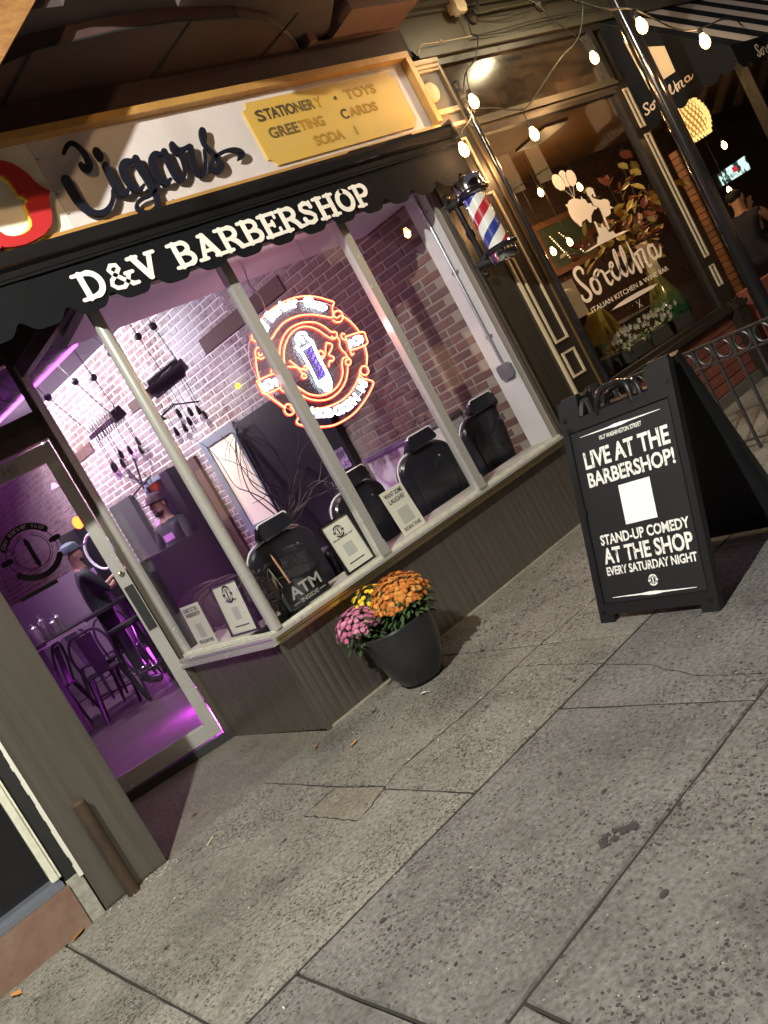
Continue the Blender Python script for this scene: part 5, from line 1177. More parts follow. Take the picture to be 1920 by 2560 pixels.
lp = MB().obox(wp(5.9, .05, .02), WD*3.6, WI*.05, Z*1.5); tag(lp.build('lilac_wainscot', M_lilac), 'pale lilac lower wall panel far behind the door glass', 'wall panel')
tag(MB().tube([wp(5.85, .1, .06), wp(5.85, 3.3, .06)], .035, 12).build('wall_pipe', M_steel), 'grey vertical pipe on the rear brick seen through the door', 'pipe')
org = MB().sphere((2.33, 4.9, 1.93), .055, 10, (1, .6, 1.3)); tag(org.build('orange_lamp', emis('orange_glow', (1, .12, .02), 4)), 'small red orange lamp glowing behind the door stile', 'lamp')
gl2 = thing('wall_spotlight', 'small pinkish spotlight high on the rear brick', 'spotlight', (2.5, 5.6, 2.45))
MB().lathe([(.02, .06), (.05, 0)], (2.5, 5.6, 2.45), 12).build('shade', emis('pink_shade', (.8, .4, .95), 1.2), gl2); MB().tube([(2.5, 5.6, 2.5), (2.56, 5.9, 2.55)], .01, 6).build('arm', M_black, gl2)

def person(name, lab, loc, rz, J, rad, parts, extras=None, sub=2):
    """J: joint name -> position; edges: list of (a, b, material); one skinned body, faces coloured by the nearest bone"""
    edges, mats = parts
    names = list(J); idx = {n_: i for i, n_ in enumerate(names)}
    me = bpy.data.meshes.new('body'); me.from_pydata([J[n_] for n_ in names], [(idx[a], idx[b]) for a, b, m_ in edges], [])
    ob = bpy.data.objects.new('tmp', me); C.objects.link(ob)
    sk = ob.modifiers.new('s', 'SKIN'); sk.use_smooth_shade = True
    for i, n_ in enumerate(names):
        q = me.skin_vertices[0].data[i]; q.radius = rad[n_] if isinstance(rad[n_], tuple) else (rad[n_], rad[n_]); q.use_root = (n_ == 'pelvis')
    ss = ob.modifiers.new('b', 'SUBSURF'); ss.levels = sub; ss.render_levels = sub
    dg = bpy.context.evaluated_depsgraph_get(); m2 = bpy.data.meshes.new_from_object(ob.evaluated_get(dg)); m2.name = 'body'
    bpy.data.objects.remove(ob)
    m2.materials.clear()
    for q in mats: m2.materials.append(q)
    segs = [(V(J[a]), V(J[b]), m_) for a, b, m_ in edges]
    for p in m2.polygons:
        c = p.center; best = None
        for a, b, m_ in segs:
            d = b-a; t = max(0, min(1, (c-a).dot(d)/max(d.dot(d), 1e-9))); q = (a+d*t-c).length
            if best is None or q < best[0]: best = (q, m_)
        p.material_index = best[1]; p.use_smooth = True
    t_ = thing(name, lab, 'person', loc, rz=rz)
    o = bpy.data.objects.new('body', m2); C.objects.link(o); o.parent = t_
    return t_
M_skin = mat('skin', (.26, .135, .10), .5, bump=(80, .1, .001)); M_dshirt = mat('dark_shirt', (.012, .012, .018), .8, bump=(60, .3, .004)); M_trou = mat('trousers', (.03, .03, .04), .8); M_purp = mat('shirt_print', (.42, .26, .55), .7)
M_hair = mat('dark_hair', (.015, .011, .009), .6); M_shoe = mat('shoe', (.02, .02, .02), .5)
def standing(pose, arms):
    """default figure facing +x, 1.75 tall; arms: dict with elbow and hand positions for l and r"""
    J = {'pelvis': (0, 0, .95), 'waist': (0, 0, 1.08), 'chest': (0, 0, 1.30), 'neck0': (0, 0, 1.44), 'neck': (.015, 0, 1.50), 'skull': (.025, 0, 1.60), 'crown': (.015, 0, 1.68), 'jaw': (.06, 0, 1.545), 'nose': (.118, 0, 1.60)}
    rad = {'pelvis': (.15, .11), 'waist': (.135, .10), 'chest': (.16, .11), 'neck0': .07, 'neck': .055, 'skull': (.082, .095), 'crown': (.07, .08), 'jaw': .045, 'nose': .011}
    E = [('pelvis', 'waist', 1), ('waist', 'chest', 1), ('chest', 'neck0', 1), ('neck0', 'neck', 0), ('neck', 'skull', 0), ('skull', 'crown', 0), ('skull', 'jaw', 0), ('skull', 'nose', 0)]
    for s, k in ((1, 'l'), (-1, 'r')):
        el, ha = arms[k]
        J['sh'+k] = (0, s*.19, 1.40); J['el'+k] = el; J['wr'+k] = ha
        rad['sh'+k] = .062; rad['el'+k] = .042; rad['wr'+k] = .027
        E += [('chest', 'sh'+k, 1), ('sh'+k, 'el'+k, 1), ('el'+k, 'wr'+k, 0)]
        d = (V(ha)-V(el)).normalized(); side = d.cross(Z); side = side.normalized() if side.length > .1 else V((0, 1, 0)); palm = V(ha)+d*.06
        J['pa'+k] = tuple(palm); rad['pa'+k] = (.036, .018); E.append(('wr'+k, 'pa'+k, 0))
        for i, (off, ln) in enumerate(((-.027, .065), (-.009, .075), (.009, .070), (.027, .055))):
            b_ = palm+side*off+d*.02; m_ = b_+d*ln*.55+Z*-.004; t2 = m_+d*ln*.35+Z*-.02
            for nm, q in (('a', b_), ('b', m_), ('c', t2)): J['f%s%d%s' % (nm, i, k)] = tuple(q); rad['f%s%d%s' % (nm, i, k)] = .0085
            E += [('pa'+k, 'fa%d%s' % (i, k), 0), ('fa%d%s' % (i, k), 'fb%d%s' % (i, k), 0), ('fb%d%s' % (i, k), 'fc%d%s' % (i, k), 0)]
        th = V(ha)+d*.02+side*-.03*s; t2 = th+side*-.03*s+d*.035
        J['ta'+k] = tuple(th); J['tb'+k] = tuple(t2); rad['ta'+k] = .011; rad['tb'+k] = .009; E += [('wr'+k, 'ta'+k, 0), ('ta'+k, 'tb'+k, 0)]
        J['hi'+k] = (0, s*.095, .90); J['kn'+k] = (.02, s*.11, .50); J['an'+k] = (0, s*.12, .09); J['to'+k] = (.15, s*.13, .035)
        rad['hi'+k] = .090; rad['kn'+k] = .060; rad['an'+k] = .040; rad['to'+k] = (.045, .03)
        E += [('pelvis', 'hi'+k, 2), ('hi'+k, 'kn'+k, 2), ('kn'+k, 'an'+k, 2), ('an'+k, 'to'+k, 3)]
    return J, rad, E
def face_bits(t_, hair=True, beard=False, c=(.025, 0, 1.60)):
    e = MB()
    for s in (-1, 1): e.sphere((c[0]+.083, s*.031, c[2]+.012), .0095, 8)
    e.build('eyes', mat('eye', (.05, .04, .03), .3), t_, local=True)
    ea = MB()
    for s in (-1, 1): ea.sphere((c[0]-.01, s*.088, c[2]), .024, 8, (.7, .35, 1.2))
    ea.build('ears', M_skin, t_, local=True)
    mo = MB().sphere((c[0]+.078, 0, c[2]-.052), .016, 8, (.4, 1.3, .35)); mo.build('mouth', mat('lip', (.25, .09, .07), .5), t_, local=True)
    if beard:
        b_ = MB().sphere((c[0]+.036, 0, c[2]-.060), .056, 12, (.85, 1.1, .72)); b_.build('beard', M_hair, t_, local=True)
    if hair:
        b_ = MB().sphere((c[0]-.022, 0, c[2]+.035), .102, 14, (.98, .92, .88)); b_.build('hair', M_hair, t_, local=True)
def cap(t_, m, c=(.015, 0, 1.655)):
    b_ = MB().lathe([(.098, 0), (.100, .03), (.088, .07), (.05, .098), (.01, .105)], c, 18, sx=1.05, sy=.92); b_.build('cap_crown', m, t_, local=True)
    v_ = MB(); cushion(v_, [(0, -.075), (.06, -.07), (.11, -.04), (.12, 0), (.11, .04), (.06, .07), (0, .075)], (c[0]+.07, 0, c[2]+.0), X, Y, Z, .012, .01); v_.build('cap_peak', m, t_, local=True)
J, rad, E = standing(None, {'l': ((.10, .22, 1.14), (.34, .12, 1.24)), 'r': ((.12, -.22, 1.12), (.36, -.10, 1.22))})
pm = person('person', 'man in a dark cap and T-shirt standing at the table, looking down at his hands', (2.07, 4.80, .03), R(-6), J, rad, (E, [M_skin, M_dshirt, M_trou, M_shoe]))
face_bits(pm, False, True); cap(pm, mat('cap_grey_blue', (.06, .08, .11), .7))
cushion(MB(), [(-.05, -.04), (.05, -.04), (.05, .04), (-.05, .04)], (.065, -.118, 1.36), V((1, .2, 0)), Z, V((.2, -1, 0)), .004, .01).build('cap_badge', M_purp, pm, local=True)
MB().obox((.095, -.02, 1.27), (0, .10, 0), (.02, 0, .10), (.004, 0, 0)).build('shirt_print', M_purp, pm, local=True)
MB().obox((.41, -.02, 1.27), (0, .07, 0), (.04, 0, .12), (.008, 0, 0)).build('phone', M_black, pm, local=True)
J, rad, E = standing(None, {'l': ((.08, .23, 1.14), (.20, .10, 1.02)), 'r': ((.08, -.23, 1.14), (.22, -.12, 1.00))})
pm2 = person('person', 'solid figure in a dark cap and black shirt standing in for a reflection in the tall blue framed mirror', (2.90, 4.05, .045), R(205), J, rad, (E, [M_skin, M_dshirt, M_trou, M_shoe]))  # solid figure put where a man is only reflected in the mirror
face_bits(pm2, False, True); cap(pm2, mat('cap_dark_pink', (.035, .012, .02), .7))
MB().obox((-.108, -.09, 1.22), (0, .18, 0), (.01, 0, .09), (.004, 0, 0)).box((.108, -.07, 1.24), (.112, .07, 1.31)).build('shirt_print', mat('pink_print', (.55, .2, .6), .6), pm2, local=True)

# window plants: bamboo tips, bare branches, spiky leaves
M_green = mat('leaf_green', (.07, .12, .035), .5, var=.3); M_twig = mat('bare_twig', (.075, .055, .05), .7)
def blade(mb, p, d, L, wd, droop, nrm=V((0, 0, 1))):
    p = V(p); d = V(d).normalized(); sd = d.cross(V(nrm)); sd = sd.normalized() if sd.length > .1 else X
    P = []; q = p
    for i in range(5):
        t = i/4; c = p+d*L*t+Z*(-droop*L*t*t); w_ = wd*math.sin(math.pi*(.12+.88*t))*.5+.0006; P.append((c-sd*w_, c+Z*w_*.3, c+sd*w_))
    vs = [x for tr in P for x in tr]; fs = []
    for i in range(4):
        a = 3*i; fs += [(a, a+1, a+4, a+3), (a+1, a+2, a+5, a+4)]
    mb.add(vs, fs, True)
pt = thing('potted_plant', 'small leafy plant in a wire basket behind the corner mullion', 'plant', (1.90, .22, .6))
MB().lathe([(.055, 0), (.07, .10), (.075, .11)], (1.86, .20, .605), 18).build('pot', mat('pot_blue', (.06, .07, .09), .5), pt)
lv = MB(); r8 = random.Random(8)
for i in range(60):
    a = r8.uniform(0, 6.28); blade(lv, (1.80+r8.uniform(-.12, .07), .20+r8.uniform(-.05, .05), .70+r8.uniform(-.06, .22)), (math.cos(a), math.sin(a)*.6, r8.uniform(-.4, .6)), r8.uniform(.03, .07), .018, .5)
lv.build('leaves', M_green, pt)
vn = MB()
for i in range(9):
    x = 1.80+r8.uniform(-.1, .1); vn.tube(smooth([(1.86, .2, .70), (x, .18, .80+r8.uniform(-.1, .15)), (x+r8.uniform(-.1, .1), .16, .70+r8.uniform(-.05, .2)), (x+r8.uniform(-.08, .08), .17, .66)], 5), .0028, 4)
vn.build('vines', mat('vine', (.28, .24, .16), .7), pt)
tag(MB().tube([(1.925, .16, .70), (1.90, .15, .93), (1.898, .15, .955)], [.006, .006, .002], 6).build('pencil_stick', mat('pencil', (.60, .32, .20), .6)), 'thin pale stick leaning up from the potted plant', 'stick')
br = thing('branch_arrangement', 'bare curling branches and spiky leaves before the cream mirror and black partition', 'plant', (3.28, 2.3, .5))
bb = MB(); r9 = random.Random(19)
base = wp(2.45, .9, .45)
for i in range(16):
    P = [base]; d = (WD*r9.uniform(-1.0, .0)+Z*r9.uniform(.4, 1)+WI*r9.uniform(-.2, .2)).normalized(); p = base
    for k in range(8):
        d = (d+V((r9.uniform(-.5, .5), r9.uniform(-.5, .5), r9.uniform(-.4, .45)))).normalized(); p = p+d*.145; P.append(p)
    bb.tube(smooth([tuple(q) for q in P], 4), [.006*(1-j/(len(P)*4)) +.0012 for j in range((len(P)-1)*4+1)], 5)
bb.build('branches', M_twig, br)
sp_ = MB(); c0 = wp(2.80, 1.84, .12)
for i in range(26):
    a = r9.uniform(0, 6.28); blade(sp_, c0, WD*math.cos(a)+Z*math.sin(a)*.8+WI*.2+Z*.1, r9.uniform(.14, .34), .010, .8)
sp_.build('spiky_leaves', mat('dark_blade', (.012, .016, .014), .5), br)
MB().tube([c0, wp(2.74, 1.0, .20), wp(2.72, .2, .28)], .010, 6).lathe([(.10, 0), (.13, .3)], tuple(wp(2.8, .05, .28)), 14).build('stem_and_pot', M_black, br)
cl = thing('hair_dryer_stand', 'chrome clippers and brushes glinting above the third barber chair', 'tools', (2.95, .9, .9))
for i in range(14): MB().tube([(2.93+r8.uniform(-.06, .06), .9, .95), (2.95+r8.uniform(-.10, .10), .88+r8.uniform(-.04, .04), 1.10+r8.uniform(-.02, .04))], .003, 5).build('brush', M_chrome, cl)
MB().lathe([(.05, 0), (.055, .10)], (2.94, .9, .86), 14, cap=True).build('jar', M_steel, cl)
MB().box((2.70, .75, .05), (3.2, 1.05, .855)).build('trolley', M_black, cl)
ma = thing('microphone_stand', 'skeletal wall ornament of rods and rings above the reflection stand-in figure', 'wall ornament', tuple(wp(4.55, 1.9, .1)))
for (s0, z0, s1, z1) in ((4.75, 2.13, 4.55, 1.98), (4.40, 2.22, 4.50, 1.95), (4.60, 2.16, 4.52, 1.90), (4.75, 1.9, 4.3, 1.97)):
    MB().tube([wp(s0, z0, .10), wp(s1, z1, .10)], .012, 6).build('rod', M_wire, ma)
for (s, z) in ((4.80, 2.17), (4.37, 2.27), (4.63, 1.50)):
    MB().tube([wp(s+.05*math.cos(a), z+.06*math.sin(a), .1) for a in [2*math.pi*i/16 for i in range(17)]], .006, 5).prism([(.045*math.cos(R(a)), .055*math.sin(R(a))) for a in range(0, 360, 30)], wp(s, z, .098), WD, Z, WI*.004).build('ring', mat('ring_pink', (.62, .35, .60), .4), ma)

# ------------------------------------------------------------------ restaurant next door
rs = thing('restaurant', 'dark framed restaurant front with lettered window, brick base and cream trimmed pilasters', 'restaurant building', (6.0, .5, 0))
# top: fascia panel, ledges, transom
MB().box((4.66, -.0, 3.47), (12, .3, 3.70)).build('fascia_panel', M_olive, rs)
tr = MB()
for (y, z0, z1) in ((-.05, 3.38, 3.405), (-.035, 3.408, 3.43), (-.025, 3.432, 3.455), (-.012, 3.456, 3.469)): tr.box((4.68, y, z0), (12, .3, z1))
for (y, z0, z1) in ((-.03, 3.701, 3.722), (-.07, 3.724, 3.76), (-.11, 3.762, 3.80), (-.2, 3.802, 3.90)): tr.box((4.66, y, z0), (12, .3, z1))
tr.build('cornice_moulding', M_olive, rs)
MB().box((4.60, -.02, 3.42), (4.66, .3, 4.2)).build('fascia_end', M_rubber, rs)
MB().box((4.84, -.02, 3.325), (6.95, .06, 3.378)).build('transom_head', M_dkwood, rs)
bl = MB().box((4.84, -.025, 2.865), (6.80, .05, 2.895)).box((4.84, -.04, 2.835), (6.80, .05, 2.863)).box((4.84, -.02, 2.808), (6.80, .05, 2.833)); bl.build('transom_bar', M_olive, rs)
MB().box((4.84, -.03, 2.896), (4.865, .05, 3.324)).build('transom_jamb', M_dkwood, rs); MB().box((6.735, -.03, 2.896), (6.80, .05, 3.324)).build('transom_jamb', M_dkwood, rs)
M_trpane = mat('smoked_board', (.022, .016, .010), .16, 0, noise=(2.4, (.050, .034, .020), .08, (1, 1, 5)), coat=.8)
MB().box((4.866, .012, 2.896), (6.734, .03, 3.324)).build('transom_pane', M_trpane, rs)
# window
fr = MB().box((4.845, -.03, .70), (4.89, .05, 2.807)).box((6.715, -.03, .70), (6.80, .05, 2.807)).box((4.89, -.02, 2.77), (6.715, .05, 2.807)).box((4.89, -.02, .70), (6.715, .05, .74)); fr.build('window_frame', M_dkwood, rs)
MB().box((4.835, -.035, .70), (4.844, .05, 3.38)).build('window_bead', mat('bead_bronze', (.25, .16, .08), .35, .6), rs)
MB().box((4.89, .004, .74), (6.715, .010, 2.77)).build('window_pane', M_glass2, rs)
MB().box((4.80, -.075, .655), (6.88, .1, .698)).box((4.82, -.055, .635), (6.87, .1, .654)).build('window_ledge', M_dkwood, rs)
# brick base with recessed joints
M_redb = mat('red_block', (.19, .050, .030), .8, 0, noise=(16, (.13, .035, .022), .3), bump=(40, .4, .003), var=.16)
MB().box((4.83, .0, .09), (6.87, .1, .634)).build('mortar', mat('dark_joint', (.018, .010, .009), .9), rs)
bm0 = bpy.data.meshes.new('red_brick'); q = MB(); q.add([(0, -.018, 0), (.212, -.018, 0), (.212, -.018, .078), (0, -.018, .078), (-.003, 0, -.003), (.215, 0, -.003), (.215, 0, .081), (-.003, 0, .081)], [(0, 1, 2, 3), (4, 5, 1, 0), (5, 6, 2, 1), (6, 7, 3, 2), (7, 4, 0, 3)])
bm0.from_pydata(q.v, [], q.f); bm0.materials.append(M_redb)
for r_ in range(6):
    z = .098+r_*.0895; x = 4.835-(.108 if r_ % 2 else 0)
    while x < 6.86:
        a, b = max(x, 4.835), min(x+.212, 6.865)
        if b-a > .03:
            o = bpy.data.objects.new('brick', bm0); C.objects.link(o); o.parent = rs; o.location = V((a, -rnd.uniform(.0, .003), z))-rs.location; o.scale = ((b-a)/.212, 1, 1)
        x += .2205
MB().box((4.60, -.05, 0), (7.0, .1, .088)).build('stone_plinth', M_gray, rs)
# pilasters with cream mouldings
def pilaster(x0, x1, m, z1=2.86):
    MB().box((x0, -.02, .74), (x1, .1, z1)).build('pilaster', m, rs)
    MB().box((x0-.02, -.10, .0), (x1+.02, .1, .66)).build('pilaster_base', M_dkwood, rs)
    MB().box((x0-.03, -.125, .662), (x1+.03, .1, .70)).box((x0-.02, -.10, .702), (x1+.02, .1, .72)).box((x0-.01, -.07, .722), (x1+.01, .1, .739)).build('base_moulding', M_dkwood, rs)
    def fr_(xa, xb, za, zb, w_=.016):
        f_ = MB().box((xa, -.034, za), (xa+w_, -.0205, zb)).box((xb-w_, -.034, za), (xb, -.0205, zb)).box((xa+w_, -.034, za), (xb-w_, -.0205, za+w_)).box((xa+w_, -.034, zb-w_), (xb-w_, -.0205, zb)); f_.build('cream_moulding', M_creamw, rs)
    xa, xb = x0+(x1-x0)*.12, x1-(x1-x0)*.30
    fr_(xa, xb, 1.18, 2.36); fr_(xa, xb, .90, 1.10); fr_(xa, xb, 2.42, 2.78)
pilaster(4.568, 4.832, M_dkwood)
pilaster(6.81, 6.945, M_dkwood)
MB().box((4.575, -.01, 2.862), (4.832, .1, 3.29)).build('capital_panel', mat('capital_grey', (.13, .12, .11), .6), rs)
cp = MB().box((4.56, -.06, 3.335), (4.835, .1, 3.365)).box((4.565, -.045, 3.31), (4.835, .1, 3.333)).box((4.57, -.03, 3.292), (4.835, .1, 3.308)); cp.build('capital_moulding', M_creamw, rs)
MB().lathe([(.073, 0), (.073, .012), (.064, .022), (.02, .026)], (4.66, -.011, 3.15), 28, ax='y').build('roundel', M_creamw, rs)
MB().box((4.57, -.03, 3.0), (4.835, -.011, 3.012)).box((4.57, -.03, 2.978), (4.835, -.011, 2.995)).box((4.57, -.03, 2.875), (4.835, -.011, 2.90)).build('cream_band', M_creamw, rs)
# interior shell
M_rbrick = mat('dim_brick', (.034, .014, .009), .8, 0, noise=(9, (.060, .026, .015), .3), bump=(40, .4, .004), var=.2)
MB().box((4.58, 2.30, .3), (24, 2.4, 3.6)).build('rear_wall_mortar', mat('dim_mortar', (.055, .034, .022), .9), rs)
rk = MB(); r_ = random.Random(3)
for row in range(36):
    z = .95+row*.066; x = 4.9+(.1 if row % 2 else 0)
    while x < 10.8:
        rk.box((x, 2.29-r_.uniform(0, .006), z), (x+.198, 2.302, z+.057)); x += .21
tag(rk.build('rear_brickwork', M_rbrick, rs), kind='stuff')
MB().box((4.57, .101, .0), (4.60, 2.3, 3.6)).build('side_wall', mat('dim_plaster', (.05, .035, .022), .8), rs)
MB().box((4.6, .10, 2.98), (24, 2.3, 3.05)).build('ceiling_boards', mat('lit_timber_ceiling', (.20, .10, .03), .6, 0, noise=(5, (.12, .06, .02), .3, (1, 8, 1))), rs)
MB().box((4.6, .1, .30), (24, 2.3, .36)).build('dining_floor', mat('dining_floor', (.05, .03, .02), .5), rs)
MB().box((4.6, .101, .40), (6.9, .115, .735)).build('window_backing', M_rubber, rs)
# picture on the rear wall
pc = thing('framed_picture', 'large dark green picture in a brown timber frame on the restaurant rear wall', 'picture', (8.27, 2.27, 2.1))
f_ = MB().box((7.80, 2.25, 2.36), (8.75, 2.285, 2.43)).box((7.80, 2.25, 1.78), (8.75, 2.285, 1.85)).box((7.80, 2.25, 1.85), (7.87, 2.285, 2.36)).box((8.68, 2.25, 1.85), (8.75, 2.285, 2.36)); f_.build('frame', mat('picture_frame', (.16, .07, .03), .5), pc)
MB().box((7.87, 2.27, 1.85), (8.68, 2.28, 2.36)).build('canvas', mat('dark_canvas', (.02, .03, .02), .4, 0, noise=(5, (.07, .10, .055), .2)), pc)
# window lettering and emblem, vinyl on the glass
sw = thing('window_lettering', 'cream Sorellina lettering and pig with balloons emblem on the restaurant window', 'lettering', (5.75, -.01, 1.1))
M_vin = mat('cream_vinyl', (.90, .76, .62), .6)
for s_ in SOR: pass
for idx in ((0,), (1,), (2,), (3,), (4,), (5,), (6,), (7, 8), (9, 10)):
    ribbons([SOR[i] for i in idx], (0, .0035, 0), X, Z, NF, .0006, k=5).build('script_letter', M_vin, sw)
mb = MB(); put_text(mb, 'ITALIAN KITCHEN & WINE BAR', (5.163, .0035, 1.243), X, Z, NF, W=1.145, Hh=.040, ext=.0004, offset=.006); mb.build('small_letters', M_vin, sw)
for n_, pl_ in (('balloon', BAL[0:1]), ('balloon', BAL[1:2]), ('balloon', BAL[2:3]), ('pig_figure', PIG), ('waiter_figure', WAI), ('table_and_bottles', TAB), ('tapered_rule', SWO)):
    mb = MB(); put_shape(mb, [[p[:2] for p in q] for q in pl_], (0, (.0035 if n_ != 'balloon' else .0035-.0005*BAL.index(pl_[0])), 0), X, Z, NF, .0006); mb.build(n_, M_vin, sw)
ribbons(BSTR, (0, .0030, 0), X, Z, NF, .0006, k=1).build('balloon_strings', M_vin, sw)
ribbons(FORK, (0, .0035, 0), X, Z, NF, .0006, k=1).build('crossed_cutlery', M_vin, sw)

# vase, leaves, flowers, fern behind the glass
vz = thing('glass_vase', 'tall green and amber teardrop glass vase holding yellow leafed branches', 'vase', (6.56, .30, .72))
def gradmat(name, c0, c1, z0, z1, rough, **k):
    m = mat(name, c0, rough, **k); t = m.node_tree; b = t.nodes['Principled BSDF']; g = t.nodes.new('ShaderNodeNewGeometry'); s = t.nodes.new('ShaderNodeSeparateXYZ')
    r = t.nodes.new('ShaderNodeMapRange'); r.inputs[1].default_value = z0; r.inputs[2].default_value = z1; n = t.nodes.new('ShaderNodeTexNoise'); n.inputs['Scale'].default_value = 14
    ad = t.nodes.new('ShaderNodeMath'); ad.operation = 'MULTIPLY_ADD'; ad.inputs[1].default_value = .22
    cr = t.nodes.new('ShaderNodeValToRGB'); cr.color_ramp.elements[0].color = (*c0, 1); cr.color_ramp.elements[1].color = (*c1, 1)
    t.links.new(g.outputs['Position'], s.inputs[0]); t.links.new(g.outputs['Position'], n.inputs['Vector']); t.links.new(n.outputs[0], ad.inputs[0]); t.links.new(s.outputs[2], ad.inputs[2]); t.links.new(ad.outputs[0], r.inputs[0]); t.links.new(r.outputs[0], cr.inputs[0]); t.links.new(cr.outputs[0], b.inputs['Base Color']); return m
M_vase = gradmat('glazed_green', (.012, .085, .03), (.42, .30, .06), 1.02, 1.50, .12, coat=.8)
MB().lathe([(.05, 0), (.12, .03), (.165, .12), (.168, .22), (.13, .34), (.08, .46), (.05, .56), (.038, .64), (.045, .66)], (6.56, .32, .72), 28, cap=False).build('vase_body', M_vase, vz)
M_autumn = mat('autumn_leaf', (.50, .34, .07), .5, var=.45); M_rust2 = mat('rusty_leaf', (.30, .07, .04), .5, var=.4)
rg = random.Random(21); tw = MB(); ly = []
for i in range(15):
    a = rg.uniform(-1, 1); P = [(6.56, .32, 1.32)]; p = V(P[0]); d = V((a*.55, rg.uniform(-.25, .1), 1)).normalized()
    for k in range(6):
        d = (d+V((a*.16, rg.uniform(-.1, .1), rg.uniform(-.20, .05)))).normalized(); p = p+d*.155; p.y = max(p.y, .12); P.append(tuple(p)); ly.append(p.copy())
    tw.tube(P, .003, 4)
tw.build('twigs', M_twig, vz)
leafm = MB(); leafm.add([(0, 0, 0), (.4, .30, .05), (.75, .26, .0), (1.05, 0, -.08), (.75, -.26, .02), (.4, -.30, .05), (.5, 0, -.05)], [(0, 1, 6), (1, 2, 6), (2, 3, 6), (3, 4, 6), (4, 5, 6), (5, 0, 6)], True)
def leafmesh(m):
    me = bpy.data.meshes.new('leaf'); me.from_pydata(leafm.v, [], leafm.f); me.materials.append(m); return me
lm = [leafmesh(M_autumn), leafmesh(M_autumn), leafmesh(M_rust2)]
from mathutils import Euler
for i in range(190):
    c = rg.choice(ly)+V((rg.uniform(-.07, .07), rg.uniform(-.05, .05), rg.uniform(-.07, .07)))
    if c.z > 2.35: continue
    o = bpy.data.objects.new('leaf', rg.choice(lm)); C.objects.link(o); o.parent = vz; o.location = c-vz.location
    o.rotation_euler = (rg.uniform(-1.2, 1.2), rg.uniform(-1, 1), rg.uniform(0, 6.28)); o.scale = (rg.uniform(.085, .14),)*3
def white_flowers(x, n_, lab, bx):
    t_ = thing('flower_box', lab, 'flower box', (x, .22, .74), 'grey flower boxes along the restaurant window ledge')
    MB().prism([(-.17, 0), (.17, 0), (.19, .11), (-.19, .11)], (x, .30, .742), X, Z, Y*-.15).build('box', M_gray, t_)
    fl = MB(); gr = MB()
    for i in range(n_):
        c = V((x+rg.uniform(-.15, .15), .22+rg.uniform(-.06, .06), .90+rg.uniform(-.04, .10)))
        for k in range(5):
            a = 6.28*k/5+i; e_ = V((math.cos(a), -.35, math.sin(a)))*.028; s_ = V((-math.sin(a), 0, math.cos(a)))*.013
            fl.add([c, c+e_*.6+s_, c+e_*1.15, c+e_*.6-s_], [(0, 1, 2, 3)], True)
    for i in range(34):
        a = rg.uniform(0, 6.28); blade(gr, (x+rg.uniform(-.17, .17), .22+rg.uniform(-.06, .06), .86), (math.cos(a), math.sin(a)*.5-.2, rg.uniform(.0, 1)), rg.uniform(.06, .12), .026, .4)
    fl.build('white_blossom', mat('white_petal', (.74, .72, .60), .6) if 'white_petal' not in bpy.data.materials else bpy.data.materials['white_petal'], t_)
    gr.build('leaves', M_green, t_)
white_flowers(5.68, 22, 'white flower box in the left of the row, below the crossed cutlery mark', 0); white_flowers(6.08, 22, 'white flower box in the middle of the row on the restaurant ledge', 0); white_flowers(6.36, 8, 'sparse white flower box beside the green vase', 0)
fn = thing('fern', 'dusky green fern hanging low in the left corner of the restaurant window', 'fern', (5.26, .22, .75)); fb = MB()
MB().lathe([(.09, 0), (.12, .14)], (5.26, .26, .74), 16).build('pot', M_gray, fn)
for i in range(46):
    a = rg.uniform(0, 6.28); d = V((math.cos(a)*.8, math.sin(a)*.3-.1, rg.uniform(.1, 1.1))).normalized(); p = V((5.26+rg.uniform(-.05, .05), .22, .90)); L_ = rg.uniform(.20, .36)
    for k in range(12):
        t = k/12; c = p+d*L_*t+Z*(-.35*L_*t*t*1.5); sd = d.cross(Z).normalized(); q = .028*(1-t)
        fb.add([c, c+sd*q+d*.006, c+d*.014], [(0, 1, 2)]); fb.add([c, c+d*.014, c-sd*q+d*.006], [(0, 1, 2)])
fb.build('fronds', mat('fern_green', (.05, .11, .065), .6, var=.2), fn)
# warm bulbs inside
M_bulb = bulbmat('warm_filament', (1, .46, .14), 30)
def bulb(lab, p, r, W_, cat='bulb', grp=None, mt=None, hang=None, name='hanging_bulb'):
    t_ = thing(name, lab, cat, p, grp)
    MB().lathe([(.001, -r*1.55), (r*.55, -r*1.35), (r*.92, -r*.75), (r, -r*.1), (r*.85, r*.55), (r*.5, r*1.15), (r*.42, r*1.5)], (0, 0, 0), 14).build('glass_bulb', mt or M_bulb, t_, local=True)
    MB().tube([(0, 0, r*1.45), (0, 0, r*2.5)], r*.45, 10).build('lamp_socket', M_rubber, t_, local=True)
    if W_:
        L_ = bpy.data.lights.new('bulb_source', 'POINT'); L_.energy = W_; L_.color = (1, .66, .34); L_.shadow_soft_size = r*.8; L_.use_shadow = True
        o = bpy.data.objects.new('light_source', L_); C.objects.link(o); o.parent = t_; o.location = (0, 0, -r*.3)
    if hang:
        MB().tube([(0, 0, r*2.4), (0, 0, hang)], .003, 5).build('flex', M_rubber, t_, local=True)
    return t_
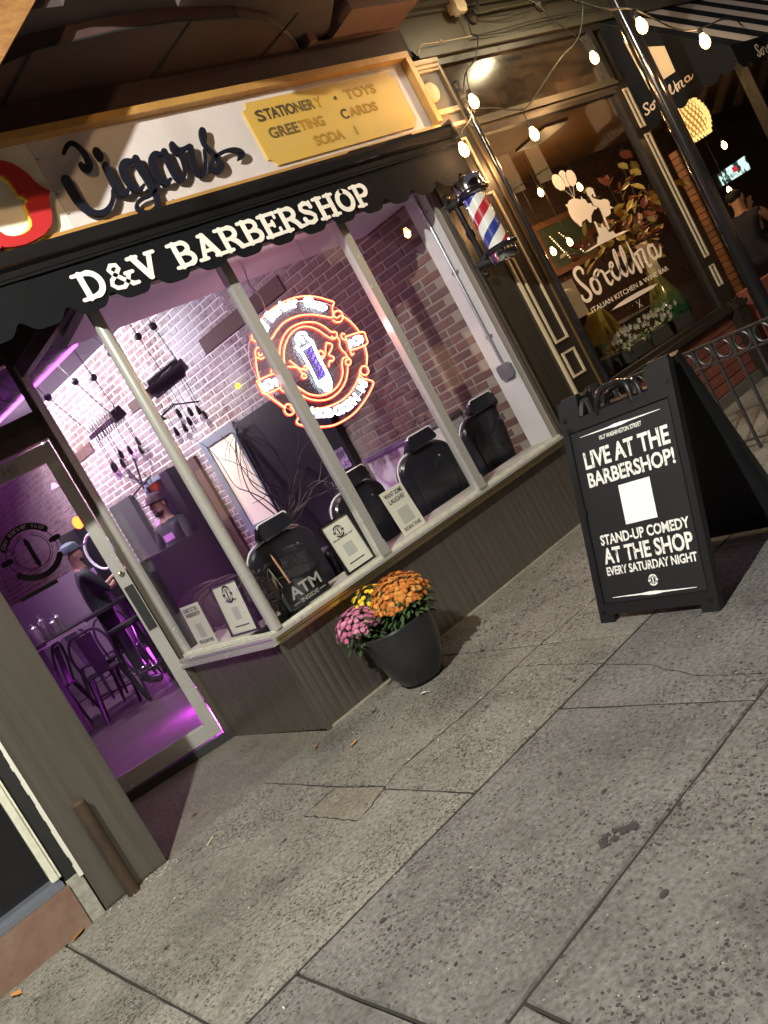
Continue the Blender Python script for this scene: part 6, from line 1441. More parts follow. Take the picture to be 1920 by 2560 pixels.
for lab, p in (('warm bulb glowing low through the restaurant window left of the emblem plinth', (7.31, 1.5, 1.99)), ('warm bulb glowing between the balloons and the waiter figure', (7.89, 1.5, 2.48)), ('warm bulb nearest the balloons of the window emblem', (7.25, 1.5, 2.58)),
               ('warm bulb high and left in the restaurant window', (6.78, 1.5, 2.56)), ('lowest left warm bulb in the restaurant window', (6.66, 1.5, 2.03)), ('warm bulb on the left of the beaded sconce', (7.00, 1.5, 1.975))):
    bulb(lab, p, .030, 1.3, grp='small bulbs inside the restaurant', hang=2.97-p[2], mt=M_bulb)
cd_ = thing('beaded_sconce', 'beaded sconce hung between two glowing bulbs in the restaurant', 'sconce', (7.16, 1.5, 1.8))
for k in range(2):
    for i in range(12): MB().sphere((7.06+.16*k+.02*i*(1 if k else .6), 1.5, 2.12-.025*i), .008, 6).build('bead', mat('bead', (.8, .7, .5), .2, emit=((1, .8, .5), .6)) if 'bead' not in bpy.data.materials else bpy.data.materials['bead'], cd_)  # beads glow by themselves, standing in for lamplight on them
MB().tube([(6.98, 1.5, 1.86), (7.36, 1.5, 1.86)], .008, 6).build('arm', M_rubber, cd_)
L = bpy.data.lights.new('dining_source', 'AREA'); L.energy = 26; L.color = (1, .62, .30); L.size = .5
dlm = thing('dining_ceiling_lamp', 'warm lamp panel in the restaurant ceiling', 'ceiling light', (7.0, 1.0, 2.95)); MB().box((6.8, .8, 2.955), (7.2, 1.2, 2.979)).build('housing', M_steel, dlm)
o = bpy.data.objects.new('light_source', L); C.objects.link(o); o.parent = dlm

# diners
def seated(J, rad, E, seat=.45):
    dz = seat+.06-.95
    J = dict(J)
    for k, v in list(J.items()):
        if k[:2] not in ('kn', 'an', 'to', 'hi'): J[k] = (v[0], v[1], v[2]+dz)
    for s, k in ((1, 'l'), (-1, 'r')):
        J['hi'+k] = (.03, s*.09, seat+.03); J['kn'+k] = (.44, s*.11, seat+.03); J['an'+k] = (.46, s*.11, seat-.36); J['to'+k] = (.58, s*.12, seat-.41)
    return J, rad, E
J, rad, E = standing(None, {'l': ((.10, .24, 1.15), (.33, .14, 1.10)), 'r': ((.10, -.24, 1.15), (.33, -.12, 1.10))})
J, rad, E = seated(J, rad, E, .68)
M_yj = mat('mustard_jacket', (.34, .22, .03), .8, bump=(30, .4, .01))
for k in ('chest', 'shl', 'shr', 'waist'): rad[k] = tuple(x*1.18 for x in rad[k]) if isinstance(rad[k], tuple) else rad[k]*1.25
E = [(a, b, (1 if (a[:2] in ('sh', 'el') and b[:2] in ('el', 'wr')) else m_)) for a, b, m_ in E]
wm = person('person', 'dark haired person in a mustard jacket seated behind the restaurant window, turned away', (5.66, .55, .0), R(28), J, rad, (E, [M_skin, M_yj, M_trou, M_shoe]))
dz = .68+.06-.95
face_bits(wm, False, False, (.025, 0, 1.60+dz))
hb = MB().sphere((-.01, 0, 1.62+dz), .115, 14, (1, .95, 1.05)).sphere((-.05, 0, 1.50+dz), .11, 12, (.7, .95, 1.3)); hb.build('hair', mat('brown_hair', (.045, .02, .012), .6), wm, local=True)
tag(MB().box((5.38, .35, .36), (5.9, .8, .66)).build('dining_chair', M_dkwood), 'dark seat under the person in the mustard jacket', 'seat')
dt = thing('dining_table', 'dark dining table with glasses behind the white flowers', 'table', (6.45, .75, .36)); MB().box((6.1, .5, 1.0), (6.9, 1.05, 1.03)).build('tabletop', M_dkwood, dt); MB().tube([(6.5, .78, .36), (6.5, .78, 1.0)], .03, 8).build('leg', M_black, dt)
for i, (x, y) in enumerate(((6.2, .62), (6.38, .58), (6.55, .66))):
    gl = MB().lathe([(.03, 0), (.006, .005), (.006, .07), (.035, .10), (.038, .16), (.030, .19)], (x, y, 1.031), 14, cap=False); tag(gl.build('wine_glass', glassmat('wine_glass', (.9, .9, .9), 1.5)), ['wine glass at the left of the dining table', 'wine glass in the middle of the dining table', 'wine glass at the right of the dining table'][i], 'glass')

# entrance recess and second window at the right
MB().box((6.95, .0, 2.86), (24, .12, 3.47)).build('entrance_lintel', M_dkwood, rs)
MB().box((9.06, -.02, .3), (9.11, .1, 2.86)).build('entrance_post', M_dkwood, rs); MB().box((11.6, -.02, .3), (11.7, .1, 2.86)).build('entrance_post', M_dkwood, rs)
MB().box((6.97, .125, 0), (7.20, .16, 2.86)).build('entrance_door', mat('entrance_black', (.012, .009, .007), .4), rs)
mpier = mat('warm_brick', (.13, .055, .02), .8, 0, noise=(12, (.08, .035, .015), .3), var=.25)
for i in range(24): MB().box((8.14, .5+.003*(i % 2), .62+i*.068), (8.26, .6, .62+i*.068+.060)).build('brick', mpier, rs)
MB().box((7.21, .004, .75), (24, .010, 2.86)).build('window_pane', M_glass2, rs)
MB().box((7.21, -.02, 0), (24, .1, .74)).build('far_base', M_redb, rs)
ch = thing('drum_chandelier', 'glowing woven drum chandelier in the far restaurant window', 'chandelier', (8.84, .6, 2.3))
M_chan = mat('chandelier_beads', (.8, .6, .3), .4, emit=((1, .62, .22), .9)); cm = MB(); r_ = random.Random(9)
for ring in range(9):
    z = 2.30+ring*.044; rr = .10+.07*math.sin(math.pi*(ring+1)/10)
    for k in range(22):
        a = 6.283*k/22+ring*.2; c = V((8.84+rr*math.cos(a), .6+rr*math.sin(a), z)); cm.box(c-V((.008, .008, .018)), c+V((.008, .008, .018)))
cm.build('bead_rows', M_chan, ch); MB().lathe([(.02, 0), (.11, .02), (.12, .34), (.03, .38)], (8.84, .6, 2.31), 20).build('inner_shade', mat('inner_shade', (.3, .2, .08), .5, emit=((1, .50, .12), .16)), ch); MB().tube([(8.84, .6, 2.68), (8.84, .6, 2.97)], .006, 5).build('chain', M_rubber, ch)
tv = thing('television', 'bright television screen high in the far restaurant room', 'television', (10.97, 1.5, 1.9))
MB().add([(10.54, 1.5, 1.79), (11.43, 1.5, 1.83), (11.43, 1.5, 2.06), (10.54, 1.5, 1.99), (10.54, 1.54, 1.79), (11.43, 1.54, 1.83), (11.43, 1.54, 2.06), (10.54, 1.54, 1.99)], [(0, 1, 2, 3), (4, 5, 6, 7), (0, 4, 5, 1), (1, 5, 6, 2), (2, 6, 7, 3), (3, 7, 4, 0)]).build('casing', M_black, tv)
mtv = mat('tv_picture', (0, 0, 0), .5); t = mtv.node_tree; n = t.nodes.new('ShaderNodeTexNoise'); n.inputs['Scale'].default_value = 9; g = t.nodes.new('ShaderNodeNewGeometry'); t.links.new(g.outputs['Position'], n.inputs['Vector'])
cr = t.nodes.new('ShaderNodeValToRGB'); cr.color_ramp.elements[0].position = .42; cr.color_ramp.elements[0].color = (.02, .03, .03, 1); cr.color_ramp.elements[1].position = .52; cr.color_ramp.elements[1].color = (.6, .85, .75, 1); t.links.new(n.outputs[0], cr.inputs[0]); t.links.new(cr.outputs[0], t.nodes['Principled BSDF'].inputs['Emission Color']); t.nodes['Principled BSDF'].inputs['Emission Strength'].default_value = 1.1
MB().quad((10.57, 1.495, 1.81), (11.40, 1.495, 1.85), (11.40, 1.495, 2.04), (10.57, 1.495, 1.97)).build('screen', mtv, tv)
MB().box((10.95, 1.49, 1.9), (11.08, 1.4945, 1.97)).build('red_patch', emis('tv_red', (.5, .03, .05), 1), tv)
bulb('warm bulb high in the far restaurant window above the television', (9.227, .6, 2.117), .030, 3, grp='small bulbs inside the restaurant', hang=.86); bulb('warm bulb beside the bearded diner in the far restaurant window', (9.5, .9, 1.68), .028, 3, grp='small bulbs inside the restaurant', hang=1.3)
J, rad, E = standing(None, {'l': ((.22, .20, 1.13), (.20, .03, 1.46)), 'r': ((.24, -.20, 1.13), (.50, -.10, 1.30))})
J, rad, E = seated(J, rad, E, .80)
E = [(a, b, (0 if (a[:2] == 'sh' and b[:2] == 'el') else m_)) for a, b, m_ in E]
bm_p = person('person', 'bearded diner in a black sleeveless top resting chin on fist by the far window', (8.97, .62, .02), R(-8), J, rad, (E, [mat('warm_skin', (.50, .25, .15), .5), M_dshirt, M_trou, M_shoe]))
dz = .80+.06-.95; face_bits(bm_p, False, True, (.025, 0, 1.60+dz)); MB().sphere((-.005, 0, 1.655+dz), .088, 12, (1.05, .95, .75)).build('hair', M_hair, bm_p, local=True)
ft = thing('far_table', 'small table with tumblers before the bearded diner', 'table', (9.25, .5, .36)); MB().box((9.05, .3, 1.0), (9.9, .85, 1.03)).build('tabletop', M_dkwood, ft); MB().tube([(9.4, .6, .36), (9.4, .6, 1.0)], .03, 8).build('leg', M_black, ft)
for i, (x, y) in enumerate(((9.12, .42), (9.24, .40))): tag(MB().lathe([(.034, 0), (.04, .12)], (x, y, 1.031), 14).build('tumbler', mat('tumbler', (.5, .42, .3), .08, 0, coat=1)), ['tumbler nearer the bearded diner', 'tumbler farther from the bearded diner'][i], 'glass')

# striped awning over the restaurant entrance
sa = thing('striped_awning', 'black and cream striped awning with a black lettered side panel', 'awning', (9, -.4, 2.4))
M_cstr = mat('cream_awning_cloth', (.50, .42, .36), .8, 0, noise=(20, (.42, .35, .30), .3), bump=(200, .2, .001))
for i in range(22):
    x0 = 6.955+i*.26; m_ = M_fabric if i % 2 == 0 else M_cstr
    MB().add([(x0, .0, 3.40), (x0+.26, .0, 3.40), (x0+.26, -.88, 2.54), (x0, -.88, 2.54), (x0, .0, 3.396), (x0+.26, .0, 3.396), (x0+.26, -.876, 2.536), (x0, -.876, 2.536)], [(0, 1, 2, 3), (7, 6, 5, 4), (0, 4, 5, 1), (3, 2, 6, 7)]).build('stripe', m_, sa)
def scal(a, b, base_z, per=.16, am=.035, n_=80): return [(a+(b-a)*i/n_, base_z+am*abs(math.cos(math.pi*(a+(b-a)*i/n_)/per))**4) for i in range(n_+1)]
sc_ = scal(0, .88, 2.365, .147); poly = [(0, 3.395)]+sc_+[(.88, 2.535)]
mb = MB(); put_shape(mb, [poly], (6.95, 0, 0), -Y, Z, -X, .003); mb.build('side_panel', M_fabric, sa)
sc_ = scal(0, 5.1, 2.345, .17, .035, 500); mb = MB(); put_shape(mb, [[(0, 2.538)]+sc_+[(5.1, 2.538)]], (6.953, -.884, 0), X, Z, -Y, .003); mb.build('front_valance', M_fabric, sa)
MB().tube([(6.96, 0, 3.385), (6.96, -.87, 2.53)], .012, 8).tube([(6.96, 0, 2.53), (6.96, -.87, 2.53)], .010, 8).tube([(6.96, -.87, 2.525), (12, -.87, 2.525)], .012, 8).build('awning_frame', M_rubber, sa)
mb = MB(); put_shape(mb, [[(.20, 3.02), (.44, 2.86), (.43, 2.64), (.25, 2.655), (.215, 2.70)]], (6.9465, 0, 0), -Y, Z, -X, .001); put_shape(mb, [[(.155, 3.12), (.175, 3.10), (.195, 2.66), (.17, 2.655)]], (6.9465, 0, 0), -Y, Z, -X, .001); mb.build('cream_patch', mat('patch_cream', (.56, .46, .30), .7), sa)
sx0, sx1, sz0 = min(p[0] for s in SOR for p in s), max(p[0] for s in SOR for p in s), min(p[1] for s in SOR for p in s)
def sor_at(o, ux, uy, nn, W_, m_, par, slant=0, yk=1.0):
    k_ = W_/(sx1-sx0)
    for idx in ((0,), (1,), (2,), (3,), (4,), (5,), (6,), (7, 8), (9, 10)):
        ribbons([[((p[0]-sx0)*k_, (p[1]-sz0)*k_*yk+slant*(p[0]-sx0)*k_, p[2]*k_) for p in SOR[i]] for i in idx], o, ux, uy, nn, .0015, k=4).build('script_letter', m_, par)
M_wl = mat('white_script', (.62, .50, .38), .6)
sor_at((6.9460, -.045, 2.50), -Y, Z, -X, .50, M_wl, sa, 0, .8)
sor_at((7.30, -.8885, 2.39), X, Z, -Y, .55, M_wl, sa, 0, .8)

# ------------------------------------------------------------------ fascia fittings: floodlight box, gooseneck lamps, conduit
fb_ = thing('sensor_box', 'cream plastic sensor box with a dangling cable on the olive fascia', 'sensor box', (5.28, -.05, 3.62))
mb = MB(); mb.box((5.225, -.11, 3.655), (5.335, -.02, 3.735)).prism([(0, 0), (.11, 0), (.095, -.03), (.015, -.03)], (5.225, -.105, 3.655), X, Z, Y*.06); mb.build('box', M_creamw, fb_)
MB().sphere((5.285, -.07, 3.620), .012, 8).build('lens', M_chrome, fb_)
MB().tube(smooth([(5.33, -.04, 3.66), (5.335, -.05, 3.58), (5.325, -.045, 3.50), (5.31, -.05, 3.47)], 5), .006, 6).build('cable', M_rubber, fb_)
def goose(x, lab, tip, watt):
    t_ = thing('gooseneck_lamp', lab, 'wall lamp', (x, 0, 3.62), 'gooseneck lamps over the restaurant front')
    MB().lathe([(.060, 0), (.060, .02), (.045, .035), (.028, .05), (.026, .07)], (x, -.001, 3.63), 22, ax='y').build('wall_plate', M_dkwood, t_)
    tx, ty, tz = tip
    MB().tube(smooth([(x, -.06, 3.63), (x+.05, -.16, 3.72), (x+.12, -.35, 3.88), (tx-.03, ty+.22, tz+.30), (tx, ty+.03, tz+.24), (tx, ty, tz+.12)], 6), .014, 8).build('arm', M_rubber, t_)
    MB().lathe([(.022, .13), (.04, .10), (.10, .05), (.135, 0), (.131, .0), (.095, .045), (.035, .09)], (tx, ty, tz), 24, cap=False).build('shade', mat('lamp_shade_white', (.78, .76, .62), .4), t_)
    MB().sphere((tx, ty, tz+.03), .035, 12).build('bulb', bulbmat('goose_bulb', (1, .86, .50), 30), t_)
    L_ = bpy.data.lights.new('bulb_source', 'POINT'); L_.energy = watt; L_.color = (1, .80, .48); L_.shadow_soft_size = .03; o = bpy.data.objects.new('light_source', L_); C.objects.link(o); o.parent = t_; o.location = V((tx, ty, tz+.01))-V((x, 0, 3.62))
goose(5.46, 'left gooseneck lamp, its round wall plate beside the cream sensor box', (5.60, -.95, 3.74), 24)
goose(6.31, 'right gooseneck lamp, its wall plate near the top edge of the photo', (6.54, -.9, 3.68), 12)
cdt = thing('fascia_conduit', 'olive painted conduit running between the two round lamp plates', 'conduit', (5.9, -.03, 3.63))
MB().tube([(5.50, -.035, 3.635), (6.26, -.035, 3.645)], .013, 8).tube([(6.36, -.035, 3.645), (8.2, -.035, 3.66)], .013, 8).build('pipe', M_olive, cdt)
wr = thing('loose_cables', 'thin dark cables looped along the fascia under the lamps', 'cables', (5.8, -.03, 3.5))
rr = random.Random(4)
for (pts, r_) in (([(5.50, -.03, 3.60), (5.7, -.05, 3.575), (5.95, -.05, 3.585), (6.2, -.03, 3.61)], .004), ([(5.52, -.03, 3.61), (5.75, -.06, 3.565), (6.0, -.05, 3.56), (6.22, -.03, 3.60)], .003), ([(5.32, -.05, 3.46), (5.7, -.04, 3.475), (6.2, -.03, 3.50), (7.2, -.03, 3.50)], .005),
                ([(4.70, -.03, 3.42), (4.76, -.05, 3.47), (4.90, -.04, 3.475), (5.1, -.04, 3.47), (5.30, -.05, 3.465)], .003), ([(5.32, -.05, 3.455), (5.9, -.045, 3.44), (6.6, -.04, 3.47), (7.3, -.03, 3.48)], .004)):
    MB().tube(smooth(pts, 6), r_, 5).build('cable', M_rubber if pts[0][0] > 4.9 else M_creamw, wr)
MB().sphere((4.965, -.05, 3.478), .010, 8).build('cable_clip', M_creamw, wr)

# ------------------------------------------------------------------ poles and string lights
p1 = thing('black_pole', 'slim black pole with a clamp top standing before the cream pilaster', 'pole', (4.752, -.16, .70))
MB().tube([(4.752, -.16, .70), (4.752, -.16, 3.02)], .0185, 16).build('shaft', M_blackm, p1)
MB().lathe([(.026, 0), (.026, .03), (.020, .04), (.020, .07), (.028, .08), (.028, .12), (.016, .14), (.022, .15), (.026, .18), (.014, .20)], (4.752, -.16, 2.92), 14).build('clamp', M_rubber, p1)
MB().tube([(4.74, -.16, 3.0), (4.735, -.2, 2.93), (4.75, -.2, 2.86)], .004, 5).build('cable_tie', M_rubber, p1)
MB().lathe([(.05, 0), (.05, .012), (.03, .03), (.022, .05)], (4.752, -.16, .70), 18).build('foot', M_rubber, p1)
for x in (4.60, 4.70): MB().sphere((x, -.10, .77), .022, 10).build('ball_finial', M_dkwood, p1)
p2 = thing('black_pole', 'thick glossy black pole crossing the lettered awning at the right', 'pole', (5.72, -.9, 0))
MB().tube([(5.72, -.9, 0), (5.72, -.9, 4.2)], .052, 20).build('shaft', M_blackm, p2); MB().lathe([(.10, 0), (.10, .015), (.06, .05)], (5.72, -.9, 0), 20).build('foot', M_rubber, p2)
sl = thing('string_lights', 'black light cord draped from the fascia to the pole and on towards the awning', 'string lights', (5, -.3, 2.9))
M_cord = mat('light_cord', (.010, .007, .005), .6)
B = {'a': (4.69, -.28, 2.90), 'b': (4.352, -.30, 2.605), 'c': (5.09, -.30, 2.56), 'd': (6.16, -.32, 2.965), 'e': (5.11, -1.30, 2.635), 'f': (5.73, -1.30, 2.445), 'g': (7.99, -.60, 2.69)}
def cord(pts, r_=.0055): MB().tube(smooth(pts, 8), r_, 6).build('cord', M_cord, sl)
cord([(5.31, -.06, 3.47), (5.26, -.12, 3.40), (5.02, -.2, 3.22), (4.80, -.25, 3.12), (4.74, -.2, 3.02)])
cord([(4.80, -.25, 3.12), (4.76, -.27, 3.08), (4.70, -.28, 2.98)], .004)
cord([(4.752, -.18, 2.90), (4.92, -.24, 2.83), (5.05, -.29, 2.76), (5.20, -.30, 2.77), (5.75, -.31, 3.02), (6.08, -.32, 3.14), (6.3, -.33, 3.35), (6.45, -.35, 3.62)])
cord([(5.10, -.30, 2.76), (5.09, -.30, 2.70), (5.09, -.30, 2.63)], .004)
cord([(6.08, -.32, 3.14), (6.14, -.32, 3.10), (6.16, -.32, 3.03)], .004)
cord([(6.08, -.32, 3.14), (5.95, -.30, 3.30), (5.85, -.28, 3.48), (5.8, -.2, 3.60)])
cord([(4.75, -.19, 2.90), (4.60, -.26, 2.80), (4.42, -.29, 2.72), (4.352, -.30, 2.665)], .004)
cord([(4.4, -1.25, 2.98), (4.8, -1.29, 2.79), (5.11, -1.30, 2.74), (5.45, -1.30, 2.57), (5.73, -1.30, 2.53), (6.3, -1.2, 2.60), (7.2, -.9, 2.70), (7.98, -.6, 2.80), (8.8, -.4, 3.0)])
for k_, z in (('e', 2.74), ('f', 2.53), ('g', 2.80)): cord([(B[k_][0], B[k_][1], z), (B[k_][0]+.005, B[k_][1], z-.03), (B[k_][0], B[k_][1], B[k_][2]+.07)], .004)
M_sb = bulbmat('string_bulb', (1, .42, .11), 40)
for k_, lab in (('a', 'string bulb hanging over the cream roundel beside the old sign'), ('b', 'string bulb glowing right in front of the slim black pole above the barber pole'), ('c', 'string bulb hanging before the top of the lettered restaurant window'),
              ('d', 'string bulb hanging before the right end of the transom board'), ('e', 'large bright string bulb just right of the thick black pole, first before the striped awning'), ('f', 'large bright string bulb below the middle of the striped awning'), ('g', 'smaller far string bulb at the right edge before the awning valance')):
    bulb(lab, B[k_], .033, 3.0 if k_ in 'ef' else 2.4, grp='string light bulbs', mt=M_sb, name='string_light_bulb')
bulb('string bulb beside the orange strand board above the top left corner', (.55, -1.75, 3.55), .033, 30, grp='string light bulbs', mt=M_sb, name='string_light_bulb', hang=.7)

# ------------------------------------------------------------------ barber pole
bp = thing('barber_pole', 'red white and blue barber pole with chrome caps on a black wall bracket', 'barber pole', (4.30, -.22, 1.83))
cx, cy = 4.300, -.235
m = mat('pole_stripes', (.8, .8, .8), .25, coat=.3); t = m.node_tree; N = t.nodes; Lk = t.links.new
tc = N.new('ShaderNodeNewGeometry'); sp = N.new('ShaderNodeSeparateXYZ'); Lk(tc.outputs['Position'], sp.inputs[0])
def mth(op, a, b=None):
    n = N.new('ShaderNodeMath'); n.operation = op
    for i, q in enumerate((a, b)):
        if q is None: continue
        if isinstance(q, (int, float)): n.inputs[i].default_value = q
        else: Lk(q, n.inputs[i])
    return n.outputs[0]
ang = mth('ARCTAN2', mth('SUBTRACT', sp.outputs[1], cy), mth('SUBTRACT', sp.outputs[0], cx))
ph = mth('FRACT', mth('ADD', mth('SUBTRACT', mth('MULTIPLY', sp.outputs[2], 1/.285), mth('MULTIPLY', ang, 1/6.28319)), .30))
cr = N.new('ShaderNodeValToRGB'); cr.color_ramp.interpolation = 'CONSTANT'; e = cr.color_ramp.elements
e[0].position = 0; e[0].color = (.80, .80, .78, 1); e[1].position = .25; e[1].color = (.45, .02, .04, 1); x = e.new(.5); x.color = (.80, .80, .78, 1); x = e.new(.75); x.color = (.03, .05, .30, 1)
Lk(ph, cr.inputs[0]); Lk(cr.outputs[0], N['Principled BSDF'].inputs['Base Color'])
MB().lathe([(.078, 1.955), (.078, 2.315)], (cx, cy, 0), 40).build('striped_cylinder', m, bp)
MB().lathe([(.092, 1.955), (.092, 2.315)], (cx, cy, 0), 40, cap=False).build('glass_cylinder', glassmat('pole_glass', (.96, .97, .97), 1.45, .01), bp)
MB().lathe([(.100, 2.316), (.118, 2.322), (.122, 2.335), (.118, 2.350), (.108, 2.356)], (cx, cy, 0), 36).build('collar', M_blackm, bp)
MB().lathe([(.108, 1.915), (.124, 1.922), (.128, 1.938), (.118, 1.952), (.098, 1.954)], (cx, cy, 0), 36).build('collar', M_blackm, bp)
MB().lathe([(.107, 2.357), (.108, 2.425), (.100, 2.438), (.07, 2.447), (.03, 2.452), (.015, 2.470), (.004, 2.476)], (cx, cy, 0), 36).build('top_cap', M_chrome, bp)
MB().lathe([(.070, 1.838), (.092, 1.846), (.098, 1.860), (.100, 1.914)], (cx, cy, 0), 36).build('bottom_cap', M_chrome, bp)
MB().tube([(4.255, -.10, 1.90), (4.255, -.10, 2.34)], .021, 14).tube([(4.255, -.10, 2.09), (4.255, -.10, 2.14)], .029, 14).build('bracket_rod', M_blackm, bp)
for z0 in (2.335, 1.895):
    br_ = MB(); br_.tube(smooth([(4.25, -.02, z0+.02), (4.252, -.10, z0+.01), (4.27, -.16, z0), (4.29, -.21, z0+.005)], 5), [.030]*16, 12); br_.build('bracket_arm', M_rubber, bp)
for z in (2.40, 1.835): 
    mb = MB().lathe([(.030, 0), (.030, .012), (.02, .016)], (4.215, -.085, z), 16, ax='y'); mb.build('bracket_eye', M_blackm, bp)
    MB().lathe([(.012, 0), (.012, .004)], (4.215, -.102, z), 12, ax='y').build('bolt', M_brass, bp)

# ------------------------------------------------------------------ iron fence
ir = thing('iron_fence', 'low black iron railing with rings between its two top rails', 'fence', (4.63, -1.3, 0))
M_iron = mat('painted_iron', (.02, .019, .021), .4, 0, noise=(30, (.045, .04, .036), .25), bump=(60, .3, .002))
FX = 4.635
for z in (.742, .612): MB().bar((FX, -.10, z), (FX, -3.0, z), .035, .010).build('rail', M_iron, ir)
MB().bar((FX, -.10, .07), (FX, -3.0, .07), .03, .010).build('rail', M_iron, ir)
y = -.14
while y > -3.0:
    MB().box((FX-.008, y-.008, .0), (FX+.008, y+.008, .738)).build('baluster', M_iron, ir)
    MB().tube([(FX, y-.0665+.050*math.cos(a), .677+.056*math.sin(a)) for a in [2*math.pi*i/20 for i in range(21)]], .0075, 6).build('ring', M_iron, ir)
    y -= .133
tag(MB().box((4.60, -.13, 0), (4.67, -.06, .80)).build('fence_post', M_iron, ir))

# ------------------------------------------------------------------ folding pavement sign
af = thing('folding_sign', 'black folding pavement sign advertising comedy at the barbershop', 'sandwich board', (2.88, -1.6, 0))
def face(o, u, name, print_):
    o = V(o); u = V(u).normalized(); v = V((0, -1, 0)); n = v.cross(u).normalized()
    if n.x > 0 and print_ or (n.x < 0 and not print_): n = -n
    def b(mb, s0, s1, t0, t1, n0, n1): return mb.obox(o+u*s0+v*t0+n*n0, u*(s1-s0), v*(t1-t0), n*(n1-n0))
    W_ = .635; T = .034
    f_ = MB()
    b(f_, .0, .94, 0, .035, -T, 0); b(f_, .0, .94, .60, W_, -T, 0)          # side rails
    b(f_, .0, .035, .035, .085, -T, 0); b(f_, .0, .035, .55, .60, -T, 0)      # feet
    b(f_, .035, .085, .035, .60, -T, 0); b(f_, .885, .94, .035, .60, -T, 0)   # bottom and top bars
    b(f_, .94, 1.035, 0, .125, -T, 0); b(f_, .94, 1.035, .510, W_, -T, 0)    # hinge blocks
    f_.build(name, M_black, af)
    b(MB(), .085, .885, .035, .60, -.022, -.010).build('sign_panel', mat('panel_charcoal', (.011, .012, .014), .5) if 'panel_charcoal' not in bpy.data.materials else bpy.data.materials['panel_charcoal'], af)
    ls = MB(); b(ls, .088, .882, .037, .040, -.0095, .0012); b(ls, .088, .882, .595, .598, -.0095, .0012); b(ls, .087, .090, .04, .595, -.0095, .0012); ls.build('panel_lip', M_black, af)
    for s0, t0 in ((.95, .03), (.95, .605), (.05, .03), (.05, .60), (.90, .045)):
        p_ = o+u*s0+v*t0+n*.001; mb = MB(); mb.prism([(.011*math.cos(R(a)), .011*math.sin(R(a))) for a in range(0, 360, 30)], p_, v, u, n*.004); mb.build('button', M_blackm, af)
    tabs = MB(); b(tabs, .50, .53, .033, .048, .0, .004); b(tabs, .50, .53, .585, .602, .0, .004); tabs.build('panel_tab', M_black, af)
    return o, u, v, n
Of, Uf, Vf, Nf = face((2.50, -1.30, 0), (.375, -.072, 1.08), 'front_frame', True)
face((3.27, -1.30, 0), (-.375, -.072, 1.08), 'rear_frame', False)
# hinge tops and carrying handles
Ux = Uf
for (t0, t1) in ((.015, .115), (.52, .62)):
    MB().tube([Of+Uf*1.037+Vf*t0-Nf*.03, Of+Uf*1.037+Vf*t1-Nf*.03], .017, 10).build('hinge', M_black, af)
for k_, nn in ((0, -.006), (1, -.075)):
    hs = Of+Nf*nn; P = [hs+Uf*.92+Vf*.225, hs+Uf*.985+Vf*.235, hs+Uf*1.02+Vf*.262, hs+Uf*1.03+Vf*.32, hs+Uf*1.02+Vf*.385, hs+Uf*.985+Vf*.41, hs+Uf*.92+Vf*.42]
    MB().tube(smooth([tuple(p) for p in P], 5), .0125, 10).build('handle', M_blackm, af)
MB().tube(smooth([tuple(Of+Uf*.945+Vf*.13-Nf*.01), tuple(Of+Uf*1.0+Vf*.145-Nf*.015), tuple(Of+Uf*1.0+Vf*.165-Nf*.02), tuple(Of+Uf*.93+Vf*.185-Nf*.02)], 4), .014, 8).build('handle_stub', M_black, af)
def atxt(t, s0, s1, t0, t1, tilt=0, off=.028, res=3):
    mb = MB(); W_ = t1-t0; vd = (Vf-Uf*tilt).normalized()
    put_text(mb, t, Of+Uf*s0+Vf*t0-Nf*.0096, vd, Uf, Nf, W=W_, Hh=s1-s0, ext=.0006, offset=off); mb.build('printed_line', m_chalk, af)
m_chalk = mat('chalky_print', (.80, .80, .76), .6, 0); t = m_chalk.node_tree; n = t.nodes.new('ShaderNodeTexNoise'); n.inputs['Scale'].default_value = 60; n.inputs['Detail'].default_value = 3
g = t.nodes.new('ShaderNodeNewGeometry'); mp = t.nodes.new('ShaderNodeMapping'); mp.inputs['Scale'].default_value = (1, 2.2, .55); t.links.new(g.outputs['Position'], mp.inputs[0]); t.links.new(mp.outputs[0], n.inputs['Vector'])
cr = t.nodes.new('ShaderNodeValToRGB'); cr.color_ramp.elements[0].position = .33; cr.color_ramp.elements[0].color = (.10, .10, .10, 1); cr.color_ramp.elements[1].position = .40; cr.color_ramp.elements[1].color = (.80, .80, .77, 1); t.links.new(n.outputs[0], cr.inputs[0]); t.links.new(cr.outputs[0], t.nodes['Principled BSDF'].inputs['Base Color'])
atxt('1037 WASHINGTON STREET', .812, .832, .203, .440, off=.02)
atxt('LIVE AT THE', .702, .782, .090, .563); atxt('BARBERSHOP!', .618, .686, .090, .568)
atxt('STAND-UP COMEDY', .349, .397, .090, .572); atxt('AT THE SHOP', .262, .336, .090, .572); atxt('EVERY SATURDAY NIGHT', .210, .250, .090, .576)
MB().obox(Of+Uf*.420+Vf*.252-Nf*.0098, Uf*.175, Vf*.172, Nf*.0008).build('blank_white_square', M_white, af)
for (s, q) in ((.852, 1), (.108, 1)):
    rl_ = MB(); pl_ = [(-.225, .001), (-.06, .0035), (-.012, .008), (0, .0065), (.012, .008), (.06, .0035), (.225, .001), (.225, -.001), (.06, -.0035), (.012, -.008), (0, -.0065), (-.012, -.008), (-.06, -.0035), (-.225, -.001)]
    rl_.prism(pl_, Of+Uf*s+Vf*.318-Nf*.0098, (Vf-Uf*.01), Uf, Nf*.0008); rl_.build('ornamental_rule', M_white, af)
lg = MB(); emblem(lg, Of+Uf*.162+Vf*.335-Nf*.0096, Vf, Uf, Nf, .024); lg.build('printed_emblem', M_white, af)
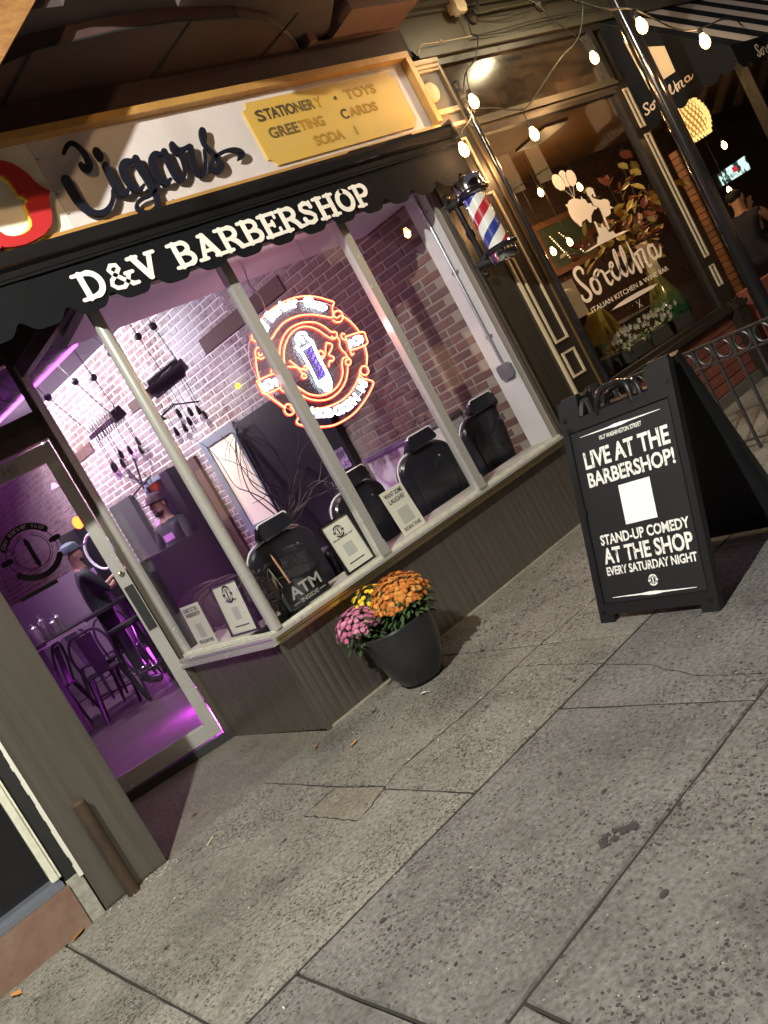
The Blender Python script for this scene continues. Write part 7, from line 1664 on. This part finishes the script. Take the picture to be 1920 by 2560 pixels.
scr = MB().obox((3.06, -1.62, .62), (.03, 0, -.06), (0, .015, 0), (.002, 0, 0)); scr.build('paper_scrap', M_white, af)

# ------------------------------------------------------------------ planter with chrysanthemums
pt = thing('planter_pot', 'dark grey glazed planter pot standing against the brown knee wall', 'planter', (2.10, -.33, 0))
M_pot = mat('dark_glaze', (.014, .015, .019), .26, 0, noise=(6, (.034, .034, .036), .3), bump=(40, .2, .002))
MB().lathe([(.108, 0), (.118, .012), (.162, .085), (.192, .19), (.203, .31), (.210, .335), (.206, .345), (.192, .340), (.185, .30), (.15, .29)], (2.10, -.33, .004), 48, cap=False).lathe([(.0, .004), (.118, .004)], (2.10, -.33, 0), 40, cap=False).build('pot', M_pot, pt)
MB().lathe([(.0001, .30), (.184, .30)], (2.10, -.33, .004), 32, cap=False).build('soil', mat('soil', (.02, .014, .010), .95, bump=(90, .8, .01)), pt)
M_mum = mat('mum_green', (.045, .085, .030), .55, var=.3)
def headmesh(m_, n1, r0, cup):
    mb = MB(); 
    for layer, (nn, rr, up_) in enumerate(((n1, 1, .15), (n1-3, .72, .45), (n1-6, .42, .75))):
        for k in range(nn):
            a = 2*math.pi*k/nn+layer*.35; d = V((math.cos(a), math.sin(a), up_*cup)).normalized(); sd = V((-math.sin(a), math.cos(a), 0))
            L_ = r0*rr*(1-.16*((k*7+layer*3) % 5)/4); w_ = r0*.125
            mb.add([(0, 0, .002*layer), tuple(d*L_*.55+sd*w_), tuple(d*L_+Z*r0*.02), tuple(d*L_*.55-sd*w_)], [(0, 1, 2, 3)], False)
    me = bpy.data.meshes.new('flower_head'); me.from_pydata(mb.v, [], mb.f); me.materials.append(m_); return me
def mum(lab, c, rx, rz_, n_, cols, r0, n1, cup, seed, nleaf=260):
    r_ = random.Random(seed); c = V(c); t_ = thing('chrysanthemum', lab, 'flowering plant', tuple(c), 'chrysanthemums in the grey planter')
    ms = [headmesh(q, n1, r0*k, cup) for q in cols for k in (1, .85)]
    cnt = 0; pts = []
    for i in range(n_*30):
        if cnt >= n_: break
        a = r_.uniform(0, 6.283); e_ = math.asin(r_.uniform(.12, 1)); d = V((math.cos(a)*math.cos(e_), math.sin(a)*math.cos(e_), math.sin(e_)))
        p = V((d.x*rx, d.y*rx, d.z*rz_))*r_.uniform(.92, 1.05)
        if any((p-q).length < r0*.86 for q in pts): continue
        pts.append(p); o = bpy.data.objects.new('flower_head', r_.choice(ms)); C.objects.link(o); o.parent = t_; o.location = p
        nd = V((d.x, d.y, d.z*.8+.35)).normalized(); o.rotation_euler = nd.to_track_quat('Z', 'Y').to_euler(); o.rotation_euler.rotate_axis('Z', r_.uniform(0, 6)); cnt += 1
    lv = MB()
    for i in range(nleaf):
        a = r_.uniform(0, 6.283); e_ = r_.uniform(-.75, 1.3); q = r_.uniform(.55, .97); d = V((math.cos(a)*math.cos(e_), math.sin(a)*math.cos(e_), math.sin(e_)))
        blade(lv, (d.x*rx*q, d.y*rx*q, d.z*rz_*q), (d.x+r_.uniform(-.6, .6), d.y+r_.uniform(-.6, .6), r_.uniform(-.5, .5)), r_.uniform(.03, .055), .022, .3)
    lv.build('foliage', M_mum, t_, local=True)
    st = MB()
    for i in range(26):
        p = r_.choice(pts); st.tube([(p.x*.1, p.y*.1, -rz_*.6), (p.x*.6, p.y*.6, p.z*.3), tuple(p)], .0018, 4)
    st.build('stems', M_mum, t_, local=True)
M_pk = mat('pink_petal', (.50, .13, .27), .6, var=.18); M_pk2 = mat('pale_pink_petal', (.62, .24, .38), .6, var=.15)
M_or = mat('orange_petal', (.55, .17, .02), .6, var=.22); M_or2 = mat('amber_petal', (.66, .28, .05), .6, var=.15); M_ye = mat('yellow_petal', (.85, .58, .02), .6, var=.1)
mum('pink chrysanthemum spilling over the left side of the planter', (1.94, -.255, .39), .13, .13, 130, [M_pk, M_pk, M_pk2], .0205, 16, .8, 31, 160)
mum('orange chrysanthemum filling the right side of the planter', (2.18, -.380, .405), .170, .165, 280, [M_or, M_or2, M_or], .0225, 14, 1.0, 32, 420)
mum('yellow chrysanthemum showing behind the orange one', (2.12, -.19, .42), .120, .145, 70, [M_ye], .0205, 16, .8, 33, 120)

# ------------------------------------------------------------------ street lamp behind and left of the viewer
lx, ly_, lz = STREET_LAMP
sl2 = thing('street_lamp', 'black iron street lamp with a glass lantern at the kerb side', 'street lamp', (lx-.9, ly_-.4, 0))
MB().lathe([(.16, 0), (.16, .1), (.10, .3), (.07, .5), (.05, 4.9), (.03, 5.0)], (lx-.9, ly_-.4, 0), 20).build('post', M_iron, sl2)
MB().tube(smooth([(lx-.9, ly_-.4, 4.95), (lx-.6, ly_-.3, 5.1), (lx-.2, ly_-.1, 5.0), (lx, ly_, 4.62)], 6), .03, 10).build('arm', M_iron, sl2)
MB().lathe([(.03, .34), (.12, .26), (.20, .10), (.22, .08)], (lx, ly_, lz), 20).build('hood', M_iron, sl2)
MB().lathe([(.10, -.16), (.19, .08)], (lx, ly_, lz), 20, cap=False).build('lantern_glass', bulbmat('lantern_glass', (1, .92, .74), 3), sl2)
L = bpy.data.lights.new('street_source', 'POINT'); L.energy = STREET_W; L.color = (1, .985, .87); L.shadow_soft_size = .05
o = bpy.data.objects.new('light_source', L); C.objects.link(o); o.parent = sl2; o.location = V((lx, ly_, lz+.02))-sl2.location

# ------------------------------------------------------------------ the far side of the street, seen only in reflections
ob_ = thing('opposite_building', 'dark row of buildings across the street with a few lit windows', 'building', (3, -19, 0))
MB().box((-60, -24, 0), (170, -19, 13)).build('wall', mat('far_brick', (.05, .032, .026), .9), ob_)
mwin = mat('far_window', (.02, .02, .025), .1); mlit = mat('far_lit_window', (.4, .3, .15), .5, emit=((1, .62, .28), .9)); r_ = random.Random(12)
for fl in range(4):
    for i in range(34):
        x = -28+i*2.1; z = 1.0+fl*3.0
        MB().box((x, -19.02, z), (x+1.0, -18.96, z+1.7)).build('window', mlit if r_.random() < .16 else mwin, ob_)
